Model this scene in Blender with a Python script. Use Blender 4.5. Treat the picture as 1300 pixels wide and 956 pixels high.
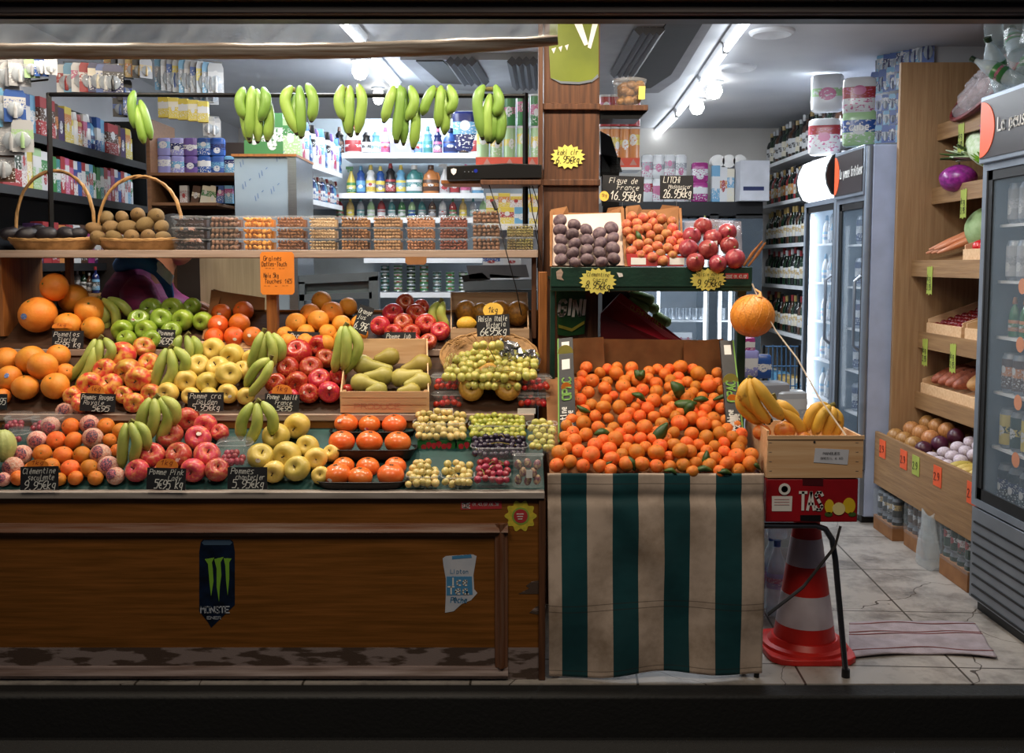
import bpy, math, random
from mathutils import Vector, Matrix, Euler
R = random.Random(7)
S = bpy.context.scene
for _o in list(bpy.data.objects): bpy.data.objects.remove(_o)
rad = math.radians
# ---------------------------------------------------------------- camera
F = 1264.0; PITCH = math.atan(98 / F); CH = 1.5
cam = bpy.data.cameras.new('camera'); co = bpy.data.objects.new('camera', cam)
S.collection.objects.link(co); S.camera = co
co.location = (0, 0, CH); co.rotation_euler = (rad(90) - PITCH, 0, 0)
cam.sensor_width = 36; cam.lens = 36 * F / 1300; cam.shift_y = -45 / 1300
cam.clip_start = .05; cam.clip_end = 100
# ---------------------------------------------------------------- light
S.view_settings.view_transform = 'Standard'; S.view_settings.look = 'None'
S.view_settings.gamma = 1; S.view_settings.use_curve_mapping = False
S.view_settings.exposure = 0.0
W = bpy.data.worlds.new('night'); S.world = W; W.use_nodes = True
W.node_tree.nodes['Background'].inputs[0].default_value = (.55, .62, .8, 1)
W.node_tree.nodes['Background'].inputs[1].default_value = .05
def area(name, loc, aim, size, power, col, sy=None):
    l = bpy.data.lights.new(name, 'AREA'); l.energy = power; l.color = col; l.size = size
    if sy: l.shape = 'RECTANGLE'; l.size_y = sy
    o = bpy.data.objects.new(name, l); S.collection.objects.link(o); o.location = loc
    d = Vector(aim) - Vector(loc); o.rotation_euler = d.to_track_quat('-Z', 'Y').to_euler(); return o
WARM = (1, .86, .68); COOL = (.86, .93, 1)
for _x in (-1.7, -.9, -.1, .8): area('awning_lamp', (_x, 3.74, 2.66), (_x, 4.0, .9), .35, 15, WARM, .1)
area('added_front_light', (-1.2, 1.6, 3.3), (-1.0, 3.6, .7), .9, 26, WARM)  # two unseen soft lights added out front, brighten the counter front and fruit
area('added_front_light', (.9, 1.6, 3.3), (.8, 3.6, .6), .9, 26, WARM)
area('tube_and_fill_light', (1.45, 4.7, 2.66), (1.5, 5.0, 0), .3, 15, COOL, .6)  # unseen ceiling light added to brighten the right side; no tube fitting here
area('tube_and_fill_light', (-1.0, 5.1, 2.66), (-1.0, 5.1, 0), .3, 38, COOL, 1.4)
area('tube_and_fill_light', (.75, 6.6, 2.64), (.9, 6.6, 0), .2, 105, COOL, 3.6)
area('tube_and_fill_light', (-.6, 6.3, 2.66), (-.6, 6.3, 0), .2, 30, COOL, 1.2)
# ---------------------------------------------------------------- pixel helpers
def ray(x, y):
    a = (x - 650) / F; b = -(y - 433) / F; c, s = math.cos(PITCH), math.sin(PITCH)
    return Vector((a, c + b * s, -s + b * c))
def P(x, y, Y):
    r = ray(x, y); return Vector((0, 0, CH)) + r * (Y / r.y)
def PZ(x, y, z):
    r = ray(x, y); return Vector((0, 0, CH)) + r * ((z - CH) / r.z)
def PX(x, y, X):
    r = ray(x, y); return Vector((0, 0, CH)) + r * (X / r.x)
def px(n, Y): return n * Y / F
# ---------------------------------------------------------------- materials
def lin(h):
    if not isinstance(h, str): return tuple(h) + (1,) if len(h) == 3 else h
    h = h.lstrip('#'); out = []
    for i in (0, 2, 4):
        c = int(h[i:i + 2], 16) / 255
        out.append(c / 12.92 if c <= .04045 else ((c + .055) / 1.055) ** 2.4)
    return tuple(out) + (1,)
MATS = {}
def mat(name, col, rough=.5, metal=0., col2=None, scale=8., stretch=None, bump=0., bscale=60., emit=0., alpha=1., rnd=0., coat=0., sss=0., contrast=(.35, .65), spec=.5):
    if name in MATS: return MATS[name]
    m = bpy.data.materials.new(name); m.use_nodes = True; nt = m.node_tree; N = nt.nodes; L = nt.links
    b = N['Principled BSDF']; b.inputs['Roughness'].default_value = rough; b.inputs['Metallic'].default_value = metal
    b.inputs['Specular IOR Level'].default_value = spec
    tc = N.new('ShaderNodeTexCoord'); mp = N.new('ShaderNodeMapping'); L.new(tc.outputs['Object'], mp.inputs[0])
    if stretch: mp.inputs['Scale'].default_value = stretch
    if rnd:
        oi = N.new('ShaderNodeObjectInfo'); ml = N.new('ShaderNodeMath'); ml.operation = 'MULTIPLY'; ml.inputs[1].default_value = 37.
        L.new(oi.outputs['Random'], ml.inputs[0]); cb = N.new('ShaderNodeCombineXYZ'); L.new(ml.outputs[0], cb.inputs[0]); L.new(ml.outputs[0], cb.inputs[2])
        L.new(cb.outputs[0], mp.inputs['Location'])
    nz = N.new('ShaderNodeTexNoise'); nz.inputs['Scale'].default_value = scale; nz.inputs['Detail'].default_value = 4
    L.new(mp.outputs[0], nz.inputs['Vector'])
    rp = N.new('ShaderNodeMapRange'); rp.inputs[1].default_value = contrast[0]; rp.inputs[2].default_value = contrast[1]
    L.new(nz.outputs['Fac'], rp.inputs[0])
    mx = N.new('ShaderNodeMix'); mx.data_type = 'RGBA'; L.new(rp.outputs[0], mx.inputs[0])
    c1 = lin(col); c2 = lin(col2) if col2 else tuple(c * .86 for c in c1[:3]) + (1,)
    mx.inputs[6].default_value = c1; mx.inputs[7].default_value = c2
    out = mx.outputs[2]
    if rnd:
        hs = N.new('ShaderNodeHueSaturation'); L.new(out, hs.inputs['Color'])
        mr = N.new('ShaderNodeMapRange'); mr.inputs[3].default_value = .5 - rnd * .028; mr.inputs[4].default_value = .5 + rnd * .028
        L.new(oi.outputs['Random'], mr.inputs[0]); L.new(mr.outputs[0], hs.inputs['Hue'])
        mv = N.new('ShaderNodeMapRange'); mv.inputs[3].default_value = 1 + rnd * .3; mv.inputs[4].default_value = 1 - rnd * .5
        L.new(oi.outputs['Random'], mv.inputs[0]); L.new(mv.outputs[0], hs.inputs['Value']); out = hs.outputs[0]
    L.new(out, b.inputs['Base Color'])
    if bump:
        n2 = N.new('ShaderNodeTexNoise'); n2.inputs['Scale'].default_value = bscale; n2.inputs['Detail'].default_value = 3
        L.new(mp.outputs[0], n2.inputs['Vector']); bp = N.new('ShaderNodeBump'); bp.inputs['Strength'].default_value = bump; bp.inputs['Distance'].default_value = .01
        L.new(n2.outputs['Fac'], bp.inputs['Height']); L.new(bp.outputs[0], b.inputs['Normal'])
    if emit: b.inputs['Emission Color'].default_value = c1; b.inputs['Emission Strength'].default_value = emit
    if alpha < 1: b.inputs['Alpha'].default_value = alpha
    if coat: b.inputs['Coat Weight'].default_value = coat; b.inputs['Coat Roughness'].default_value = .12
    if sss: b.inputs['Subsurface Weight'].default_value = sss; b.inputs['Subsurface Scale'].default_value = .01
    MATS[name] = m; return m
def printed(base, acc, acc2, rough=.35, seed=0):
    """glossy pack: base colour with printed bands, a badge and small print, from the pack's own box coordinates"""
    name = 'printed_pack_%s_%s_%s_%d' % (base, acc, acc2, seed)
    if name in MATS: return MATS[name]
    m = bpy.data.materials.new(name); m.use_nodes = True; nt = m.node_tree; N = nt.nodes; L = nt.links
    b = N['Principled BSDF']; b.inputs['Roughness'].default_value = rough
    tc = N.new('ShaderNodeTexCoord'); sp = N.new('ShaderNodeSeparateXYZ'); L.new(tc.outputs['Generated'], sp.inputs[0])
    def math_(op, a, v=None, c=None):
        n = N.new('ShaderNodeMath'); n.operation = op
        for i, q in enumerate((a, v, c)):
            if q is None: continue
            if isinstance(q, (int, float)): n.inputs[i].default_value = q
            else: L.new(q, n.inputs[i])
        return n.outputs[0]
    z = sp.outputs['Z']; x = sp.outputs['X']; rr = random.Random(seed * 13 + 5)
    zc = rr.uniform(.5, .7); hw = rr.uniform(.1, .2)
    band = math_('COMPARE', z, zc, hw)
    dx = math_('SUBTRACT', x, .5); dz = math_('SUBTRACT', z, rr.uniform(.3, .7))
    d = math_('SQRT', math_('ADD', math_('MULTIPLY', dx, dx), math_('MULTIPLY', math_('MULTIPLY', dz, dz), 2.2)))
    blob = math_('LESS_THAN', d, rr.uniform(.17, .3))
    nz = N.new('ShaderNodeTexNoise'); nz.inputs['Scale'].default_value = 9; nz.inputs['Detail'].default_value = 1
    mp = N.new('ShaderNodeMapping'); mp.inputs['Scale'].default_value = (1, 1, 2.2); mp.inputs['Location'].default_value = (seed, seed * 2, 0); L.new(tc.outputs['Generated'], mp.inputs[0]); L.new(mp.outputs[0], nz.inputs['Vector'])
    ink = math_('GREATER_THAN', nz.outputs['Fac'], .58)
    def mix(f, a, c):
        n = N.new('ShaderNodeMix'); n.data_type = 'RGBA'; L.new(f, n.inputs[0])
        for i, q in ((6, a), (7, c)):
            if isinstance(q, tuple): n.inputs[i].default_value = q
            else: L.new(q, n.inputs[i])
        return n.outputs[2]
    c = mix(band, lin(base), lin(acc)); c = mix(blob, c, lin(acc2)); c = mix(math_('MULTIPLY', ink, math_('COMPARE', z, .4, .32)), c, lin(acc2) if seed % 2 else lin(base))
    L.new(c, b.inputs['Base Color']); MATS[name] = m; return m
def wood(name, c1, c2, axis='x', rough=.45, dens=1., bump=.15):
    if name in MATS: return MATS[name]
    st = {'x': (1.2, 22, 22), 'z': (22, 22, 1.2), 'y': (22, 1.2, 22)}[axis]
    return mat(name, c1, rough, col2=c2, scale=3. * dens, stretch=st, bump=bump, bscale=6, contrast=(.3, .7))
def clear(name, tint='#dfe8ee', a=.22, rough=.12): return mat(name, tint, rough, alpha=a, spec=.8)
# ---------------------------------------------------------------- mesh builder
class B:
    def __init__(s): s.v = []; s.f = []; s.m = []; s.cur = 0
    def add(s, vs, fs):
        o = len(s.v); s.v += [tuple(v) for v in vs]; s.f += [tuple(i + o for i in f) for f in fs]; s.m += [s.cur] * len(fs); return s
    def mi(s, i): s.cur = i; return s
    def obox(s, c, size, M=None):
        hx, hy, hz = [q / 2 for q in size]; c = Vector(c)
        vs = [Vector((x, y, z)) for x in (-hx, hx) for y in (-hy, hy) for z in (-hz, hz)]
        vs = [(M @ v if M else v) + c for v in vs]
        return s.add(vs, [(0, 1, 3, 2), (4, 6, 7, 5), (0, 4, 5, 1), (2, 3, 7, 6), (0, 2, 6, 4), (1, 5, 7, 3)])
    def box(s, x0, x1, y0, y1, z0, z1): return s.obox(((x0 + x1) / 2, (y0 + y1) / 2, (z0 + z1) / 2), (abs(x1 - x0), abs(y1 - y0), abs(z1 - z0)))
    def tube(s, pts, r, n=8, closed=False, squash=1., up=None):
        pts = [Vector(p) for p in pts]; k = len(pts); rs = r if isinstance(r, (list, tuple)) else [r] * k
        vs = []; fs = []; prev = None
        for i, p in enumerate(pts):
            a = pts[(i - 1) % k] if (closed or i) else p; c = pts[(i + 1) % k] if (closed or i < k - 1) else p
            t = (c - a).normalized()
            if prev is None:
                q = Vector(up) if up else (Vector((0, 0, 1)) if abs(t.z) < .9 else Vector((1, 0, 0)))
                u = (q - t * q.dot(t)).normalized()
            else: u = (prev - t * prev.dot(t)).normalized()
            prev = u; w = t.cross(u)
            for j in range(n):
                an = 2 * math.pi * j / n; vs.append(p + (u * math.cos(an) * squash + w * math.sin(an)) * rs[i])
        m = k if closed else k - 1
        for i in range(m):
            for j in range(n):
                a = i * n + j; b = i * n + (j + 1) % n; c = ((i + 1) % k) * n + (j + 1) % n; d = ((i + 1) % k) * n + j
                fs.append((a, b, c, d))
        if not closed: fs.append(tuple(range(n))[::-1]); fs.append(tuple((k - 1) * n + j for j in range(n)))
        return s.add(vs, fs)
    def cyl(s, p0, p1, r0, r1=None, n=14): return s.tube([p0, p1], [r0, r0 if r1 is None else r1], n)
    def lathe(s, prof, c=(0, 0, 0), n=20, sx=1., sy=1., M=None):
        vs = []; fs = []; c = Vector(c)
        for (r, z) in prof:
            for j in range(n):
                a = 2 * math.pi * j / n; v = Vector((r * math.cos(a) * sx, r * math.sin(a) * sy, z)); vs.append((M @ v if M else v) + c)
        for i in range(len(prof) - 1):
            for j in range(n): fs.append((i * n + j, i * n + (j + 1) % n, (i + 1) * n + (j + 1) % n, (i + 1) * n + j))
        if prof[0][0] > 1e-5: fs.append(tuple(range(n))[::-1])
        if prof[-1][0] > 1e-5: fs.append(tuple((len(prof) - 1) * n + j for j in range(n)))
        return s.add(vs, fs)
    def ball(s, c, r, sc=(1, 1, 1), n=16, M=None, k=10):
        pr = [(max(1e-6, math.sin(math.pi * i / k)) * r, -math.cos(math.pi * i / k) * r * sc[2]) for i in range(k + 1)]
        return s.lathe(pr, c, n, sc[0], sc[1], M)
    def prism(s, poly, o=(0, 0, 0), u=(1, 0, 0), v=(0, 0, 1), w=(0, 1, 0), d=.01):
        """polygon in u,v thickened along w"""
        o, u, v, w = Vector(o), Vector(u), Vector(v), Vector(w); k = len(poly)
        a = [o + u * p[0] + v * p[1] for p in poly]; b = [q + w * d for q in a]
        return s.add(a + b, [tuple(range(k)), tuple(range(2 * k - 1, k - 1, -1))] + [(i, i + k, (i + 1) % k + k, (i + 1) % k) for i in range(k)])
    def pts_prism(s, pts, w, d):
        k = len(pts); w = Vector(w); return s.add([Vector(p) for p in pts] + [Vector(p) + w * d for p in pts], [tuple(range(k)), tuple(range(2 * k - 1, k - 1, -1))] + [(i, i + k, (i + 1) % k + k, (i + 1) % k) for i in range(k)])
    def sheet(s, fn, nu, nv, th=0):
        vs = [fn(i / nu, j / nv) for j in range(nv + 1) for i in range(nu + 1)]
        return s.add(vs, [(j * (nu + 1) + i, j * (nu + 1) + i + 1, (j + 1) * (nu + 1) + i + 1, (j + 1) * (nu + 1) + i) for j in range(nv) for i in range(nu)])
    def mesh(s, name, mats, ang=38):
        me = bpy.data.meshes.new(name); me.from_pydata(s.v, [], s.f); me.update()
        for m in (mats if isinstance(mats, (list, tuple)) else [mats]): me.materials.append(m)
        me.polygons.foreach_set('material_index', s.m); me.polygons.foreach_set('use_smooth', [True] * len(s.f))
        try: me.set_sharp_from_angle(angle=rad(ang))
        except Exception: pass
        return me
    def build(s, name, mats, parent=None, loc=None, bevel=0., solid=0., sub=0, ang=38, fix=False):
        """link as one object; with no loc the origin moves to the base centre (top level) and coordinates stay world"""
        me = s.mesh(name, mats, ang)
        o = bpy.data.objects.new(name, me); S.collection.objects.link(o)
        if fix or s.v and True:
            import bmesh
            bm = bmesh.new(); bm.from_mesh(me); bmesh.ops.recalc_face_normals(bm, faces=bm.faces); bm.to_mesh(me); bm.free()
        if loc is None and parent is None and s.v:
            xs, ys, zs = zip(*s.v); c = Vector(((min(xs) + max(xs)) / 2, (min(ys) + max(ys)) / 2, min(zs)))
            me.transform(Matrix.Translation(-c)); o.location = c
        elif loc is not None: o.location = loc
        if parent is not None:
            o.parent = parent
            if loc is None:
                w = Vector(); q = parent
                while q: w = w + q.location; q = q.parent
                me.transform(Matrix.Translation(-w))
        if solid:
            q = o.modifiers.new('thickness', 'SOLIDIFY'); q.thickness = solid; q.offset = 0
        if bevel:
            q = o.modifiers.new('bevel', 'BEVEL'); q.width = bevel; q.segments = 2; q.limit_method = 'ANGLE'; q.angle_limit = rad(50)
        if sub:
            q = o.modifiers.new('smooth', 'SUBSURF'); q.levels = sub; q.render_levels = sub
        return o
def thing(name, label, cat, loc, group=None):
    o = bpy.data.objects.new(name, None); S.collection.objects.link(o); o.location = loc; o.empty_display_size = .05
    return tag(o, label, cat, group)
def trim(s):
    if len(s.split()) > 16:
        w = s.split(); i = w.index('and') if 'and' in w[:4] else -1
        if i > 0: w = w[:i] + w[i + 2:]
        s = ' '.join(w)
        if len(w) > 16: s = ' '.join(q for q in w if q not in ('the', 'of'))
    return s
def tag(o, label, cat=None, group=None, kind=None):
    o['label'] = trim(label)
    if cat: o['category'] = cat
    if group: o['group'] = group
    if kind: o['kind'] = kind
    return o
def struct(o): o['kind'] = 'structure'; return o
def inst(name, me, loc, scale=1., rot=(0, 0, 0), parent=None):
    o = bpy.data.objects.new(name, me); S.collection.objects.link(o); o.location = loc
    o.scale = (scale,) * 3 if isinstance(scale, (int, float)) else scale; o.rotation_euler = rot
    if parent is not None: o.parent = parent
    return o
ORD = ['', 'first', 'second', 'third', 'fourth', 'fifth', 'sixth', 'seventh', 'eighth', 'ninth', 'tenth', 'eleventh', 'twelfth', 'thirteenth', 'fourteenth', 'fifteenth', 'sixteenth', 'seventeenth', 'eighteenth', 'nineteenth', 'twentieth', 'twenty-first', 'twenty-second', 'twenty-third', 'twenty-fourth', 'twenty-fifth', 'twenty-sixth', 'twenty-seventh', 'twenty-eighth', 'twenty-ninth', 'thirtieth', 'thirty-first', 'thirty-second', 'thirty-third', 'thirty-fourth', 'thirty-fifth', 'thirty-sixth']
def nth(i, n, w='left'):
    o = 'right' if w == 'left' else 'left'
    if w == 'near': return 'nearest' if i == 0 else ('farthest' if i == n - 1 else ORD[i + 1] + ' nearest')
    return 'the only one' if n == 1 else (w + 'most' if i == 0 else (o + 'most' if i == n - 1 else ORD[i + 1] + ' from ' + w))
# ---------------------------------------------------------------- stroke lettering, 4 x 6 grid
G = {'A': '00 26 40,12 32', 'B': '00 06 36 44 33 03,33 42 30 00', 'C': '45 36 16 04 02 10 30 41', 'D': '00 06 26 44 42 20 00', 'E': '46 06 00 40,03 33', 'F': '46 06 00,03 33', 'G': '45 36 16 05 01 10 30 41 43 23', 'H': '00 06,40 46,03 43', 'I': '20 26', 'J': '46 41 30 10 01', 'K': '00 06,46 03 40', 'L': '06 00 40', 'M': '00 06 23 46 40', 'N': '00 06 40 46', 'O': '16 36 45 41 30 10 01 05 16', 'P': '00 06 36 45 44 33 03', 'Q': '16 36 45 41 30 10 01 05 16,21 40', 'R': '00 06 36 45 44 33 03,23 40', 'S': '45 36 16 05 14 32 41 30 10 01', 'T': '06 46,26 20', 'U': '06 01 10 30 41 46', 'V': '06 20 46', 'W': '06 10 24 30 46', 'X': '00 46,06 40', 'Y': '06 23 46,23 20', 'Z': '06 46 00 40',
     'a': '34 14 02 10 30 32,34 30 40', 'b': '06 00 20 31 33 24 04', 'c': '34 14 02 10 30', 'd': '36 30 10 02 14 34', 'e': '02 32 34 14 02 10 30', 'f': '36 26 15 10,04 34', 'g': '34 14 02 11 31,34 3. 1.', 'h': '06 00,03 24 33 30', 'i': '14 10,16 15', 'j': '24 2. 0.,26 25', 'k': '06 00,34 02 30', 'l': '16 10 20', 'm': '04 00,03 14 20,23 34 40', 'n': '04 00,03 24 33 30', 'o': '14 24 32 20 10 02 14', 'p': '04 0.,04 24 33 31 20 00', 'q': '34 14 02 10 30,34 3.', 'r': '04 00,02 14 34', 's': '34 14 03 31 20 00', 't': '16 11 20 30,04 34', 'u': '04 01 10 30,34 30', 'v': '04 20 34', 'w': '04 10 23 30 44', 'x': '04 30,34 00', 'y': '04 20,34 1.', 'z': '04 34 00 30',
     '0': '16 36 45 41 30 10 01 05 16', '1': '04 26 20', '2': '05 16 36 45 00 40', '3': '06 46 24 43 41 20 01', '4': '36 02 42,34 30', '5': '46 06 04 34 42 30 00', '6': '36 03 01 10 30 42 33 03', '7': '06 46 10', '8': '16 36 44 02 10 30 42 04 16', '9': '10 42 45 36 16 04 13 43', '.': '10 20', ',': '11 0.', '-': '03 33', '/': '00 46', '*': '13 33,24 22', ' ': '', "'": '26 24', 'E2': '', 'é': '02 32 34 14 02 10 30,15 26', 'î': '14 10,05 16 25', 'ê': '02 32 34 14 02 10 30,05 16 25', '$': '46 26 04 02 20 40,03 33,02 32'}
def write(b, txt, o, u, v, h, th=.12, jit=0., slant=0., w=None):
    """adds ribbon lettering: o = left end of baseline, u/v unit directions, h height; w fits the width. $ is the euro sign"""
    o, u, v = Vector(o), Vector(u), Vector(v); rr = random.Random(txt)
    adv = h * .82; tot = adv * len(txt); kx = 1.
    if w and tot: kx = min(1.6, w / tot)
    nrm = u.cross(v); up_ = nrm.normalized() * .0004
    for i, ch in enumerate(txt):
        dy = rr.uniform(-jit, jit) * h; sc = 1 + rr.uniform(-jit, jit) * .8
        for st in G.get(ch, '').split(','):
            q = st.split()
            if len(q) < 2: continue
            pp = []
            for c in q:
                X = int(c[0]) / 6. * h * sc; Yv = (-1.2 if c[1] == '.' else int(c[1])) / 6. * h * sc + dy
                pp.append(((X + slant * Yv + i * adv) * kx, Yv))
            for a, c in zip(pp, pp[1:]):
                dx, dz = c[0] - a[0], c[1] - a[1]; l = math.hypot(dx, dz) or 1; t = h * th / 2; nx, nz = -dz / l * t, dx / l * t; ex, ez = dx / l * t * .7, dz / l * t * .7
                quad = [(a[0] - ex + nx, a[1] - ez + nz), (a[0] - ex - nx, a[1] - ez - nz), (c[0] + ex - nx, c[1] + ez - nz), (c[0] + ex + nx, c[1] + ez + nz)]
                b.add([o + u * x + v * y - up_ * 0 for x, y in quad], [(0, 1, 2, 3)])
    return b
# ================================================================ SETTING
H = 2.72; BACK = 9.1
m_ceil = mat('ceiling_panel', '#c2c4c8', .55, col2='#b6b9bf', scale=2)
m_wall = mat('cream_wall', '#d2cfca', .7, col2='#c8c4be', scale=2)
m_wallg = mat('grey_wall', '#b9bcc2', .7, scale=2)
m_dark = mat('black_metal', '#0c0c0f', .4, metal=.3)
m_black = mat('black_paint', '#08080a', .5)
m_steel = mat('brushed_steel', '#a9b0b8', .3, metal=.9, scale=20, stretch=(1, 1, 20))
m_alu = mat('grey_aluminium', '#8d949e', .38, metal=.6)
m_whitem = mat('white_enamel', '#d9dce0', .35)
m_oak = wood('pale_oak', '#a98660', '#94714e', 'z', .55)
m_oakx = wood('oak_board', '#9c7850', '#82603e', 'y', .55)
m_brown = wood('varnished_brown_wood', '#8a5522', '#68400f', 'x', .42, bump=.1)
m_brownz = wood('brown_wood_upright', '#6a4228', '#422717', 'z', .55)
m_post = wood('orange_pine', '#a3662f', '#7f4a1e', 'z', .55)
m_grain = wood('grey_brown_lath', '#b09a8c', '#9c8676', 'x', .5)
m_card = mat('brown_cardboard', '#9a6a41', .85, col2='#865a36', scale=12, bump=.05)
m_ply = wood('poplar_plywood', '#e2bd93', '#cfa377', 'x', .6, bump=.05)
m_paper = mat('white_paper', '#e8e6e2', .7)
m_ink = mat('black_ink', '#0a0a0c', .6)
m_chalk = mat('chalk_ink', '#e9e9e4', .8)
m_red = mat('red_print', '#b01020', .4); m_green = mat('green_print', '#1d6b34', .4)
m_clear = clear('clear_plastic', '#e6edf2', .05, .08)
m_clear2 = clear('clear_rim_plastic', '#eef3f6', .2, .12)
m_glass = clear('fridge_glass', '#9fb4c8', .16, .03)
m_star = mat('yellow_card', '#e6dc6c', .6)
m_orange_card = mat('orange_card', '#f08a2c', .6)

def tiles():
    m = bpy.data.materials.new('worn_floor_tile'); m.use_nodes = True; nt = m.node_tree; N = nt.nodes; L = nt.links; b = N['Principled BSDF']
    tc = N.new('ShaderNodeTexCoord'); mp = N.new('ShaderNodeMapping'); mp.inputs['Rotation'].default_value = (0, 0, rad(3)); mp.inputs['Location'].default_value = (.3, .22, 0)
    L.new(tc.outputs['Object'], mp.inputs[0]); br = N.new('ShaderNodeTexBrick'); L.new(mp.outputs[0], br.inputs[0]); br.offset = 0
    br.inputs['Scale'].default_value = 1; br.inputs['Brick Width'].default_value = .6; br.inputs['Row Height'].default_value = .6; br.inputs['Mortar Size'].default_value = .005; br.inputs['Mortar Smooth'].default_value = .3
    nz = N.new('ShaderNodeTexNoise'); nz.inputs['Scale'].default_value = 5; nz.inputs['Detail'].default_value = 9; nz.inputs['Roughness'].default_value = .7; L.new(mp.outputs[0], nz.inputs['Vector'])
    cr = N.new('ShaderNodeValToRGB'); e = cr.color_ramp.elements; e[0].position = .32; e[0].color = lin('#6a6460'); e[1].position = .55; e[1].color = lin('#aaa39c'); L.new(nz.outputs['Fac'], cr.inputs[0])
    vo = N.new('ShaderNodeTexVoronoi'); vo.feature = 'DISTANCE_TO_EDGE'; vo.inputs['Scale'].default_value = 1.3; n3 = N.new('ShaderNodeTexNoise'); n3.inputs['Scale'].default_value = 6; L.new(mp.outputs[0], n3.inputs['Vector'])
    ad = N.new('ShaderNodeMix'); ad.data_type = 'RGBA'; ad.inputs[0].default_value = .12; L.new(mp.outputs[0], ad.inputs[6]); L.new(n3.outputs['Color'], ad.inputs[7]); L.new(ad.outputs[2], vo.inputs['Vector'])
    ck = N.new('ShaderNodeMath'); ck.operation = 'LESS_THAN'; ck.inputs[1].default_value = .002; L.new(vo.outputs['Distance'], ck.inputs[0])
    mx0 = N.new('ShaderNodeMix'); mx0.data_type = 'RGBA'; L.new(ck.outputs[0], mx0.inputs[0]); L.new(cr.outputs[0], mx0.inputs[6]); mx0.inputs[7].default_value = lin('#4a4038')
    mx = N.new('ShaderNodeMix'); mx.data_type = 'RGBA'; L.new(br.outputs['Fac'], mx.inputs[0]); L.new(mx0.outputs[2], mx.inputs[6]); mx.inputs[7].default_value = lin('#3f372f')
    L.new(mx.outputs[2], b.inputs['Base Color']); b.inputs['Roughness'].default_value = .38; return m
struct(B().box(-4, 3.4, 3.462, BACK + .1, -.05, 0).build('floor', tiles()))
struct(B().box(-4, 3.4, 3.36, 3.462, -.16, -.001).build('trim_1', mat('dark_kerb_stone', '#121212', .8, scale=10, bump=.3), bevel=.01))
struct(B().box(-4, 4, -2, 3.36, -.2, -.15).build('pavement', mat('dark_asphalt', '#0a0a0b', .9, col2='#111112', scale=80, bump=.6, bscale=200)))
struct(B().box(-4, 3.4, 3.5, BACK + .1, H, H + .05).build('ceiling', m_ceil))
struct(B().box(-4, 3.4, BACK, BACK + .08, 0, H).build('wall_back', m_wall))
struct(B().box(-2.55, -2.47, 3.5, BACK, 0, H).build('wall_left', m_wallg))
bb = B(); bb.box(2.48, 2.56, 6.95, BACK, 0, H); bb.box(2.48, 3.1, 6.9, 6.95, 0, H); bb.box(3.02, 3.1, 3.5, 6.9, 0, H)
struct(bb.build('wall_right', m_wallg))
struct(B().box(2.34, 3.0, 5.72, 6.3, 2.2, H).build('trim_2', m_wallg))
# dark shutter housing across the top of the shop front
bm_ = wood('purple_brown_lintel', '#2b2226', '#1c1619', 'x', .6)
b = B(); zt = P(650, 19, 3.45).z; b.box(-3.2, 3.2, 3.43, 3.56, zt, zt + .5)
struct(b.build('trim_3', bm_, bevel=.006))
b = B(); z2 = P(650, 27, 3.5).z; b.box(-3.2, 3.2, 3.47, 3.54, z2, zt + .02); struct(b.build('trim_4', m_black))
b = B(); z3 = P(650, 3, 3.42).z; b.box(-3.2, 3.2, 3.39, 3.43, z3, z3 + .3); struct(b.build('trim_5', m_black, bevel=.004))

# ---------------------------------------------------------------- ceiling fittings
m_tube = mat('lit_tube', (.9, .95, 1), .3, emit=9.)
m_bulb = mat('lit_bulb', (1, .97, .9), .3, emit=14.)
def tube_lamp(a, c, lab, grp):
    A, C = PZ(a[0], a[1], H - .06), PZ(c[0], c[1], H - .06); t = thing('ceiling_tube_lamp', lab, 'lamp', (A + C) / 2, grp)
    d = (C - A).normalized(); A2 = A + d * .02; C2 = C - d * .02; up = Vector((0, 0, .045)); s = Vector((-.05, 0, .02))
    B().tube([A + up, C + up], .03, 4).build('housing', m_whitem, t)
    B().tube([A2 - up * .1, C2 - up * .1], .017, 10).build('tube', m_tube, t)
    for e, q in ((A, d), (C, -d)): B().obox(e + up * .4, (.03, .03, .07)).build('end_cap', m_whitem, t)
for i, (a, c) in enumerate([((952, 22), (922, 62)), ((921, 64), (892, 104)), ((890, 107), (861, 144)), ((859, 147), (829, 177))]):
    tube_lamp(a, c, 'lit white ceiling tube, %s in the long diagonal row on the right' % nth(i, 4, 'near'), 'ceiling tubes in the right row')
for i, (a, c) in enumerate([((433, 26), (462, 58)), ((468, 72), (505, 113))]):
    tube_lamp(a, c, 'lit white ceiling tube above the hanging bananas, %s of two' % ('nearer' if i == 0 else 'farther'), 'ceiling tubes on the left')
for i, (x, y, s, w) in enumerate([(907, 111, .055, 'nearer of the two beside the right tube row'), (885, 133, .055, 'farther of the two beside the right tube row'), (457, 84, .05, 'above the third hanging banana bunch'), (480, 119, .04, 'low behind the fourth hanging banana bunch')]):
    p = PZ(x, y - 8, H); t = thing('ceiling_bulb', 'round glowing ceiling bulb, ' + w, 'lamp', p, 'round ceiling bulbs')
    B().lathe([(.0, -.12), (s * .6, -.11), (s, -.07), (s * .8, -.03), (s * .45, 0)], p, 16).build('bulb', m_bulb, t)
    B().lathe([(s * 1.1, -.012), (s * 1.15, 0)], p, 16).build('socket', m_whitem, t)
for i, (x, y, w) in enumerate([(980, 40, 'nearer'), (936, 85, 'farther')]):
    p = PZ(x, y, H); t = B().lathe([(.0, -.004), (.07, -.006), (.1, -.02), (.115, -.012), (.12, 0)], p, 24).build('ceiling_downlight', m_whitem)
    tag(t, 'flat round unlit downlight set in the ceiling, %s of two' % w, 'lamp', 'unlit ceiling downlights')
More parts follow.
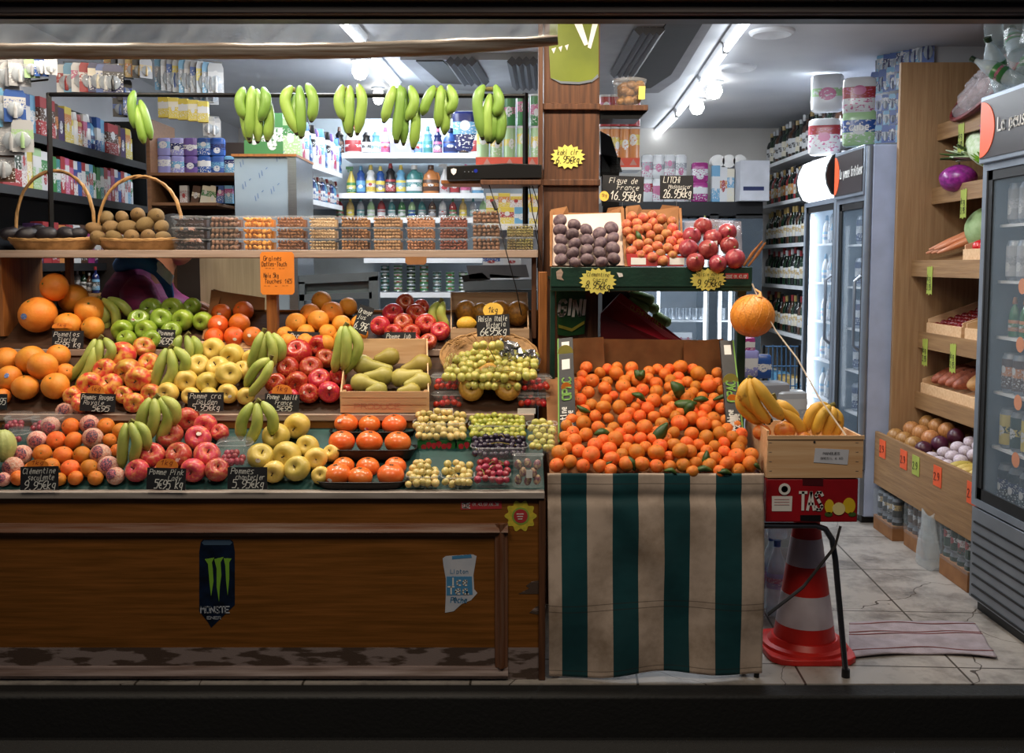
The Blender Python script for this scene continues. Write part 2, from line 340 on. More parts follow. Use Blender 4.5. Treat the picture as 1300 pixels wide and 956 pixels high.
# ceiling cassette units: dark recess, slatted grille
def ceil_unit(name, outer, inner, slats, lab):
    t = thing(name, lab, 'vent', PZ(outer[0][0], outer[0][1], H))
    def poly(pp, z): return [PZ(x, y, z) for x, y in pp]
    B().pts_prism(poly(outer, H - .04), (0, 0, 1), .039).build('frame', mat('unit_frame_grey', '#8d8d90', .5), t)
    B().pts_prism(poly(inner, H - .048), (0, 0, 1), .007).build('recess', mat('dark_recess', '#2e2c2b', .6), t)
    b = B()
    for (x0, y0, x1, y1, w) in slats:
        a, c = PZ(x0, y0, H - .055), PZ(x1, y1, H - .055); b.tube([a, c], w, 4)
    b.build('grille', mat('grille_dark', '#45464c', .5), t)
ceil_unit('ceiling_air_unit', [(706, 30), (905, 30), (862, 100), (836, 118), (700, 122)], [(846, 30), (892, 30), (852, 95), (826, 112), (790, 114)],
          [(812 + i * 8.5, 38, 780 + i * 7.4, 94, .028) for i in range(4)], 'grey ceiling air unit with dark recess and slats right of the pillar')
ceil_unit('ceiling_air_unit', [(508, 76), (700, 76), (700, 122), (545, 112)], [(528, 78), (562, 78), (600, 108), (560, 106)],
          [(572 + i * 9, 78, 590 + i * 8.5, 104, .03) for i in range(4)] + [(650 + i * 9, 78, 656 + i * 8, 110, .03) for i in range(5)], 'grey ceiling air unit with slatted grilles left of the pillar')

# ---------------------------------------------------------------- counter
YC = 3.5
xl = -2.45; xr = P(691, 740, YC).x
t = thing('display_counter', 'long varnished brown wooden counter with scuffed front under the fruit', 'counter', (-1.1, YC + .2, 0))
zc = P(650, 632, YC).z
m_kick = mat('scuffed_grey_wood', '#8a7a76', .7, col2='#4b3a30', scale=3.2, stretch=(2.2, 3, 9), contrast=(.47, .53), bump=.2)
def zy(y, Y=YC): return P(650, y, Y).z
b = B(); b.box(xl, xr, YC, YC + .04, zy(822), zc); b.box(xl, xr - .002, YC + .04, YC + .4, .0, zc - .03); b.build('front_panel', m_brown, t)
b = B(); b.box(xl, P(633, 740, YC).x, YC - .001, YC + .04, zy(862), zy(822)); b.box(P(645, 740, YC).x, xr, YC - .001, YC + .04, zy(862), zy(822)); b.build('kick_board', m_kick, t)
m_mould = wood('worn_moulding', '#6f3d1c', '#8d705f', 'x', .45)
m_mouldz = wood('worn_moulding_upright', '#6f3d1c', '#7e5f4d', 'z', .45)
prof = [(0, 0), (.008, .002), (.012, .012), (.02, .016), (.026, .028), (.014, .034), (.008, .046), (0, .048)]  # depth, offset
def mould_h(y, x0, x1, m, k=1.): 
    b = B(); z = zy(y); b.pts_prism([Vector((x0, YC - p[0], z - p[1] * k)) for p in prof], (1, 0, 0), x1 - x0); return b.build('moulding', m, t)
xm0 = P(628, 740, YC).x; xm1 = P(645, 740, YC).x
mould_h(664, xl, xm1, m_mould); mould_h(845, xl, xm1, wood('bare_moulding', '#9c8a86', '#6b554c', 'x', .5))
B().pts_prism([Vector((xm1 - p[1], YC - p[0] - .0006, zy(846))) for p in prof], (0, 0, 1), zy(664) - zy(846)).build('moulding', m_mouldz, t)
B().box(xr - .02, xr + .004, YC - .012, YC + .4, 0, zc).build('end_stile', m_brownz, t, bevel=.003)
B().box(xl, xr, YC - .02, YC + .03, zc, zc + px(9, YC)).build('counter_ledge', mat('grey_lath_strip', '#a9a09a', .45, col2='#958b84', scale=6, stretch=(1, 10, 10)), t, bevel=.003)
for (x, y, pl, m) in [(658, 754, [(0, 0), (.1, .0), (.1, .05), (.06, .045), (.035, .03), (.05, .02)], m_kick), (672, 778, [(0, 0), (.06, -.01), (.06, .03), (.03, .022)], m_kick)]:
    q = P(x, y, YC - .0015); B().pts_prism([q + Vector((a * .8, 0, c)) for a, c in pl], (0, 1, 0), .0015).build('chipped_patch', m, t)
# stickers on the counter front
def flat(pts, Y, d=.0015): return B().pts_prism([P(x, y, Y - d) for x, y in pts], (0, 1, 0), d)
e = flat([(255, 688), (258, 685), (293, 685), (296, 688), (298, 700), (298, 768), (268, 797), (264, 790), (253, 776), (253, 700)], YC)
k = e.build('energy_drink_sticker', mat('dark_blue_sticker', '#0a1220', .3, col2='#10203a', scale=20), t); k['label'] = 'torn dark blue can-shaped sticker with green claw mark'
kk = flat([(256, 689), (259, 686), (292, 686), (295, 689), (292, 692), (259, 692)], YC - .001); kk.build('can_rim', mat('can_rim_blue', '#56708c', .35, metal=.4), k)
claws = B()
for cl in ([(260, 710), (272, 708), (269, 714), (270, 722), (271, 738), (268, 757), (266, 740), (264, 716)], [(272, 710), (284, 707), (280, 714), (281, 730), (279, 745), (278, 764), (275, 745), (275, 722)], [(284, 709), (294, 709), (291, 714), (291, 735), (289, 756), (287, 738), (286, 718)]):
    claws.pts_prism([P(x, y, YC - .003) for x, y in cl], (0, 1, 0), .001)
claws.build('claw_mark', mat('acid_green', '#7fb53a', .4), k)
write(write(B(), 'MONSTE', P(255, 778, YC - .003), (1, 0, 0), (0, 0, 1), .022, .2, .03, w=px(38, YC)), 'ENER', P(263, 786, YC - .003), (1, 0, 0), (0, 0, 1), .01, .2, .05, w=px(24, YC)).build('lettering', mat('pale_ink', '#b9c0cc', .5), k)
e = flat([(562, 709), (566, 706), (600, 704), (605, 706), (601, 730), (602, 748), (606, 753), (598, 762), (586, 767), (576, 776), (565, 778), (566, 755), (566, 735), (563, 718)], YC)
k = e.build('ice_tea_sticker', mat('pale_torn_sticker', '#c9ccd6', .5, col2='#b4bccb', scale=14), t); k['label'] = 'torn pale blue and white ice tea sticker'
flat([(574, 706), (598, 704), (599, 708), (574, 710)], YC - .001).build('blue_top', mat('sky_blue_ink', '#4f8fc0', .4), k)
flat([(567, 732), (599, 732), (600, 755), (567, 756)], YC - .001).build('blue_patch', MATS['sky_blue_ink'], k)
b = B(); write(b, 'Ice', P(572, 743, YC - .0035), (1, 0, 0), (0, 0, 1), .026, .2, .0, w=px(24, YC)); write(b, 'Tea', P(569, 754, YC - .0035), (1, 0, 0), (0, 0, 1), .026, .2, .0, w=px(28, YC)); b.build('lettering', m_paper, k)
b = B(); write(b, 'Lipton', P(572, 728, YC - .002), (1, 0, 0), (0, 0, 1), .014, .16, .0, w=px(24, YC)); write(b, 'Pêche', P(572, 765, YC - .002), (1, 0, 0), (0, 0, 1), .018, .2, .05, slant=.2, w=px(22, YC)); b.build('small_lettering', MATS['sky_blue_ink'], k)
k = flat([(585, 637), (637, 636), (637, 646), (585, 647)], YC).build('red_label_sticker', mat('faded_red_ink', '#b8383c', .5), t); k['label'] = 'small red strip sticker with white print'
b = B(); write(b, 'CODE', P(587, 645, YC - .002), (1, 0, 0), (0, 0, 1), .018, .2, w=px(10, YC)); write(b, '01.43.07.06.38', P(600, 642, YC - .002), (1, 0, 0), (0, 0, 1), .01, .16, w=px(34, YC)); b.build('lettering', m_paper, k)
c = P(661, 655, YC); b = B(); pp = [(c.x + math.cos(a * math.pi / 36) * (.052 + .006 * math.cos(a * math.pi / 36 * 10)), c.z + math.sin(a * math.pi / 36) * (.052 + .006 * math.cos(a * math.pi / 36 * 10))) for a in range(72)]
b.pts_prism([Vector((x, YC - .0015, z)) for x, z in pp], (0, 1, 0), .0015); k = b.build('flower_sticker', mat('yellow_flower_ink', '#d9c23c', .5, col2='#b9b03a', scale=60), t); k['label'] = 'round yellow flower-shaped sticker with red centre'
for r, m, dd, nm in ((.031, mat('lime_ring_ink', '#8fae4a', .5), .002, 'green_ring'), (.025, MATS['faded_red_ink'], .0028, 'red_centre')):
    B().pts_prism([Vector((c.x + math.cos(a * math.pi / 16) * r, YC - dd - .0008, c.z + math.sin(a * math.pi / 16) * r)) for a in range(32)], (0, 1, 0), .0008).build(nm, m, k)
b = B()
for q in range(3): b.obox((c.x - .002, YC - .0042, c.z + .008 - q * .009), (.026 - q * .005, .0006, .003))
b.build('lettering', m_paper, k)

# ---------------------------------------------------------------- stepped stand
Y1, Y2, Y3 = 3.52, 3.88, 4.2
L1 = Vector((0, Y1, zy(622, Y1))); L2 = Vector((0, Y2, zy(525, Y2))); L3 = Vector((0, Y3, zy(443, Y3)))
T1 = Vector((0, Y2 - .02, L2.z - .055)); T2 = Vector((0, Y3 - .02, L3.z - .03)); T3 = Vector((0, 4.45, L3.z + .144))
t = thing('stepped_display_stand', 'three-step wooden display stand sloping up behind the counter ledge', 'stand', (-1.1, Y2 + .2, 0))
xr2, xr3 = P(678, 527, Y2).x, P(676, 443, Y3).x
for (a, c, x1) in ((L1, T1, xr), (L2, T2, xr2), (L3, T3, xr3)):
    tm = mat('teal_tray', '#174a48', .6, col2='#123a38', scale=8) if x1 == xr else wood('dark_tray_wood', '#4a2c18', '#33200f', 'x', .6)
    d = (c - a).normalized(); n = Vector((0, -d.z, d.y))
    B().pts_prism([Vector((xl, a.y, a.z)), Vector((xl, c.y, c.z)), Vector((xl, c.y, c.z)) - n * .012, Vector((xl, a.y, a.z)) - n * .012], (1, 0, 0), x1 - xl).build('tray', tm, t)
for (a, x1, lo) in ((L2, xr2, .2), (L3, xr3, .14)):
    B().box(xl, x1, a.y - .03, a.y, a.z - px(8, a.y), a.z).build('step_lip', m_grain, t, bevel=.002)
    B().box(xl, x1, a.y - .02, a.y - .006, a.z - lo, a.z - px(8, a.y)).build('riser', m_brown, t)
B().box(xl, P(683, 400, 4.45).x, 4.45, 4.47, .3, T3.z + .01).build('back_board', m_brown, t)
# top shelf with its posts
YS = 4.2; zs0, zs1 = zy(327, YS), zy(317.5, YS); xs = P(683, 322, YS).x
t = thing('top_shelf', 'long grey-brown wooden shelf carrying nut boxes and baskets', 'shelf', (-1.1, YS + .2, zs0 - .4))
B().box(xl, xs, YS, YS + .42, zs0, zs1).build('board', m_grain, t, bevel=.002)
B().box(P(338, 380, YS + .08).x, P(351, 380, YS + .08).x, YS + .08, YS + .13, T3.z - .12, zs0).build('post', m_post, t, bevel=.002)
B().box(P(675, 380, YS + .05).x, P(681, 380, YS + .05).x, YS + .05, YS + .1, L3.z + .04, zs0).build('post', m_brownz, t, bevel=.002)
b = B(); b.box(P(6, 380, YS + .1).x, P(11, 380, YS + .1).x, YS + .05, YS + .42, L3.z + .05, zs0); b.build('end_panel', m_post, t)
B().box(P(130, 380, 4.9).x, P(136, 380, 4.9).x, 4.5, 4.54, .9, zs0 + .005).build('rear_post', m_post, t)

# ---------------------------------------------------------------- pillar
YP = 4.3
t = thing('wooden_pillar', 'dark brown wood-clad pillar between the two fruit stands', 'pillar', (P(725, 400, YP).x, YP + .15, 0))
x0, x1 = P(690, 300, YP).x, P(760, 300, YP).x
b = B(); b.box(x0, x1, YP, YP + .3, 0, H); b.build('shaft', m_brownz, t)
for y in (132, 228):
    B().box(x0 - .012, x1 + .004, YP - .018, YP + .1, zy(y + 8, YP), zy(y, YP)).build('crosspiece', m_brownz, t, bevel=.003)
B().box(P(684, 300, 4.1).x, P(695, 300, 4.1).x, 4.1, 4.15, zy(560, 4.1), zy(345, 4.1)).build('side_post', m_post, t, bevel=.003)
B().box(P(683, 300, 4.27).x, P(689, 300, 4.27).x, 4.27, 4.32, 1., 2.55).build('side_post', m_brownz, t, bevel=.003)
k = B().pts_prism([P(x, y, YP - .004) for x, y in [(697, 62), (698, 30), (760, 30), (760, 98), (752, 104), (735, 107), (712, 105), (699, 99)]], (0, 1, 0), .003).build('green_can_sticker', mat('lime_can', '#737f28', .45, col2='#616d22', scale=5), t)
k['label'] = 'large lime green can-shaped sticker at the top of the pillar'
B().pts_prism([P(x, y, YP - .006) for x, y in [(699, 99), (712, 103), (735, 104), (752, 101), (759, 94), (760, 98), (752, 104), (735, 107), (712, 106)]], (0, 1, 0), .0015).build('can_base', m_alu, k)
for q in ([(729, 30), (739, 30), (747, 56), (742, 58)], [(752, 30), (759, 30), (750, 62), (746, 60)], [(700, 62), (706, 60), (703, 68)], [(709, 60), (714, 58), (712, 66)], [(717, 58), (722, 56), (720, 64)]):
    B().pts_prism([P(x, y, YP - .0055) for x, y in q], (0, 1, 0), .001).build('white_mark', m_paper, k)
k = B().pts_prism([P(x, y, YP - .004) for x, y in [(706, 368), (743, 367), (744, 395), (742, 424), (720, 427), (708, 425)]], (0, 1, 0), .003).build('soda_sticker', mat('bottle_green_ink', '#27562b', .4, col2='#1c4022', scale=10), t)
k['label'] = 'worn green soda sticker with white lettering low on the pillar'
write(B(), 'GINI', P(709, 402, YP - .006), Vector((1, 0, .12)).normalized(), (0, 0, 1), .062, .2, .08, .15, w=px(38, YP)).build('lettering', m_paper, k)
B().pts_prism([P(x, y, YP - .006) for x, y in [(709, 412), (726, 417), (742, 407), (742, 411), (726, 421), (709, 416)]], (0, 1, 0), .001).build('gold_stroke', mat('gold_ink', '#a8a03a', .4), k)
# bracket shelf on the right of the pillar
t = thing('bracket_shelf', 'small dark wooden shelf projecting right from the pillar', 'shelf', (P(790, 140, YP).x, YP, zy(150, YP)))
B().box(x1, P(822, 140, YP).x, YP - .02, YP + .2, zy(141, YP), zy(134, YP)).build('board', m_brownz, t, bevel=.002)
B().pts_prism([P(762, 141, YP), P(822, 141, YP), P(811, 151, YP), P(762, 151, YP)], (0, 1, 0), .16).build('bracket', m_dark, t)
t = thing('bracket_shelf', 'small rough wooden shelf left of the pillar under the black recorder', 'shelf', (P(650, 232, 4.25).x, 4.25, zy(236, 4.25)))
B().box(P(610, 232, 4.25).x, x0 - .013, 4.22, 4.45, zy(235, 4.25), zy(229, 4.25)).build('board', m_brownz, t, bevel=.002)
B().box(P(560, 232, 4.3).x, P(611, 232, 4.3).x, 4.3, 4.5, zy(228.8, 4.3) - .014, zy(228.8, 4.3)).build('side_board', m_post, t)
b = B(); yy = 4.2; b.pts_prism([P(567, 211, yy), P(645, 207, yy + .02), P(688, 209, yy + .05), P(688, 226, yy + .05), P(567, 228, yy)], (0, 1, 0), .22)
t = b.build('video_recorder', m_black, bevel=.003); tag(t, 'flat black recorder box with a small white shield mark', 'recorder')
c = P(576, 218, yy - .002); B().pts_prism([c + Vector((a, 0, z)) for a, z in [(-.012, .01), (0, .014), (.012, .01), (.01, -.004), (0, -.014), (-.01, -.004)]], (0, 1, 0), .001).build('shield_mark', m_paper, t)
B().lathe([(.0, 0), (.007, 0), (.008, .002)], P(604, 217, yy - .004), 12, M=Matrix.Rotation(rad(90), 3, 'X')).build('blue_light', mat('blue_led', '#1b2a90', .3), t)
b = B(); 
for i in range(4): b.obox(P(590 + i * 5, 218, yy - .002), (.005, .002, .003))
b.build('buttons', m_alu, t)
# ---------------------------------------------------------------- plastic curtain rolled up at the top left
t = thing('plastic_curtain', 'clear plastic weather curtain hanging from the lintel with rolled brown hem', 'curtain', (-1, 3.62, 2.1))
def hem(u):  # y pixel of the roll centre
    return 65 if u < .5 else 65 - ((u - .5) / .5) ** 2 * 14
def cur(u, v):
    x = -20 + u * 728; y = 18 + v * (hem(u) - 6 - 18); Y = 3.62 + .012 * math.sin(u * 40) + .01 * math.sin(u * 90 + v * 4); return P(x, y, Y)
B().sheet(cur, 120, 6).build('clear_sheet', clear('weather_plastic', '#c4d2de', .3, .2), t, solid=.001)
pts = [P(-20 + i / 60 * 728, hem(i / 60) + .25 * math.sin(i * .7), 3.6) for i in range(61)]
b = B(); b.tube(pts, [.028 + .001 * math.sin(i * 1.3) + .001 * R.random() - (.012 * max(0, i - 50) / 10) for i in range(61)], 14)
b.build('rolled_hem', mat('brown_plastic_roll', '#6e5846', .35, col2='#9a938c', scale=4, stretch=(.6, 6, 14), contrast=(.4, .6)), t)
# black banana rack
t = thing('banana_rack', 'black metal hanging rack standing on the top shelf', 'rack', (P(360, 310, 4.35).x, 4.35, zs1))
a, c = P(60, 120, 4.35), P(667, 122, 4.35)
B().tube([a, c], .0095, 8).build('rail', m_dark, t)
B().tube([P(62, 118, 4.35), Vector((P(65, 300, 4.35).x, 4.35, zs1))], .012, 4).build('upright', m_dark, t)
B().tube([P(667, 118, 4.35), Vector((P(667, 300, 4.35).x, 4.35, zs1))], .012, 4).build('upright', m_dark, t)

# ---------------------------------------------------------------- right stand: cloth, table, green shelf
YT = 3.47
cx0, cx1 = P(695, 700, YT).x, P(971, 700, YT).x
def cloth_mat():
    m = bpy.data.materials.new('striped_awning_cloth'); m.use_nodes = True; nt = m.node_tree; N = nt.nodes; L = nt.links; b = N['Principled BSDF']; b.inputs['Roughness'].default_value = .75
    tc = N.new('ShaderNodeTexCoord'); sp = N.new('ShaderNodeSeparateXYZ'); L.new(tc.outputs['UV'], sp.inputs[0])
    def mm(op, a, v):
        n = N.new('ShaderNodeMath'); n.operation = op
        for i, q in enumerate((a, v)):
            if isinstance(q, (int, float)): n.inputs[i].default_value = q
            else: L.new(q, n.inputs[i])
        return n.outputs[0]
    u = mm('MULTIPLY', sp.outputs['X'], 275.); g = mm('LESS_THAN', mm('MODULO', mm('ADD', u, 48.6), 65.6), 32.8)
    nz = N.new('ShaderNodeTexNoise'); nz.inputs['Scale'].default_value = 3; nz.inputs['Detail'].default_value = 8; nz.inputs['Roughness'].default_value = .65; L.new(tc.outputs['Object'], nz.inputs['Vector'])
    cr = N.new('ShaderNodeValToRGB'); e = cr.color_ramp.elements; e[0].position = .33; e[0].color = lin('#8d7864'); e[1].position = .56; e[1].color = lin('#d2bdac'); L.new(nz.outputs['Fac'], cr.inputs[0])
    c2 = N.new('ShaderNodeValToRGB'); e = c2.color_ramp.elements; e[0].position = .3; e[0].color = lin('#06383e'); e[1].position = .65; e[1].color = lin('#0a4a50'); L.new(nz.outputs['Fac'], c2.inputs[0])
    mx = N.new('ShaderNodeMix'); mx.data_type = 'RGBA'; L.new(g, mx.inputs[0]); L.new(cr.outputs[0], mx.inputs[6]); L.new(c2.outputs[0], mx.inputs[7])
    # stitched hems and seams
    seam = None
    for vv in (.03, .33, .36, .95):
        q = mm('LESS_THAN', mm('ABSOLUTE', mm('SUBTRACT', sp.outputs['Y'], vv), 0), .0022); seam = q if seam is None else mm('MAXIMUM', seam, q)
    m2 = N.new('ShaderNodeMix'); m2.data_type = 'RGBA'; L.new(mm('MULTIPLY', seam, .55), m2.inputs[0]); L.new(mx.outputs[2], m2.inputs[6]); m2.inputs[7].default_value = lin('#2c241c')
    L.new(m2.outputs[2], b.inputs['Base Color'])
    n2 = N.new('ShaderNodeTexNoise'); n2.inputs['Scale'].default_value = 9; L.new(tc.outputs['Object'], n2.inputs['Vector']); bp = N.new('ShaderNodeBump'); bp.inputs['Strength'].default_value = .25; bp.inputs['Distance'].default_value = .02; L.new(n2.outputs['Fac'], bp.inputs['Height']); L.new(bp.outputs[0], b.inputs['Normal'])
    return m
def cl(u, v):
    top = P(695 + 275 * u, 601, YT); bot = P(697 + 271 * u, 858 - 4 * u + 3 * math.sin(u * 9), YT + .03)
    p = bot.lerp(top, v)
    p.y += -.018 * math.sin(u * 6.3 + v * 3.2) * (1 - v) ** .6 * min(1, v * 3 + .2) + .012 * math.sin(u * 15 - v * 6) * (1 - v) * .8 - .02 * math.exp(-((u - .25 - (1 - v) * .6) / .09) ** 2) * math.exp(-((v - .7) / .3) ** 2) + .012 * math.exp(-((v - .88) / .03) ** 2)
    return p
b = B(); b.sheet(cl, 90, 70); t = b.build('striped_cloth', cloth_mat(), solid=.002, ang=180)
uv = t.data.uv_layers.new(name='UV')
for lp in t.data.loops:
    i = lp.vertex_index; uv.data[lp.index].uv = ((i % 91) / 90, (i // 91) / 70)
tag(t, 'stained green and beige striped awning cloth hanging below the clementines', 'cloth')
t = thing('clementine_table', 'low table hidden behind the striped cloth with short metal legs', 'table', ((cx0 + cx1) / 2, 3.8, 0))
zt2 = P(650, 603, YT + .03).z
B().box(cx0 + .01, cx1 - .012, 3.51, 4.12, zt2 - .03, zt2 - .005).build('tabletop', m_brownz, t)
for x in (cx0 + .05, cx1 - .05):
    for y in (3.56, 4.06): B().cyl((x, y, 0), (x, y, zt2 - .03), .012, n=10).build('leg', m_steel, t)
# green shelf above
m_grn = mat('dark_green_paint', '#12392c', .45, col2='#0d2c22', scale=6, bump=.1)
YG = 4.0
t = thing('green_display_shelf', 'dark green painted shelf unit carrying figs, apricots and pomegranates', 'shelf', (P(826, 370, YG).x, YG, zy(370, YG) - .5))
gx0, gx1 = P(699, 355, YG).x, P(955, 355, YG).x; gz0, gz1 = zy(370, YG), zy(339, YG)
B().box(gx0, gx1, YG, YG + .02, gz0, gz1).build('front_board', m_grn, t, bevel=.003)
B().box(gx0, gx1, YG - .006, YG, gz0 + .02, gz0 + .028).build('front_bead', m_grn, t)
B().box(gx0, gx1, YG + .02, YG + .5, gz1 - .05, gz1 - .04).build('shelf_board', m_grn, t)
for x in (gx0, gx1 - .05): B().box(x, x + (.02 if x == gx0 else .035), YG + .03, YG + .07, zt2 - .005, gz1 - .05).build('leg', m_grn, t, bevel=.002)
B().pts_prism([P(x, y, YG - .0015) for x, y in [(921, 347), (950, 347), (950, 354), (921, 354)]], (0, 1, 0), .001).build('red_label', MATS['faded_red_ink'], t)
write(B(), 'CODE 01.43.07', P(922, 353, YG - .003), (1, 0, 0), (0, 0, 1), .012, .16, w=px(26, YG)).build('label_print', m_paper, t)
B().pts_prism([P(x, y, YG - .0015) for x, y in [(706, 345), (712, 341), (715, 346), (713, 352), (716, 356), (707, 354)]], (0, 1, 0), .001).build('paper_scrap', m_grain, t)
B().pts_prism([P(x, y, YG - .0015) for x, y in [(783, 346), (790, 347), (791, 351), (786, 352)]], (0, 1, 0), .001).build('paper_scrap', m_paper, t)
# ================================================================ FRUIT
m_apple_red = mat('red_apple_skin', '#b3212c', .32, col2='#d8843f', scale=2.2, stretch=(3, 3, .8), rnd=.5, contrast=(.48, .75), coat=.2)
m_apple_bi = mat('bicolour_apple_skin', '#d2503a', .35, col2='#e3b04f', scale=1.6, stretch=(1.6, 1.6, .7), rnd=.5, contrast=(.4, .62), coat=.15)
m_apple_pink = mat('pink_apple_skin', '#c93f48', .35, col2='#df8f5e', scale=1.8, stretch=(2, 2, .8), rnd=.45, contrast=(.45, .7), coat=.15)
m_apple_yel = mat('golden_apple_skin', '#e3c56a', .38, col2='#d4b955', scale=2, rnd=.35, coat=.1)
m_apple_grn = mat('green_apple_skin', '#7f9c2c', .3, col2='#94ad42', scale=2, rnd=.3, coat=.2)
m_apple_rus = mat('russet_apple_skin', '#b8862f', .45, col2='#c99b45', scale=5, rnd=.3)
m_orange = mat('orange_peel', '#e8821c', .42, col2='#f0972e', scale=2.5, bump=.35, bscale=14, rnd=.35, spec=.4)
m_orange2 = mat('orange_peel_light', '#eda13e', .42, col2='#e88f2c', scale=2.5, bump=.35, bscale=14, rnd=.3, spec=.4)
m_grapefruit = mat('grapefruit_peel', '#ec9a3c', .42, col2='#e8862a', scale=1.2, bump=.25, bscale=16, rnd=.3, spec=.4)
m_clem = mat('clementine_peel', '#e8701c', .38, col2='#ee8a34', scale=1.6, bump=.4, bscale=13, rnd=.55, spec=.45)
m_kaki = mat('persimmon_skin', '#ea6a26', .3, col2='#ee7f3c', scale=1.5, rnd=.25, coat=.2)
m_mandarin = mat('tangelo_peel', '#d85e1c', .35, col2='#e0701f', scale=2, bump=.3, bscale=13, rnd=.3)
m_stem = mat('brown_stem', '#3c2a18', .8); m_calyx = mat('dark_calyx', '#2a2418', .8, col2='#55502a')
m_leaf = mat('dark_citrus_leaf', '#2f4a1c', .45, col2='#44602a', scale=20, rnd=.4)
m_stick = mat('fruit_label_white', '#e8e2d8', .4, col2='#c8485c', scale=3, contrast=(.55, .6), rnd=.3)
m_stickb = mat('fruit_label_blue', '#2a5fb0', .4, col2='#e8e8ee', scale=40, contrast=(.55, .6))

def apple_mesh(name, m, sq=.92, seed=0):
    rr = random.Random(seed); pr = []
    K = 16
    for i in range(K + 1):
        a = math.pi * i / K; r = math.sin(a) ** .85; z = -math.cos(a) * sq
        if a > 2.2: z -= .42 * ((a - 2.2) / .94) ** 2.6
        if a < .7: z += .18 * ((.7 - a) / .7) ** 2
        r *= 1 + .07 * (z + .1)
        pr.append((max(r, 1e-6) if 0 < i < K else 1e-6, z))
    b = B().lathe(pr, n=22)
    ph = rr.random() * 6
    b.v = [(x * (1 + .035 * math.cos(2 * math.atan2(y, x) + ph) + .02 * math.cos(5 * math.atan2(y, x) + ph)), y * (1 + .035 * math.cos(2 * math.atan2(y, x) + ph)), z) for x, y, z in b.v]
    return b.mesh(name, m, 180)
def ball_mesh(name, m, sc=(1, 1, .94), dim=.06, seed=0):
    rr = random.Random(seed); b = B(); K = 14; pr = []
    for i in range(K + 1):
        a = math.pi * i / K; z = -math.cos(a) * sc[2]
        if a > 2.75: z -= dim * ((a - 2.75) / .39) ** 1.5
        pr.append((max(1e-6, math.sin(a)), z))
    b.lathe(pr, n=20, sx=sc[0], sy=sc[1]); p1, p2 = rr.random() * 6, rr.random() * 6
    b.v = [(x * (1 + .02 * math.sin(3 * z + p1)), y * (1 + .02 * math.sin(3 * x + p2)), z) for x, y, z in b.v]
    return b.mesh(name, m, 180)
stem_me = B().tube([(0, 0, .42), (.02, 0, .7), (.07, .02, .98)], [.04, .045, .06], 6).mesh('stem', m_stem)
button_me = B().lathe([(.0, .86), (.085, .88), (.07, .915), (0, .92)], n=7).mesh('stem_button', mat('green_button', '#5c6a2a', .7))
calyx_b = B()
for q in range(4):
    a = q * math.pi / 2 + .3; calyx_b.add([(math.cos(a - .7) * .12, math.sin(a - .7) * .12, .9), (math.cos(a) * .42, math.sin(a) * .42, .86), (math.cos(a + .7) * .12, math.sin(a + .7) * .12, .9), (0, 0, .94)], [(0, 1, 2, 3)])
calyx_me = calyx_b.mesh('calyx', m_calyx)
def label_patch(m, nm):
    b = B(); vs = []; 
    for ring in (0, .1, .2):
        for q in range(12):
            a = q * math.pi / 6; x = ring * math.cos(a); z = ring * .8 * math.sin(a); y = -math.sqrt(max(0, 1.03 ** 2 - x * x - z * z)); vs.append((x, y, z))
    fs = [(r * 12 + q, r * 12 + (q + 1) % 12, (r + 1) * 12 + (q + 1) % 12, (r + 1) * 12 + q) for r in range(2) for q in range(12)]
    return b.add(vs, fs).mesh(nm, m, 180)
patch_w = label_patch(m_stick, 'label_sticker'); patch_b = label_patch(m_stickb, 'label_sticker')
FM = {}
def fruit_protos(kind):
    if kind in FM: return FM[kind]
    A = {'red_apple': m_apple_red, 'bicolour_apple': m_apple_bi, 'pink_apple': m_apple_pink, 'golden_apple': m_apple_yel, 'green_apple': m_apple_grn, 'russet_apple': m_apple_rus}
    O = {'orange': m_orange, 'pale_orange': m_orange2, 'grapefruit': m_grapefruit, 'clementine': m_clem, 'persimmon': m_kaki, 'tangelo': m_mandarin}
    if kind in A: r = [apple_mesh(kind, A[kind], .9 + .03 * i, i) for i in range(3)]
    else: r = [ball_mesh(kind, O[kind], (1, 1, {'persimmon': .82, 'clementine': .9, 'tangelo': .95, 'grapefruit': .93}.get(kind, .97)), .1, i) for i in range(3)]
    FM[kind] = r; return r
WRAP = None
def make_fruit(kind, loc, r, label, cat, group, facing=None, sticker=None):
    global WRAP
    me = R.choice(fruit_protos(kind)); apple = kind.endswith('apple')
    if facing is None:
        if apple: d = Vector((R.uniform(-.45, .45), -1, R.uniform(-.25, .9)))
        else: d = Vector((R.uniform(-.8, .8), R.uniform(-1, .2), R.uniform(.1, 1)))
    else: d = Vector(facing)
    rot = d.to_track_quat('Z', 'Y').to_euler()
    o = inst(kind, me, loc, r, rot); tag(o, label, cat, group)
    if apple: inst('stem', stem_me, (0, 0, 0), 1, parent=o)
    elif kind == 'persimmon': inst('calyx', calyx_me, (0, 0, -.12), 1, parent=o)
    else: inst('stem_button', button_me, (0, 0, {'clementine': -.07}.get(kind, -.03)), 1, parent=o)
    if sticker:
        q = inst('label_sticker', patch_b if sticker == 'b' else patch_w, (0, 0, 0), 1, parent=o)
        Rw = d.to_track_quat('Z', 'Y').inverted() @ Vector((R.uniform(-.5, .5), -1, R.uniform(-.3, .6))).normalized()
        q.rotation_euler = Vector((0, -1, 0)).rotation_difference(Rw).to_euler()
    return o
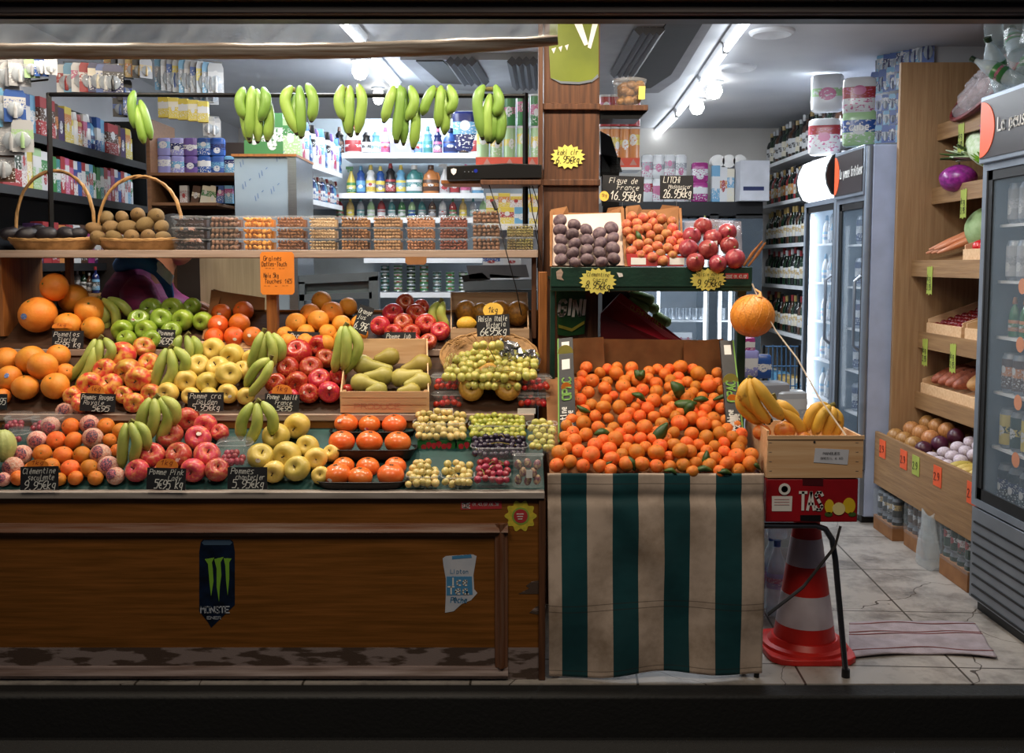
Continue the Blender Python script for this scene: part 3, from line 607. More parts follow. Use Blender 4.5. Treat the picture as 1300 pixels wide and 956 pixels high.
def settle(items, a, c, x_lo=-9, x_hi=9, it=60, front=None):
    """items [x, y, rpx]: rest spheres on the sloping tray a->c along their line of sight, then push overlaps apart"""
    d = (c - a).normalized(); n = Vector((0, -d.z, d.y)); out = []
    for x, y, rp in items:
        r = px(rp, a.y + .1); rv = ray(x, y)
        for _ in range(3):
            tt = ((a - Vector((0, 0, CH))).dot(n) + r) / rv.dot(n); p = Vector((0, 0, CH)) + rv * tt; r = px(rp, p.y)
        out.append([p, r])
    for k in range(it):
        for i in range(len(out)):
            pi, ri = out[i]
            for j in range(i + 1, len(out)):
                pj, rj = out[j]; dv = pj - pi; L = dv.length; m = (ri + rj) * .95
                if L < m and L > 1e-6:
                    q = dv / L * ((m - L) * .5); pi -= q; pj += q
            h = (pi - a).dot(n)
            if h < ri: pi += n * (ri - h)
            elif h > ri * 1.02: pi -= n * min(.0006, h - ri)
            if front is not None and pi.y - ri < front: pi.y = front + ri
            if pi.x - ri < x_lo: pi.x = x_lo + ri
            if pi.x + ri > x_hi: pi.x = x_hi - ri
    return out
def rows_label(items, tol=13):
    """row (from the bottom) and place from the left for each item, by pixel height"""
    idx = sorted(range(len(items)), key=lambda i: -items[i][1]); rows = []
    for i in idx:
        if rows and abs(rows[-1][0] - items[i][1]) < tol: rows[-1][1].append(i)
        else: rows.append([items[i][1], [i]])
    res = {}
    for k, (_, l) in enumerate(rows):
        l.sort(key=lambda i: items[i][0])
        rn = 'bottom row' if k == 0 else ('top row' if k == len(rows) - 1 else ORD[k + 1] + ' row up')
        for q, i in enumerate(l): res[i] = (rn, nth(q, len(l)))
    return res
def wedge(items, pos, a, n, kd, kr):
    """smaller ones of the same fruit fill the gaps of the layer"""
    rm = sum(q[2] for q in items) / len(items) * kr; xs_ = [q[0] for q in items]; ys_ = [q[1] for q in items]; hull = []
    pts = sorted((q[0], q[1]) for q in items)
    for sgn in (pts, pts[::-1]):
        h = []
        for q in sgn:
            while len(h) > 1 and (h[-1][0] - h[-2][0]) * (q[1] - h[-2][1]) - (h[-1][1] - h[-2][1]) * (q[0] - h[-2][0]) <= 0: h.pop()
            h.append(q)
        hull += h[:-1]
    inside = lambda x, y: all((hull[(i + 1) % len(hull)][0] - hull[i][0]) * (y - hull[i][1]) - (hull[(i + 1) % len(hull)][1] - hull[i][1]) * (x - hull[i][0]) >= -1 for i in range(len(hull)))
    yy = max(ys_)
    while yy > min(ys_):
        xx = min(xs_)
        while xx < max(xs_):
            if inside(xx, yy):
                r = px(rm, a.y + .1); rv = ray(xx, yy)
                for lay in (1, ):
                    tt = ((a - Vector((0, 0, CH))).dot(n) + r * lay) / rv.dot(n); p = Vector((0, 0, CH)) + rv * tt
                    if all((p - q).length > (r + s_) * kd for q, s_ in pos): pos.append([p, r]); items.append((xx, yy, rm))
            xx += 2
        yy -= 2
def pile(kind, items, a, c, name, where, cat, stick=(), facing=None, **kw):
    items = [(x, y, r * (1 if kind == 'grapefruit' else 1.05)) for x, y, r in items]
    pos = settle(items, a, c, **kw); d = (c - a).normalized(); n = Vector((0, -d.z, d.y)); items = list(items)
    if len(items) > 5 and kind != 'grapefruit': wedge(items, pos, a, n, .9, .88)
    lb = rows_label(items); out = []
    for i, (p, r) in enumerate(pos):
        rn, nn = lb[i]
        out.append(make_fruit(kind, p, r, '%s, %s, %s, %s' % (name, where, rn, nn), cat, name + 's in the ' + where, facing, ('b' if i in stick and kind == 'grapefruit' else 'w') if i in stick else None))
    return out
A1, A2, A3 = L1, L2, L3
# upper step
pile('grapefruit', [(88, 382, 19), (62, 404, 18.5), (100, 404, 19.5), (79, 424, 17), (110, 428, 15), (42, 431, 25)], A3, T3, 'large orange grapefruit', 'top left grapefruit pyramid', 'grapefruit', stick=(5,), front=Y3)
pile('green_apple', [(193, 393, 13.5), (220, 393, 13.5), (173, 414, 13.5), (201, 414, 13.5), (226, 412, 13.5), (155, 432, 13), (184, 432, 13), (240, 390, 10.5), (247, 409, 12), (214, 433, 12)], A3, T3, 'shiny green apple', 'green apple pile', 'apple', stick=(0, 2), front=Y3)
pile('pale_orange', [(408, 382, 12), (393, 399.5, 13), (420.5, 399, 14), (437, 392, 11.5), (378, 416, 13), (404, 417, 13), (430, 417, 12), (449, 412, 11), (415, 436, 11), (362, 434, 10), (388, 435, 11), (457, 424, 10)], A3, T3, 'round orange', 'upper orange pyramid', 'orange', front=Y3)
pile('red_apple', [(514, 384, 11), (499, 399, 13), (528, 399, 12.5), (535, 389, 9), (485.5, 415, 12), (510, 414, 12), (539, 416, 13), (553, 434, 12), (498, 433, 11), (524, 434, 11)], A3, T3, 'dark red apple', 'upper right red apple pile', 'apple', front=Y3)
# middle step
pile('grapefruit', [(8, 457, 17), (44.6, 455.5, 19), (68, 453, 15), (17, 484, 17), (54, 484, 19), (76, 476, 12), (26, 508, 17), (62, 507, 18), (86, 500, 10), (1, 506, 11)], A2, T2, 'big smooth grapefruit', 'lower left grapefruit pile', 'grapefruit', stick=(0, 3), front=Y2)
pile('bicolour_apple', [(160, 449, 16.5), (177, 444, 13), (134, 470, 14.5), (166, 471, 16), (186, 463, 13), (115, 488.5, 14.5), (143.5, 491, 14.5), (173, 493, 15.5), (188, 482, 9), (90, 511, 11), (154, 513, 11.5), (180, 512, 12.5)], A2, T2, 'red and yellow apple', 'middle bicolour apple pile', 'apple', front=Y2)
pile('golden_apple', [(272, 444, 14.5), (298, 456, 14.5), (308, 458, 12), (251.6, 464.5, 14), (281, 464.5, 14.5), (305, 474, 12), (233, 488.6, 14.5), (262, 488.6, 13.5), (292, 489, 15.5), (216, 509, 13), (238, 511, 11), (266, 512, 11), (288, 511, 12.5), (302, 508, 11)], A2, T2, 'pale yellow apple', 'middle yellow apple pile', 'apple', stick=(12,), front=Y2)
pile('red_apple', [(385, 445, 16), (399, 441, 13), (411, 457, 12), (366, 467, 14), (398, 467, 14), (352, 489, 13), (378, 488.6, 14), (407, 488, 14), (420, 482, 11), (392, 511, 12.5), (419, 510.6, 13.5), (432, 500, 9), (350, 510, 10), (368, 510, 10)], A2, T2, 'bright red apple', 'middle red apple pile', 'apple', stick=(9, 10), front=Y2)
pile('russet_apple', [(619, 487, 17), (605, 510, 15), (638, 509, 15.5)], A2, T2, 'golden brown apple', 'trio before the grape basket', 'apple', facing=(0, -1, .25), front=Y2)
# front step
pile('pink_apple', [(238, 532, 15), (216, 553, 15.5), (264, 541, 14), (276, 548, 11), (251.6, 556, 15.5), (192, 580, 16), (227.6, 578, 16), (260, 581, 16), (170.5, 607, 14.5), (243, 606, 15), (272, 607, 15), (205, 606, 13)], A1, T1, 'pink-red apple', 'front pink apple pile', 'apple', stick=(4, 6), front=Y1 - .01)
pile('golden_apple', [(352, 553, 16.5), (376, 541, 16), (331, 580, 16.5), (366, 583, 17), (390, 567, 14), (398, 590, 14), (410, 582, 11), (350, 607, 14), (381, 607, 16), (404, 601, 11)], A1, T1, 'yellow apple', 'front yellow apple pile', 'apple', stick=(2,), front=Y1 - .01)
WR = [(83, 523, 12), (107, 522, 12), (115, 539, 12), (64, 541, 12), (120, 556, 13), (47, 559, 12), (130, 576, 13), (28, 577.5, 12.5), (136, 593, 13), (14, 596, 13), (141, 613, 11.5), (3, 613, 9)]
UN = [(90, 542, 12), (133, 541, 11), (72, 559, 12), (97, 559, 12), (137, 557, 9), (149, 550, 11), (54, 576, 12), (80, 578, 12.5), (104, 578, 12), (146, 573, 9), (86, 599, 12), (111, 598, 12), (65, 592, 11), (40, 597, 11), (17, 615, 10), (93, 615, 10), (116, 615, 10), (74, 614, 9), (52, 614, 9)]
pos = settle(WR + UN, A1, T1, front=Y1 - .01); lb = rows_label(WR + UN, 11)
m_tissue = mat('printed_tissue', '#e3b7a6', .6, col2='#d88a78', scale=5, contrast=(.45, .6), rnd=.3, bump=.5, bscale=8)
m_tprint = mat('tissue_dark_print', '#3a3a55', .6, col2='#c96a6a', scale=6, contrast=(.4, .6), rnd=.5)
wb = B(); K = 12; wb.lathe([(max(1e-6, math.sin(math.pi * i / K)) * 1.06, -math.cos(math.pi * i / K) * .96) for i in range(K + 1)], n=24)
wb.v = [(x * (1 + .06 * math.sin(11 * math.atan2(y, x) + 4 * z) * abs(z)), y * (1 + .06 * math.sin(11 * math.atan2(y, x) + 4 * z) * abs(z)), z * (1 + .03 * math.sin(9 * math.atan2(y, x)))) for x, y, z in wb.v]
wrap_me = wb.mesh('tissue_wrap', m_tissue, 180)
pb = B(); vs = []
for ring in (0, .3, .55, .68):
    for q in range(16):
        a = q * math.pi / 8; x = ring * math.cos(a); y = ring * math.sin(a) * .85; vs.append((x, y, math.sqrt(max(0, 1.1 ** 2 - x * x - y * y)) * .98))
pb.add(vs, [(r * 16 + q, r * 16 + (q + 1) % 16, (r + 1) * 16 + (q + 1) % 16, (r + 1) * 16 + q) for r in range(3) for q in range(16)])
wprint_me = pb.mesh('printed_emblem', m_tprint, 180)
for i, (p, r) in enumerate(pos):
    rn, nn = lb[i]
    if i < len(WR):
        d = Vector((R.uniform(-.4, .4), -1, R.uniform(0, .6))); o = inst('wrapped_clementine', fruit_protos('clementine')[0], p, r * .97, d.to_track_quat('Z', 'Y').to_euler())
        tag(o, 'tissue-wrapped clementine, front-step clementine pile, %s, %s' % (rn, nn), 'clementine', 'tissue-wrapped clementines')
        w = inst('tissue_wrap', wrap_me, (0, 0, 0), 1, parent=o); inst('printed_emblem', wprint_me, (0, 0, 0), 1, (0, 0, R.uniform(0, 6)), parent=w)
    else: make_fruit('clementine', p, r, 'bare clementine, front-step clementine pile, %s, %s' % (rn, nn), 'clementine', 'bare clementines on the front step')

# ---- the heap of clementines on the right stand
HC = [(170, 350, 42), (267, 318, 40), (310, 275, 34), (400, 278, 43), (235, 245, 36), (485, 248, 38), (580, 270, 35), (668, 282, 36), (752, 243, 43), (852, 280, 47), (958, 278, 36), (790, 325, 34), (910, 347, 45), (985, 372, 33), (337, 360, 40), (245, 383, 38), (350, 325, 32), (438, 350, 43), (525, 315, 42), (545, 370, 38), (620, 335, 38), (620, 377, 40), (200, 425, 40), (262, 450, 35), (345, 425, 36), (330, 465, 44), (385, 400, 28), (418, 465, 44), (455, 410, 40), (600, 435, 42), (573, 462, 40), (515, 465, 32), (680, 425, 38), (690, 355, 32), (790, 410, 43), (875, 410, 33), (935, 415, 34), (890, 475, 38), (980, 470, 36), (220, 550, 43), (285, 515, 38), (302, 578, 42), (358, 525, 32), (450, 535, 42), (530, 515, 38), (470, 575, 40), (555, 575, 48), (610, 520, 38), (672, 490, 38), (650, 557, 40), (748, 550, 48), (820, 525, 40), (880, 555, 44), (938, 525, 38), (1000, 535, 34), (715, 605, 38), (815, 610, 42), (895, 630, 45), (970, 610, 43), (232, 615, 42), (395, 640, 48), (385, 577, 36), (285, 672, 44), (180, 665, 45), (540, 640, 40), (600, 640, 38), (705, 675, 42), (785, 665, 40), (100, 725, 48), (165, 772, 42), (205, 702, 40), (270, 762, 52), (370, 700, 44), (370, 775, 48), (440, 740, 38), (530, 750, 50), (545, 695, 38), (635, 750, 50), (650, 700, 44), (708, 745, 34), (760, 755, 48), (790, 715, 42), (830, 780, 38), (75, 802, 42), (205, 812, 40), (325, 815, 40), (440, 812, 46), (560, 812, 46), (700, 805, 38), (770, 818, 42), (900, 800, 42), (965, 775, 38), (1050, 755, 47), (1010, 720, 36), (1070, 690, 40), (1142, 730, 42), (1015, 818, 46), (1125, 810, 46), (625, 818, 40), (870, 745, 34)]
HC = [(690 + x / 4.333, 410 + y / 4.333, r / 4.333) for x, y, r in HC]
HA = Vector((0, 3.49, zy(604, 3.49) - .01)); HB = Vector((0, 4.04, P(0, 462, 4.04).z - .035))
pos = settle(HC, HA, HB, x_lo=cx0 + .004, x_hi=cx1 - .004, front=3.485, it=50); _d = (HB - HA).normalized(); wedge(HC, pos, HA, Vector((0, -_d.z, _d.y)), .82, .92); lb = rows_label(HC, 15)
for i, (p, r) in enumerate(pos):
    rn, nn = lb[i]; make_fruit('clementine', p, r, 'loose clementine, heap above striped cloth, %s, %s' % (rn, nn), 'clementine', 'clementines heaped above the striped cloth')
# leaves lying among them
def leaf(pts, w, Y, lab, nm='citrus_leaf', m=None, grp='citrus leaves on the clementine heap'):
    """pixel spine with a half width in pixels"""
    b = B(); k = 10; sp = [P(x, y, Y) for x, y in pts]
    def at(t): 
        s = t * (len(sp) - 1); i = min(int(s), len(sp) - 2); return sp[i].lerp(sp[i + 1], s - i)
    rows = []
    for i in range(k + 1):
        t = i / k; c = at(t); d = (at(min(1, t + .05)) - at(max(0, t - .05))).normalized(); s = d.cross(Vector((0, -1, .3)).normalized()).normalized(); ww = px(w, Y) * math.sin(math.pi * min(1, t * .94 + .03)) ** .8
        c = c + Vector((0, -.012 * math.sin(math.pi * t), 0)); rows += [c - s * ww + Vector((0, .006, 0)), c + Vector((0, -.003, 0)), c + s * ww + Vector((0, .006, 0))]
    fs = []
    for i in range(k):
        for j in (0, 1): a = i * 3 + j; fs.append((a, a + 1, a + 4, a + 3))
    b.add(rows, fs); o = b.build(nm, m or m_leaf, solid=.0008, ang=180); tag(o, lab, 'leaf', grp); 
    return o
def HY(y): return 3.5 + (604 - y) / 142 * .5 - .045
for pts, w, lab in [([(825, 572), (836, 552), (848, 537)], 8, 'large dark leaf standing in the middle of the clementine heap'), ([(856, 512), (868, 514), (885, 512)], 7, 'broad green leaf on the clementine heap right of its middle'), ([(868, 527), (876, 516), (880, 510)], 6, 'smaller green leaf overlapping the broad leaf on the heap'), ([(852, 485), (862, 495), (861, 506)], 8, 'glossy dark leaf high in the clementine heap'), ([(732, 515), (740, 520), (750, 524)], 3.5, 'narrow leaf on the left edge of the clementine heap'), ([(754, 552), (764, 548), (774, 550)], 5, 'dark leaf left of the middle of the clementine heap'), ([(890, 596), (896, 583), (898, 572)], 5, 'pale upright leaf at the front of the clementine heap'), ([(880, 598), (893, 594), (905, 598)], 4, 'flat leaf at the front edge left of the pale leaf'), ([(910, 600), (920, 598), (929, 602)], 4, 'pale leaf hanging over the cloth edge'), ([(798, 580), (803, 588), (806, 598)], 4.5, 'dark leaf at the front edge between clementines'), ([(762, 592), (772, 588), (782, 582)], 2.5, 'thin leaf lying on the front left clementines'), ([(806, 470), (812, 478), (818, 470)], 6, 'dark leaf at the back of the clementine heap'), ([(880, 508), (890, 506), (900, 508)], 4, 'dark leaf beside the right side of the heap'), ([(905, 508), (915, 504), (925, 500)], 3, 'narrow dark leaf near the right carton'), ([(843, 598), (852, 596), (860, 603)], 3, 'small dark leaf over the cloth edge in the middle'), ([(802, 500), (812, 502), (820, 510)], 4, 'dark leaf behind the middle of the heap'), ([(952, 588), (960, 590), (966, 597)], 3, 'twisted leaf at the front right corner of the heap')]:
    leaf(pts, w, HY(sum(p[1] for p in pts) / len(pts)) , lab)
# carton walls around the heap
def carton_side(tl, tr, br, bl, Yt, Yb, lab, flip):
    Q = [P(*tl, Yt), P(*tr, Yt), P(*br, Yb), P(*bl, Yb)]
    o = B().pts_prism(Q, (0, 1, -.1), .02).build('fruit_carton', mat('black_carton_print', '#15161a', .5, col2='#25262c', scale=15), bevel=.001)
    tag(o, lab, 'carton', 'black printed clementine cartons')
    def loc(u, v): return Q[0].lerp(Q[1], u).lerp(Q[3].lerp(Q[2], u), v) + Vector((0, -.0015, 0))
    def quad(u0, v0, u1, v1, m, nm):
        B().pts_prism([loc(u0, v0), loc(u1, v0), loc(u1, v1), loc(u0, v1)], (0, -1, 0), .0008).build(nm, m, o)
    mg = mat('lime_edge_ink', '#6ea03a', .5)
    quad(-.02 if flip else .93, 0, .06 if flip else 1.02, 1, mg, 'green_edge')
    for v in (.05, .75) if not flip else (.04, .22): quad(.25, v, .75, v + .1, m_paper, 'printed_panel')
    cc = loc(.5, .42 if not flip else .15); B().lathe([(.02, 0), (.03, 0), (.03, .002), (.02, .002)], cc, 18, M=Matrix.Rotation(rad(90), 3, 'X')).build('ring_mark', mat('olive_ink', '#a9a452', .5), o)
    cc = loc(.5, .6 if not flip else .5); B().lathe([(.008, 0), (.02, 0), (.02, .002), (.008, .002)], cc, 18, M=Matrix.Rotation(rad(90), 3, 'X')).build('orange_mark', m_orange_card, o)
    dwn = (Q[0] - Q[3]).normalized(); rgt = (Q[1] - Q[0]).normalized()
    write(B(), 'OPAC' if not flip else 'OPAC', loc(.75, .62) + Vector((0, -.002, 0)), dwn, -rgt, .032, .2, w=.1).build('lettering', mg, o)
    b = B(); write(b, 'Clementine', loc(.45, .99) + Vector((0, -.002, 0)), dwn, -rgt, .022, .2, w=.14); write(b, 'de Corse', loc(.8, .99) + Vector((0, -.002, 0)), dwn, -rgt, .022, .2, w=.12); b.build('lettering', m_paper, o)
    return o
carton_side((708, 430), (727, 428), (732, 556), (709, 561), 3.95, 3.68, 'black printed carton end standing on the left of the clementine heap', True)
carton_side((914, 432), (931, 432), (945, 560), (924, 562), 3.95, 3.64, 'black printed carton end standing on the right of the clementine heap', False)
t = thing('clementine_box', 'open brown cardboard box lying tilted behind the clementine heap', 'box', (P(822, 450, 4.1).x, 4.0, zt2))
def qd(pts, nm, m=None, th=.006): return B().pts_prism([P(*p) for p in pts], (0, 1, 0), th).build(nm, m or m_card, t)
qd([(728, 430, 4.1), (915, 432, 4.1), (915, 520, 4.1), (728, 520, 4.1)], 'back_panel')
qd([(727, 430, 4.095), (766, 428, 4.06), (768, 470, 4.06), (727, 475, 4.095)], 'corner_flap')
qd([(868, 434, 4.06), (918, 430, 4.09), (918, 475, 4.09), (868, 472, 4.06)], 'corner_flap')
qd([(882, 565, 3.62), (922, 565, 3.62), (924, 572, 3.6), (880, 572, 3.6)], 'front_flap')
B().pts_prism([HA + Vector((cx0 + .01, .02, -.02)), HA + Vector((cx1 - .02, .02, -.02)), HB + Vector((cx1 - .02, 0, -.02)), HB + Vector((cx0 + .01, 0, -.02))], (0, 0, 1), -.005).build('bottom_panel', m_card, t)

# ---------------------------------------------------------------- bananas
m_ban_g = mat('green_banana_peel', '#6f943a', .45, col2='#88a84e', scale=3, rnd=.35)
m_ban_y = mat('yellowgreen_banana_peel', '#b2ba5e', .45, col2='#93a54a', scale=14, rnd=.25)
m_ban_r = mat('ripe_banana_peel', '#d9a93f', .5, col2='#7a4e1e', scale=26, rnd=.2, contrast=(.62, .74))
m_tip = mat('dark_banana_tip', '#35301a', .8); m_crown = mat('banana_crown', '#7a7434', .8, col2='#4a3e20')
def banana(path, Y, w, m, parent, bulge=.02, sx=1):
    """path of pixels with a depth, w half width px; a real tapered curved body"""
    ps = []
    n = 14; k = len(path) - 1
    def cr(t):
        s = t * k; i = min(int(s), k - 1); f = s - i; g = lambda j: Vector((path[max(0, min(k, j))][0], path[max(0, min(k, j))][1], 0))
        p0, p1, p2, p3 = g(i - 1), g(i), g(i + 1), g(i + 2)
        return .5 * ((2 * p1) + (p2 - p0) * f + (2 * p0 - 5 * p1 + 4 * p2 - p3) * f * f + (3 * p1 - p0 - 3 * p2 + p3) * f ** 3)
    rs = []
    for i in range(n + 1):
        t = i / n; q = cr(t); ps.append(P(q.x, q.y, Y - bulge * math.sin(math.pi * t)))
        if t < .12: f = .38 + t / .12 * .3
        elif t < .3: f = .68 + (t - .12) / .18 * .32
        elif t < .78: f = 1
        elif t < .94: f = 1 - (t - .78) / .16 * .55
        else: f = .45 - (t - .94) / .06 * .2
        rs.append(px(w, Y) * f)
    b = B(); b.tube(ps, rs, 10)
    for i in range(len(b.f)):
        if i // 10 >= n - 1: b.m[i] = 1
    return b.build('banana', [m, m_tip], parent, ang=55)
def bananas(name, lab, paths, Y, w, m, crown=None, group=None, dz=.012, bulge=.02, side=None):
    xs = [p[0] for q in paths for p in q]; ys = [p[1] for q in paths for p in q]
    t = thing(name, lab, 'bananas', P(sum(xs) / len(xs), max(ys), Y), group)
    for i, q in enumerate(paths): banana(q, Y + (side[i] if side else -dz * i), w, m, t, bulge)
    cp = [P(x, y, Y) for x, y in (crown or [((paths[0][0][0] * 2 + paths[-1][0][0]) / 3, paths[0][0][1] + 1), ((paths[0][0][0] + 2 * paths[-1][0][0]) / 3 + 1, paths[0][0][1] - 5)])]
    B().tube(cp, [px(w * .38, Y), px(w * .45, Y)], 8).build('crown', m_crown, t)
    return t
HG = 'green banana bunches hung on the rail'
hang = [
 ([[(170, 116), (167, 135), (172, 165)], [(178, 128), (185, 150), (192, 178)], [(174, 134), (178, 160), (183, 183)]], 5.6, 'pair of green bananas hanging at the left end of the rail'),
 ([[(309, 112), (304, 130), (311, 152)], [(320, 111), (318, 135), (316, 178)], [(334, 112), (338, 130), (330, 155)], [(326, 114), (328, 145), (327, 182)], [(336, 118), (342, 150), (339, 180)], [(313, 120), (311, 150), (318, 182)]], 6.6, 'green banana bunch on the rail, second from left'),
 ([[(370, 110), (362, 130), (378, 172)], [(380, 110), (382, 140), (382, 176)], [(390, 107), (398, 128), (395, 155)], [(376, 120), (374, 150), (385, 174)]], 7, 'green banana bunch on the rail, third from left'),
 ([[(435, 109), (430, 130), (438, 154)], [(444, 110), (444, 135), (443, 172)], [(455, 108), (460, 130), (453, 172)], [(441, 125), (440, 150), (446, 174)]], 6.6, 'green banana bunch on the rail, fourth from left'),
 ([[(500, 110), (494, 130), (487, 156)], [(508, 110), (508, 130), (502, 182)], [(521, 110), (526, 130), (516, 154)], [(512, 112), (513, 140), (512, 185)], [(526, 130), (528, 155), (524, 190)], [(512, 125), (505, 150), (504, 182)]], 6.6, 'largest green banana bunch on the rail, fifth from left'),
 ([[(551, 110), (542, 128), (536, 146)], [(560, 110), (558, 130), (556, 163)], [(570, 109), (576, 128), (568, 145)], [(564, 115), (566, 145), (564, 171)]], 6.4, 'green banana bunch on the rail, second from right'),
 ([[(614, 109), (606, 130), (613, 178)], [(622, 120), (618, 150), (620, 182)], [(629, 109), (634, 130), (628, 148)], [(624, 122), (626, 155), (623, 182)], [(632, 130), (637, 155), (632, 183)]], 6.8, 'green banana bunch at the right end of the rail')]
for q, w, lab in hang:
    t = bananas('banana_bunch', lab, q, 4.31, w, m_ban_g, crown=[(q[0][0][0] + 1, q[0][0][1] + 4), (q[-1][0][0] - 1, q[0][0][1] + 4)], group=HG, side=[(-.0, .01, .0, .03, .03, .04)[i] for i in range(len(q))])
SG = 'green banana bunches on the steps'
step = [
 (4.36, 6, [[(124, 381), (135, 402), (116, 415)], [(131, 380), (146, 396), (147, 420)], [(138, 379), (156, 388), (167, 403)], [(126, 384), (133, 405), (137, 428)]], 'green banana bunch between the top grapefruits and the green apples'),
 (4.33, 6, [[(556, 384), (549, 400), (562, 420)], [(563, 384), (560, 400), (569, 419)]], 'green banana pair between the dark red apples and the melon crate'),
 (4.05, 6.2, [[(121, 431), (108, 458), (83, 487)], [(120, 440), (113, 468), (95, 497)], [(127, 431), (125, 450), (120, 468)], [(133, 430), (142, 445), (133, 462)]], 'green banana bunch between the grapefruits and the bicolour apples'),
 (3.98, 7, [[(211, 443), (201, 470), (193, 498)], [(216, 444), (219, 472), (203, 499)], [(222, 442), (236, 458), (229, 477)]], 'green banana bunch between the bicolour and the pale yellow apples'),
 (4.1, 6, [[(229, 427), (224, 440), (228, 458)], [(237, 427), (241, 445), (235, 462)], [(245, 428), (252, 442), (249, 458)]], 'small green banana bunch behind the pale yellow apples'),
 (4.03, 6.4, [[(333, 422), (324, 445), (317, 470)], [(340, 422), (347, 445), (343, 470)], [(347, 424), (358, 442), (352, 460)], [(336, 424), (334, 445), (330, 468)]], 'green banana bunch left of the bright red apples, upper of two'),
 (3.93, 6.6, [[(342, 456), (325, 467), (311, 492)], [(345, 459), (335, 480), (313, 506)]], 'green banana pair left of the bright red apples, lower of two'),
 (4.0, 7, [[(434, 415), (430, 445), (424, 474)], [(438, 415), (440, 442), (436, 472)], [(443, 415), (455, 442), (434, 477)]], 'green banana bunch between the bright red apples and the pears'),
 (3.6, 7, [[(160, 538), (156, 565), (155, 596)], [(166, 538), (174, 562), (167, 590)], [(172, 537), (184, 550), (187, 572)]], 'green banana bunch between the clementines and the pink apples, lower of two'),
 (3.72, 7.5, [[(190, 506), (180, 530), (180, 553)], [(196, 507), (196, 532), (187, 560)], [(202, 506), (214, 530), (199, 562)], [(206, 505), (222, 518), (221, 540)]], 'green banana bunch above the pink apples, upper of two'),
 (3.68, 7.5, [[(320, 512), (307, 535), (306, 558)], [(326, 513), (326, 540), (314, 566)], [(333, 511), (346, 530), (345, 552)]], 'green banana bunch between the pink and the yellow front apples')]
for Y, w, q, lab in step:
    bananas('banana_bunch', lab, q, Y, w, m_ban_y, group=SG, side=[.0, -.012, .006, .012][:len(q)])
# ================================================================ CARDS, PUNNETS, BASKETS, BOXES
m_slate = mat('black_slate_card', '#14151a', .6, col2='#1d1e24', scale=10)
def card(cx, cy, w, h, Y, lines, lab, m=None, ink=None, tilt=0, lean=.15, grp='black chalk price cards', name='price_card', shape=None, pin=False, th=.1, slant=.25):
    """a card of w x h pixels; lines = [(text, x0, y0, height)] in card fractions"""
    c = P(cx, cy, Y); ww, hh = px(w, Y), px(h, Y); u = Vector((math.cos(tilt), 0, math.sin(tilt))); v = Vector((-math.sin(tilt), lean, math.cos(tilt))).normalized(); n = u.cross(v)
    o0 = c - u * ww / 2 - v * hh / 2
    poly = shape or [(0, 0), (1, 0), (1, 1), (0, 1)]
    o = B().prism([(a * ww, q * hh) for a, q in poly], o0, u, v, -n, .0015).build(name, m or m_slate); tag(o, lab, 'price card', grp)
    b = B()
    for (t, fx, fy, fh, fw) in lines: write(b, t, o0 + u * fx * ww + v * fy * hh + n * .001, u, v, fh * hh, th, .06, slant, w=fw * ww)
    if b.v: b.build('handwriting', ink or m_chalk, o)
    if pin: B().tube([c + v * hh * .45 - n * .002, c - v * hh * 1.15 - n * .003], .0012, 6).build('pin', m_steel, o)
    return o
def kg(x, y, w, h, Y, lab, tilt=0):
    pl = [(0, 0), (1, 0), (1, .35), (.93, .65), (.75, .9), (.5, 1), (.25, .9), (.07, .65), (0, .35)]
    return card(x, y, w, h, Y, [('1kg', .2, .3, .5, .6)], lab, mat('orange_card', '#f08a2c', .6), m_red if False else mat('dark_red_ink', '#8c1f10', .6), tilt, grp='orange one-kilo cards', shape=pl, name='kilo_card')
YF1, YF2, YF3 = 3.5, 3.86, 4.18
card(86, 431, 40, 22, YF3, [('Pomelos', .05, .68, .25, .85), ('Floride', .2, .4, .22, .6), ('5$95 kg', .08, .04, .32, .85)], 'chalk card reading Pomelos Floride below the top grapefruits')
card(50, 607, 49, 30, YF1 - .03, [('Clémentine', .06, .7, .22, .88), ('soculente', .2, .42, .22, .7), ('9.95$kg', .1, .04, .34, .85)], 'chalk card reading Clementine soculente 9.95 before the left clementines', tilt=.02)
card(124, 511, 45, 23, YF2 - .03, [('Pommes Rouges', .04, .66, .26, .92), ('Royale', .1, .38, .22, .6), ('5$95', .35, .03, .3, .5)], 'chalk card reading Pommes Rouges before the bicolour apples', tilt=-.04)
card(2, 510, 14, 20, YF2 - .03, [('95', .3, .3, .4, .6)], 'chalk card cut by the left edge before the grapefruits')
card(210, 429, 24, 22, YF3, [('Pomme', .08, .65, .25, .85), ('5$95', .1, .15, .36, .8)], 'chalk card propped before the green apples', tilt=-.05)
card(211, 608, 50, 28, YF1 - .03, [('Pomme Pink', .06, .7, .24, .9), ('Lady', .55, .45, .2, .35), ('5$95 kg', .2, .05, .4, .75)], 'chalk card reading Pomme Pink Lady before the pink apples', tilt=-.03)
card(261, 510, 46, 24, YF2 - .03, [('Pomme cra', .06, .68, .26, .88), ('Golden', .25, .38, .24, .6), ('5.95$kg', .12, .03, .32, .8)], 'chalk card reading Golden before the pale yellow apples')
card(314, 607, 51, 28, YF1 - .03, [('Pommes', .08, .7, .26, .6), ('chantecler', .2, .44, .22, .75), ('5.95$kg', .12, .05, .36, .82)], 'chalk card reading Pommes chantecler before the front yellow apples')
card(358, 511, 44, 22, YF2 - .03, [('Pomme Jubilé', .06, .68, .26, .88), ('France', .3, .38, .24, .5), ('5$95', .35, .03, .28, .45)], 'chalk card reading Pomme France before the bright red apples', tilt=-.04)
card(385, 431, 41, 20, YF3, [('Orange', .08, .55, .32, .6), ('5$95', .1, .08, .36, .5)], 'chalk card reading Orange before the upper oranges', tilt=-.04)
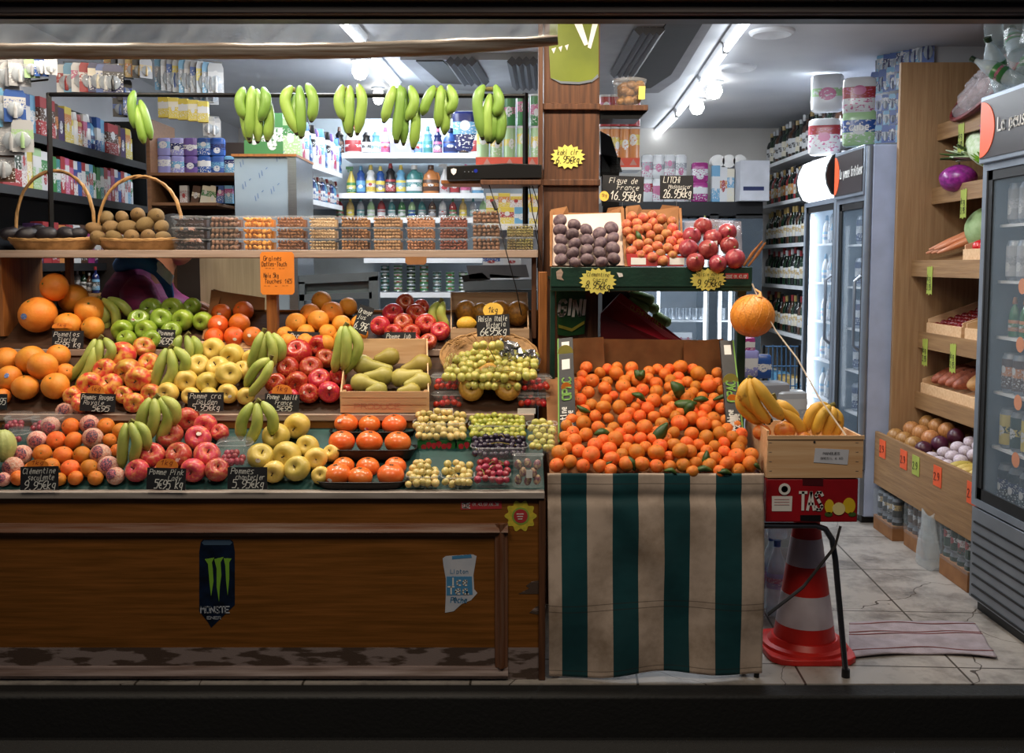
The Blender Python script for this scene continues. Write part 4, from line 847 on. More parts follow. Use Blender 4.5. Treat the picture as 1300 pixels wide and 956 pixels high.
card(461, 406, 19, 36, YF3 - .04, [('Orange', .05, .72, .16, .9), ('jus', .1, .52, .16, .6), ('6.95$', .06, .14, .26, .9)], 'narrow tilted chalk card between the upper oranges and the dark red apples', tilt=-.3)
card(508, 428, 40, 13, YF3 - .02, [('Pomme jub', .06, .4, .4, .8)], 'low chalk card before the dark red apples')
card(626, 413, 42, 27, YF3 - .12, [('Raisin Italie', .06, .7, .24, .88), ('Victoria', .28, .42, .22, .6), ('6$95kg', .1, .05, .34, .82)], 'chalk card reading Raisin Italie pinned above the grape basket', tilt=.05, pin=True)
for a in [(79, 413, 26, 7, YF3 + .02, 'orange one-kilo card above the Pomelos Floride card'), (48, 588, 28, 10, YF1 - .0, 'orange one-kilo card above the Clementine card'), (122, 494, 22, 11, YF2 - .01, 'orange one-kilo card above the Pommes Rouges card'), (212, 588, 28, 12, YF1, 'orange one-kilo card above the Pink Lady card'), (358, 494, 26, 12, YF2, 'orange one-kilo card above the Pomme France card')]:
    kg(*a)
card(626, 394, 26, 20, YF3 + .02, [('1kg', .25, .35, .35, .5)], 'round yellow one-kilo card above the Raisin Italie card', mat('amber_card', '#eebf4a', .6), m_ink, shape=[(.5 + .5 * math.cos(a * math.pi / 10), .5 + .5 * math.sin(a * math.pi / 10)) for a in range(20)], grp='orange one-kilo cards', name='kilo_card')
rc = [(.06, 0), (.94, 0), (1, .06), (1, .94), (.94, 1), (.06, 1), (0, .94), (0, .06)]
t = card(352, 347, 43, 54, YS - .02, [('Graines', .1, .8, .1, .55), ('Dattes-Touch', .05, .67, .1, .75), ('--- --', .15, .58, .07, .6), ('Noix 5kg', .1, .4, .1, .45), ('Touches 1$5', .12, .27, .1, .82), ('-- - --', .1, .17, .07, .75)], 'tall orange handwritten notice hanging from the top shelf', m_orange_card, m_ink, name='orange_notice', grp='notices on the top shelf edge', shape=rc, lean=0, slant=.1)
card(528, 331, 27, 10, YS - .01, [], 'small brown card stuck under the top shelf edge', m_card, name='brown_card', grp='notices on the top shelf edge', shape=[(0, 1), (1, 1), (1, .3), (.9, 0), (.1, 0), (0, .3)], lean=0)
card(791, 240, 52, 33, YG + .3, [('Figue de', .16, .72, .2, .7), ('France', .35, .48, .18, .55), ('16.95$kg', .2, .08, .32, .75)], 'chalk card reading Figue de France 16.95 above the figs', tilt=-.04, lean=.05, pin=True)
card(859, 238, 42, 30, YG + .3, [('LITCHi', .1, .7, .24, .55), ('Madagascar', .25, .46, .15, .7), ('26.95$kg', .1, .08, .34, .85)], 'chalk card reading Litchi Madagascar 26.95 above the apricots', tilt=0, lean=.05, pin=True)
def star(n=18, a=.5, c=.41): return [(.5 + (a if i % 2 else c) * math.cos(i * math.pi / n), .5 + (a if i % 2 else c) * math.sin(i * math.pi / n)) for i in range(2 * n)]
card(721, 199, 44, 31, YP - .006, [('kaki cir', .2, .58, .2, .6), ('6.95$kg', .16, .25, .26, .68)], 'yellow star card reading kaki on the pillar', m_star, m_ink, shape=star(16, .5, .4), grp='yellow star price cards', name='star_card', lean=0)
card(759, 357, 48, 34, YG - .008, [('Clementine', .2, .68, .14, .6), ('corse', .36, .5, .14, .4), ('8.95$kg', .18, .2, .27, .66)], 'yellow star card reading Clementine corse on the left of the green shelf', m_star, m_ink, tilt=-.05, shape=star(), grp='yellow star price cards', name='star_card', lean=0)
card(899, 355, 47, 29, YG - .008, [('Raisin noir', .18, .66, .15, .65), ('italie', .5, .5, .12, .3), ('9.95$kg', .2, .2, .3, .66)], 'yellow star card reading Raisin noir 9.95 on the right of the green shelf', m_star, m_ink, tilt=.03, shape=star(), grp='yellow star price cards', name='star_card', lean=0)
card(767, 249, 12, 13, YG + .28, [('1kg', .2, .4, .35, .6)], 'small yellow round card beside the Figue de France card', mat('amber_card', '#eebf4a', .6), m_ink, shape=[(.5 + .5 * math.cos(a * math.pi / 8), .5 + .5 * math.sin(a * math.pi / 8)) for a in range(16)], grp='orange one-kilo cards', name='kilo_card')

# ---------------------------------------------------------------- small fruit in bulk
def gm(nm, c, c2, **k): return mat(nm, c, k.pop('rough', .3), col2=c2, scale=1.5, rnd=.35, coat=.2, **k)
m_gr_w = gm('white_grape_skin', '#cfc56a', '#b3b05a', sss=.15); m_gr_y = gm('amber_grape_skin', '#dcc886', '#c9b268', sss=.15); m_gr_g = gm('green_grape_skin', '#bdbb52', '#a3ab48', sss=.15)
m_gr_d = gm('black_grape_skin', '#221a2c', '#3a2c44'); m_gr_r = gm('red_grape_skin', '#8f2438', '#b04458'); m_tom = gm('cherry_tomato_skin', '#c4221c', '#d83a28')
def gmesh(nm, m, sz): return B().ball((0, 0, 0), 1, (1, 1, sz), 12, k=8).mesh(nm, m, 180)
GR = {k: gmesh('grape', m, 1.12) for k, m in (('w', m_gr_w), ('y', m_gr_y), ('g', m_gr_g), ('d', m_gr_d), ('r', m_gr_r))}; GR['t'] = gmesh('cherry_tomato', m_tom, .95)
ROWCOL = []
def mound(x0, y0, x1, y1, Y, rp, depth, n, seed=1):
    """centres of a heap of little balls inside a pixel box: front rows low, back rows high, hemispherical face"""
    rr = random.Random(seed); out = []; ROWCOL.clear(); r = px(rp, Y); dx = rp * 1.72; dy = rp * 1.5
    rows = max(1, int((y1 - y0 - rp * 1.4) / dy) + 1)
    for j in range(rows):
        cols = max(1, int((x1 - x0 - rp * 1.6 - (dx / 2 if j % 2 else 0)) / dx) + 1)
        fj = j / max(1, rows - 1)
        for i in range(cols):
            x = x0 + rp + i * (x1 - x0 - 2 * rp) / max(1, cols - 1 + (.5 if j % 2 else 0)) + (dx / 2 if j % 2 else 0); y = y1 - rp - fj * (y1 - y0 - 2 * rp)
            ex = abs((x - (x0 + x1) / 2) / ((x1 - x0) / 2)); 
            if fj > .8 and ex > .75 and rr.random() < .6: continue
            out.append((P(x + rr.uniform(-.34, .34) * rp, y + rr.uniform(-.36, .36) * rp + (fj * ex * ex * rp * 1.2), Y + depth * fj + rr.uniform(-.5, .5) * r), r * rr.uniform(.98, 1.24)))
            ROWCOL.append('row %s up, %s' % (['one', 'two', 'three', 'four', 'five', 'six', 'seven', 'eight', 'nine'][min(j, 8)], nth(i, cols)))
    return out[:n]
def bunch(kind, box, Y, rp, depth, lab, grp, n=100, seed=1, name='grape_bunch', extra=()):
    pts = mound(*box, Y, rp, depth, 999, seed) 
    for e in extra: pts += mound(*e, Y + .03, rp, depth, 999, seed + 3)
    t = thing(name, lab, 'grapes' if kind != 't' else 'tomatoes', P((box[0] + box[2]) / 2, box[3], Y + depth / 2), grp)
    for i, (p, r) in enumerate(pts[:n]):
        inst('grape', GR[kind], p - t.location, r, (R.uniform(0, 3), R.uniform(0, 3), 0), t)
    b = B(); q = [P((box[0] + box[2]) / 2 + R.uniform(-10, 10), box[1] + 2, Y + depth * .8) for _ in range(2)]
    for k in range(4): a = R.choice(pts)[0]; c = R.choice(pts)[0]; m = (a + c) / 2 + Vector((0, -.008, .016)); b.tube([a, m, c], .0018, 6)
    b.build('stalk', mat('grape_stalk', '#8a7a3a', .7), t)
    if len(pts) > n:
        b = B()
        for p, r in pts[n:]: b.ball(p, r, (1, 1, 1.1), 8, k=6)
        o = b.build('small_grapes', {'w': m_gr_w}.get(kind, m_gr_w), t); o['kind'] = 'stuff'
    return t
def punnet(box, Y, depth, lab, lid=False, grp='clear plastic punnets', m=None, name='punnet', inset=.86):
    x0, y0, x1, y1 = box; a, c = P(x0, y1, Y), P(x1, y1, Y); zt = P(x0, y0, Y).z; zb = a.z; cx = (a.x + c.x) / 2; w = (c.x - a.x) / 2
    t = thing(name, lab, 'punnet', (cx, Y + depth / 2, zb), grp)
    def ring(w_, d_, z, k=.75):
        out = []
        for q in range(28):
            an = q * 2 * math.pi / 28; cs, sn = math.cos(an), math.sin(an); f = 1 / max(abs(cs) ** 4 + abs(sn) ** 4, 1e-6) ** .25
            out.append(Vector((cx + cs * f * w_, Y + depth / 2 + sn * f * d_, z)))
        return out
    b = B(); rs = [ring(w * inset * .9, depth / 2 * .85, zb), ring(w * inset, depth / 2 * .92, zb + .004), ring(w * .98, depth / 2, zt)]
    vs = [v for r_ in rs for v in r_]; b.add(vs, [(i * 28 + j, i * 28 + (j + 1) % 28, (i + 1) * 28 + (j + 1) % 28, (i + 1) * 28 + j) for i in range(2) for j in range(28)] + [tuple(range(28))[::-1]])
    b.build('tub', m or m_clear, t, solid=.0008)
    B().tube(ring(w, depth / 2 + .002, zt), .0022, 6, closed=True).build('rim', m_clear2, t)
    if lid:
        b = B(); r0 = ring(w, depth / 2, zt + .002); r1 = ring(w * .93, depth / 2 * .9, zt + lid * .7); r2 = ring(w * .8, depth / 2 * .75, zt + lid)
        b.add(r0 + r1 + r2, [(i * 28 + j, i * 28 + (j + 1) % 28, (i + 1) * 28 + (j + 1) % 28, (i + 1) * 28 + j) for i in range(2) for j in range(28)] + [tuple(range(56, 84))]); b.build('lid', m_clear, t, solid=.0006)
    return t
GG = 'grapes in clear punnets'
for (k, bx, Y, rp, dp, where) in [('y', (526, 519, 592, 558), 3.74, 4.4, .1, 'amber white grapes in a punnet on the strawberry-printed boxes'), ('g', (595, 524, 667, 556), 3.74, 4, .1, 'green grapes in the punnet behind the black grapes'), ('w', (671, 531, 705, 572), 3.6, 4.6, .08, 'green grapes in the tilted punnet at the right end'), ('d', (599, 551, 668, 580), 3.62, 3.7, .09, 'black grapes in a punnet near the right end'),
                                   ('y', (515, 582, 556, 618), 3.51, 4.6, .09, 'amber grapes in the left punnet of the front row'), ('y', (560, 584, 601, 618), 3.51, 4.7, .09, 'amber grapes in the middle punnet of the front row'), ('r', (603, 582, 647, 613), 3.51, 4.4, .09, 'red grapes in the right punnet of the front row')]:
    bunch(k, bx, Y, rp, dp, where, GG, seed=int(bx[0]))
for (bx, Y, dp, lab) in [((523, 538, 592, 559), 3.73, .13, 'clear punnet of amber grapes on the strawberry-printed boxes'), ((594, 541, 669, 557), 3.73, .13, 'clear punnet of green grapes behind the black grapes'), ((597, 569, 671, 592), 3.6, .12, 'clear punnet holding black grapes'), ((514, 606, 557, 620), 3.5, .12, 'clear punnet of amber grapes, left of the front row'), ((559, 607, 602, 620), 3.5, .12, 'clear punnet of amber grapes, middle of the front row'), ((601, 606, 648, 620), 3.5, .12, 'clear punnet of red grapes, right of the front row'), ((669, 540, 708, 577), 3.58, .1, 'clear punnet of green grapes tilted at the right end')]:
    punnet(bx, Y, dp, lab)
# strawberry printed boxes under the upper punnets
def berry_box(x0, x1, y0, y1, Y, lab):
    a, c = P(x0, y1, Y), P(x1, y0, Y); o = B().box(a.x, c.x, Y, Y + .12, a.z, c.z).build('printed_fruit_box', mat('green_print', '#1d6b34', .4), bevel=.002); tag(o, lab, 'box', 'green boxes printed with strawberries')
    n = int((x1 - x0) / 7)
    for i in range(n):
        u = (i + .5) / n; z = a.z + (c.z - a.z) * (.62 - .3 * abs(u - .5) + .12 * (i % 2)); x = a.x + (c.x - a.x) * (.1 + u * .8)
        B().pts_prism([Vector((x + s * px(3.6, Y) * q, Y - .001, z + px(5, Y) * e)) for s, q, e in [(0, 0, -1), (1, .8, -.2), (1, 1, .5), (1, .4, .9), (-1, .4, .9), (-1, 1, .5), (-1, .8, -.2)]], (0, 1, 0), .0008).build('strawberry_print', mat('strawberry_ink', '#c22a3c', .4, col2='#a01828', scale=60), o)
berry_box(530, 578, 559, 578, 3.74, 'green box printed with strawberries, left one'); berry_box(580, 598, 559, 578, 3.74, 'green box printed with strawberries, right one partly hidden')
# tomato punnets
TG = 'cherry tomatoes in clear punnets'
for i, (bx, Y, w) in enumerate([((547, 476, 592, 495), 3.93, 'upper left punnet'), ((548, 499, 590, 517), 3.9, 'lower left punnet'), ((658, 478, 700, 496), 3.93, 'upper right punnet'), ((656, 501, 697, 517), 3.9, 'lower right punnet')]):
    punnet((bx[0] - 1, bx[1] + 3, bx[2] + 1, bx[3]), Y, .1, 'clear lidded punnet of cherry tomatoes, ' + w.replace(' punnet', ' of the grape basket'), lid=.014, inset=.8)
    pts = mound(bx[0] + 3, bx[1] + 2, bx[2] - 3, bx[3] - 1, Y + .015, 3.9, .05, 40, i)
    for j, (p, r) in enumerate(pts):
        o = inst('cherry_tomato', GR['t'], p, r); tag(o, 'cherry tomato, %s of the grape basket, %s' % (w, ROWCOL[j]), 'tomato', TG + ', ' + w)
for (x0, x1, Y, w) in [(550, 575, 3.87, 'left'), (657, 680, 3.87, 'right')]:
    o = B().box(P(x0, 520, Y).x, P(x1, 520, Y).x, Y, Y + .003, L2.z, L2.z + px(7, Y)).build('blank_card', m_paper); tag(o, 'blank white card under the %s cherry tomato punnets' % w, 'card')
# basket of white grapes
def oval_basket(cx, cy, rx, ry, Y, dy, hgt, lab, name='wicker_basket', m=None, foil=False):
    m = m or mat('wicker', '#b58a56', .6, col2='#8f6a3c', scale=30)
    c = P(cx, cy, Y); rxw, rzw = px(rx, Y), px(ry, Y); t = thing(name, lab, 'basket', (c.x, Y + dy, c.z - rzw - hgt))
    def ring(f, dz, fy=1.): return [Vector((c.x + math.cos(a * math.pi / 24) * rxw * f, Y + dy * (1 + math.sin(a * math.pi / 24) * f * fy), c.z + math.sin(a * math.pi / 24) * rzw * f + dz)) for a in range(48)]
    for k in range(2):
        R1 = ring(1, .004 * k); R1 = [p + Vector((0, 0, .003 * math.sin(i * 2.1 + k * 3))) for i, p in enumerate(R1)]; B().tube(R1, .0045, 6, closed=True).build('rim', m, t)
    b = B()
    A_, Z_ = ring(1, 0), ring(.72, -hgt)
    vs = []
    for k in range(7):
        f = k / 6; vs += [A_[i].lerp(Z_[i], f) + (A_[i] - c).normalized() * (.004 if (i + k) % 2 else -.003) for i in range(48)]
    b.add(vs, [(k * 48 + i, k * 48 + (i + 1) % 48, (k + 1) * 48 + (i + 1) % 48, (k + 1) * 48 + i) for k in range(6) for i in range(48)] + [tuple(range(288, 336))]); b.build('bowl', m, t, solid=.004, ang=15)
    return t, c, rxw, rzw
t, c, rxw, rzw = oval_basket(620, 455, 64, 27, 3.95, .12, .05, 'oval wicker basket heaped with white grapes')
b = B(); rr = random.Random(4)
for i in range(26):
    a = math.pi * (.05 + .5 * rr.random() + .3); b.tube([c + Vector((math.cos(a) * rxw * s, .12 + math.sin(a) * .1, math.sin(a) * rzw * s)) for s in (.7, .9, 1.08)], .0018, 5)
for i in range(14):
    x = 562 + rr.random() * 10; b.tube([P(x, 478 - i * 2.6, 3.93), P(x + 6, 455 - i * 1.6, 3.97), P(x + 16, 440 - i * .6, 4.02)], .0017, 5)
b.build('loose_wicker_strands', MATS['wicker'], t)
def foil(u, v):
    x = 632 + u * 52; y = 428 + v * 22 + u * 22; return P(x + 3 * math.sin(u * 17 + v * 9), y + 3 * math.sin(u * 13 - v * 21), 4.02 + .012 * math.sin(u * 23 + v * 17))
B().sheet(foil, 18, 8).build('foil_lining', mat('crumpled_foil', '#c9cbd0', .2, metal=.85), t, solid=.001, ang=10)
bunch('w', (562, 443, 683, 484), 3.9, 5.2, .17, 'large heap of white grapes in the wicker basket', 'grapes in the wicker basket', n=100, seed=9, extra=[(600, 430, 640, 444)])
bunch('w', (590, 478, 660, 494), 3.9, 4.6, .03, 'white grapes spilling below the wicker basket', 'grapes in the wicker basket', seed=12)
# pear crate
def slat_crate(name, lab, x0, x1, ytop, ybot, Yf, Yb, yback, m, cat='crate', panel=True):
    """open crate: front boards low, back board higher, sloping sides"""
    a, c = P(x0, ybot, Yf), P(x1, ybot, Yf); zf = P(x0, ytop, Yf).z; zb = P(x0, yback, Yb).z; t = thing(name, lab, cat, ((a.x + c.x) / 2, (Yf + Yb) / 2, a.z))
    B().box(a.x, c.x, Yf, Yf + .006, a.z, zf).build('front_board', m, t, bevel=.001)
    bl, br = P(x0 + (8 if panel else 0), yback, Yb).x, P(x1 - 2, yback, Yb).x
    B().box(bl, br, Yb, Yb + .006, a.z + .1, zb).build('back_board', m, t, bevel=.001)
    for xa, xb_ in ((a.x, bl), (c.x - .006, br - .006)):
        B().pts_prism([Vector((xa, Yf + .006, a.z)), Vector((xb_, Yb, a.z + .12)), Vector((xb_, Yb, zb)), Vector((xa, Yf + .006, zf))], (1, 0, 0), .005).build('side_board', m, t)
    for q in (a.x + .012, c.x - .018): B().box(q - .004, q + .01, Yf + .006, Yf + .02, a.z, zf + .004).build('corner_post', m, t)
    return t
t = slat_crate('wooden_pear_crate', 'pale wooden crate of green pears on the middle step', 432, 545, 497, 524, 3.86, 4.14, 430, m_ply)
b = B(); 
for yy in (505, 514): b.obox(P(488, yy, 3.858), (px(108, 3.86), .002, .0015))
b.build('board_joints', mat('joint_line', '#a8744e', .7), t)
write(B(), 'PRODUCE', P(450, 519, 3.857), (1, 0, 0), (0, 0, 1), .02, .1, w=px(70, 3.86)).build('faded_print', mat('faded_pink_ink', '#c9806c', .7), t)
m_pear = mat('pear_skin', '#b9b060', .42, col2='#a79a48', scale=6, rnd=.25); m_pear2 = mat('russet_pear_skin', '#a89a4a', .45, col2='#8a7434', scale=3, rnd=.2)
def pear(x, y, nx, ny, r, Y, lab, m):
    a, c = P(x, y, Y), P(nx, ny, Y - .01); d = (c - a); L = d.length; rr_ = px(r, Y); q = d.normalized().to_track_quat('Z', 'Y').to_matrix()
    pr = [(1e-6, -rr_ * .92), (rr_ * .4, -rr_ * .9), (rr_ * .75, -rr_ * .66), (rr_ * .97, -rr_ * .2), (rr_, rr_ * .1), (rr_ * .9, rr_ * .5), (rr_ * .66, rr_ * .95), (rr_ * .48, L * .75 + rr_ * .2), (rr_ * .4, L), (rr_ * .26, L + rr_ * .16), (1e-6, L + rr_ * .22)]
    o = B().lathe(pr, a, 20, M=q).build('pear', m, ang=180); tag(o, lab, 'pear', 'green pears in the wooden crate')
    e = a + d.normalized() * (L + rr_ * .2); B().tube([e - d.normalized() * .004, e + d.normalized() * .008, e + d.normalized() * .014 + Vector((.003, 0, .003))], .0018, 6).build('stem', m_stem, o)
for q in [(496, 453, 477, 456, 12, 4.08, 'russet pear at the back left of the crate', m_pear2), (460, 463, 496, 469, 13, 4.03, 'pear below the russet one, its neck pointing right', m_pear), (536, 462, 511, 470, 13, 4.04, 'speckled pear at the back right of the crate', m_pear2), (488, 477, 462, 478, 12, 3.97, 'pear in the middle of the crate, neck pointing left', m_pear), (508, 480, 535, 474, 12.5, 3.97, 'pear in the middle right of the crate, neck pointing right', m_pear), (457, 486, 486, 492, 12.5, 3.92, 'pear at the front left of the crate', m_pear), (536, 484, 515, 489, 12, 3.93, 'pear at the front right of the crate', m_pear), (482, 495, 466, 497, 10.5, 3.9, 'low pear behind the front board, left', m_pear), (524, 496, 506, 497, 10.5, 3.9, 'low pear behind the front board, right', m_pear)]: pear(*q)
# melon crate on the upper step and tub on the bananas
t = slat_crate('wooden_melon_crate', 'wooden crate of dark golden melons at the right of the upper step', 572, 672, 417, 430, 4.22, 4.46, 371, wood('grey_poplar', '#c9a988', '#a98662', 'x', .6), panel=False)
m_mel = mat('dark_gold_skin', '#a8762a', .45, col2='#7c5420', scale=4, rnd=.3); me = ball_mesh('melon', m_mel, (1, 1, 1.1), .1)
for i, (x, y, r) in enumerate([(592, 396, 14), (611, 397, 12), (634, 396, 14), (657, 398, 15)]):
    o = inst('melon', me, P(x, y, 4.36), px(r, 4.36), (R.uniform(-.4, .4), R.uniform(-.4, .4), 0)); tag(o, 'dark golden melon in the upper crate, %s' % nth(i, 4), 'melon', 'melons in the upper crate'); inst('stem_button', button_me, (0, 0, 0), 1, parent=o)
me = ball_mesh('lemon', mat('lemon_peel', '#e8b43a', .4, bump=.3, bscale=20), (1, 1, 1.3), -.25)
o = inst('lemon', me, P(592, 411, 4.27), px(9.5, 4.27), (0, rad(85), 0)); tag(o, 'yellow lemon at the front left of the melon crate', 'lemon'); inst('stem_button', button_me, (0, 0, .42), 1, parent=o)
# mandarin carton on the upper step
Yb = 4.45
t = thing('open_fruit_carton', 'open brown carton of dark tangelos left of the orange notice', 'carton', (P(295, 440, 4.3).x, 4.3, L3.z))
for pts, nm in [([(268, 368, Yb), (336, 378, Yb), (336, 425, Yb), (262, 425, Yb)], 'back_panel'), ([(271, 367, 4.5), (282, 370, 4.48), (263, 432, 4.22), (256, 430, 4.24)], 'side_panel'), ([(254, 433, 4.22), (336, 436, 4.22), (336, 444, 4.2), (253, 444, 4.2)], 'front_panel')]:
    B().pts_prism([P(*q) for q in pts], (0, 1, 0), .005).build(nm, m_card if nm != 'front_panel' else m_ply, t)
pile('tangelo', [(281, 398, 12), (309, 395, 12.5), (277, 414, 13), (304, 411, 13), (272, 428, 12), (297, 427, 12), (320, 427, 12)], A3 + Vector((0, .03, .01)), T3, 'dark orange tangelo', 'open brown carton', 'tangelo', stick=(0, 2, 5, 6))
# persimmons on black trays
m_tray = mat('black_foam_tray', '#151214', .5)
def tray(x0, x1, yt, yb, Y, dp, lab):
    a, c = P(x0, yt, Y), P(x1, yb, Y); cx = (a.x + c.x) / 2; w = (c.x - a.x) / 2; zb = c.z; zt = a.z; b = B(); vs = []
    for f, z in ((.88, zb), (.9, zb + .002), (1, zt), (1.02, zt)):
        for q in range(32):
            an = q * math.pi / 16; cs, sn = math.cos(an), math.sin(an); g = 1 / (abs(cs) ** 5 + abs(sn) ** 5) ** .2; vs.append((cx + cs * g * w * f, Y + dp / 2 + sn * g * dp / 2 * f, z))
    b.add(vs, [(i * 32 + j, i * 32 + (j + 1) % 32, (i + 1) * 32 + (j + 1) % 32, (i + 1) * 32 + j) for i in range(3) for j in range(32)] + [tuple(range(32))])
    o = b.build('fruit_tray', m_tray, solid=.002); tag(o, lab, 'tray', 'black persimmon trays')
    B().tube([Vector(v) for v in vs[96:]], .0022, 6, closed=True).build('rim', m_tray, o); return o
KY = [(3.78, 417, 523, 549, 558, 'back', [(439.5, 538, 15), (469, 539, 14), (500.5, 539, 15.5)]), (3.64, 414, 526, 572, 584, 'middle', [(434, 561, 17), (469, 561, 17), (505, 562, 17)]), (3.5, 400, 514, 613, 621, 'front', [(428, 603, 17.5), (457, 606, 16), (496, 603, 17.5), (436, 592, 14), (467, 593, 15), (502, 592, 14)])]
for Y, x0, x1, yt, yb, w, its in KY:
    tray(x0, x1, yt, yb, Y, .13, 'black plastic tray of persimmons, %s tray' % w)
    for i, (x, y, r) in enumerate(its):
        bk = i > 2; Yk = Y + px(r, Y) + (.075 if bk else .008)
        p = P(x, y, Yk); make_fruit('persimmon', p, px(r, Yk) * 1.02, 'glossy orange persimmon in the %s tray, %s%s' % (w, nth(i % 3, 3), ' in its rear row' if bk else (' in its front row' if w == 'front' else '')), 'persimmon', 'persimmons in the black trays', facing=(R.uniform(-.2, .2), -.15, 1), sticker='w' if (i in (0,) and w != 'middle') or (w == 'back' and i == 1) else None)
# fig pack, melon and red fruit punnets on the front step
punnet((651, 578, 690, 619), 3.5, .03, 'clear lidded pack of purple figs at the right end of the front step', lid=0, inset=.97, name='fig_pack')
m_fig2 = mat('pack_fig_skin', '#7c4a58', .45, col2='#cdb48a', scale=1.4, rnd=.5, contrast=(.45, .6)); fme = B().ball((0, 0, 0), 1, (.8, .8, 1.15), 12).mesh('fig', m_fig2, 180)
for i, (x, y) in enumerate([(658, 590), (670, 588), (682, 590), (658, 609), (670, 610), (682, 609), (664, 599), (677, 600)]):
    o = inst('fig', fme, P(x, y, 3.52), px(6, 3.52), (.2, R.uniform(-.3, .3), 0)); tag(o, 'small purple fig in the clear pack, %s' % ['top left', 'top centre', 'top right', 'bottom left', 'bottom centre', 'bottom right', 'centre left', 'centre right'][i], 'fig', 'figs in the clear pack')
o = B().box(P(668, 605, 3.49).x, P(676, 605, 3.49).x, 3.492, 3.494, P(0, 607, 3.49).z, P(0, 597, 3.49).z).build('blank_label', m_paper); tag(o, 'small white label on the clear fig pack', 'label')
b = B(); K = 14; rp_ = px(16, 3.56); b.lathe([(max(1e-6, math.sin(math.pi * i / K)) * rp_, -math.cos(math.pi * i / K) * rp_ * 1.35) for i in range(K + 1)], P(4, 566, 3.6), 40)
c = P(4, 566, 3.6)
b.v = [tuple(Vector((x, y, z)) + (Vector((x, y, 0)) - Vector((c.x, c.y, 0))) * .04 * math.cos(10 * math.atan2(y - c.y, x - c.x))) for x, y, z in b.v]
o = b.build('pale_melon', mat('pale_green_melon', '#b9c07a', .5, col2='#a3ae62', scale=3, bump=.2), ang=180); tag(o, 'pale green ribbed melon at the left edge of the front step', 'melon'); B().cyl(c + Vector((0, 0, rp_ * 1.3)), c + Vector((.004, 0, rp_ * 1.3 + .02)), .006, .004, 8).build('stem', m_stem, o)
for i, (bx, Y, w) in enumerate([((2, 530, 34, 546), 3.78, 'back left'), ((36, 531, 72, 548), 3.77, 'back right'), ((5, 550, 30, 562), 3.7, 'front left')]):
    punnet((bx[0], bx[1] + 2, bx[2], bx[3]), Y, .09, 'clear lidded punnet of dark red berries, %s on the front step' % w, lid=.02, inset=.85)
    for j, (p, r) in enumerate(mound(bx[0] + 3, bx[1] + 3, bx[2] - 3, bx[3] - 1, Y + .02, 3.6, .04, 30, i)):
        o = inst('red_berry', GR['r'], p, r); tag(o, 'dark red berry, %s punnet beside the pale melon, %s' % (w, ROWCOL[j]), 'berry', 'berries in the %s punnet' % w)
punnet((272, 566, 316, 592), 3.54, .1, 'clear clamshell of dark red cherries between pink and yellow apples', lid=.02, inset=.85)
for j, (p, r) in enumerate(mound(277, 570, 311, 590, 3.56, 4, .06, 40, 6)):
    o = inst('cherry', GR['r'], p, r); tag(o, 'dark red cherry, clamshell between apple piles, %s' % ROWCOL[j], 'cherry', 'cherries in the clamshell')
# ================================================================ TOP SHELF CONTENTS
SZ = zs1  # top of the shelf board
# handled baskets
def handled(x0, x1, cx, xa, xb, ytop, Y, lab):
    a, c = P(x0, 310, Y), P(x1, 310, Y); cxw = (a.x + c.x) / 2; w = (c.x - a.x) / 2; t = thing('handled_basket', lab, 'basket', (cxw, Y + .14, SZ), 'handled wicker baskets on the top shelf')
    m = mat('wicker', '#b58a56', .6, col2='#8f6a3c', scale=30)
    b = B(); vs = []; K = 40
    for k in range(6):
        f = .8 + .2 * k / 5
        for i in range(K):
            an = 2 * math.pi * i / K; g = 1 + (.012 if (i + k) % 2 else -.012); vs.append((cxw + math.cos(an) * w * f * g, Y + .14 + math.sin(an) * .13 * f * g, SZ + .002 + .04 * (k / 5) * (1 + .25 * math.cos(an) ** 2)))
    b.add(vs, [(k * K + i, k * K + (i + 1) % K, (k + 1) * K + (i + 1) % K, (k + 1) * K + i) for k in range(5) for i in range(K)] + [tuple(range(K))[::-1]]); b.build('bowl', m, t, solid=.005, ang=15)
    for j in range(2): B().tube([Vector(vs[5 * K + i]) + Vector((0, 0, .003 * math.sin(i * 1.9 + j * 3))) for i in range(K)], .0055, 6, closed=True).build('rim', m, t)
    for j in range(3):
        pts = []
        for i in range(25):
            an = math.pi * i / 24; x = (xa + xb) / 2 - math.cos(an) * (xb - xa) / 2; y = 300 - math.sin(an) ** .75 * (300 - ytop); pts.append(P(x, y, Y + .14) + Vector((.003 * math.sin(i * .9 + j * 2.1), .006 * math.cos(i * .9 + j * 2.1), .004 * math.sin(i * 1.2 + j * 2.1))))
        B().tube(pts, .0048, 6).build('handle', m, t)
    return t
handled(-8, 108, 45, 20, 120, 217, 4.22, 'shallow wicker basket with arched handle holding black avocados')
handled(106, 226, 172, 125, 231, 224, 4.22, 'shallow wicker basket with arched handle heaped with kiwis')
m_avo = mat('black_avocado_skin', '#17151a', .35, col2='#241f26', scale=8, bump=.3, bscale=20, rnd=.2); av = ball_mesh('avocado', m_avo, (.82, .82, 1.15), -.12)
for i, (x, y, r) in enumerate([(13, 297, 11), (34, 298, 12), (60, 298, 12.5), (84, 297, 12), (99, 297, 10), (24, 294, 10), (48, 293, 10)]):
    o = inst('avocado', av, P(x, y, 4.32 if i < 5 else 4.41), px(r, 4.3), (R.uniform(-.3, .3), rad(80) + R.uniform(-.3, .3), R.uniform(-.5, .5))); tag(o, 'black avocado in the left handled basket, %s' % (nth(i, 5) + ' of the front row' if i < 5 else ('left' if i == 5 else 'right') + ' of the rear pair'), 'avocado', 'avocados in the left basket'); inst('stem_button', button_me, (0, 0, .18), 1, parent=o)
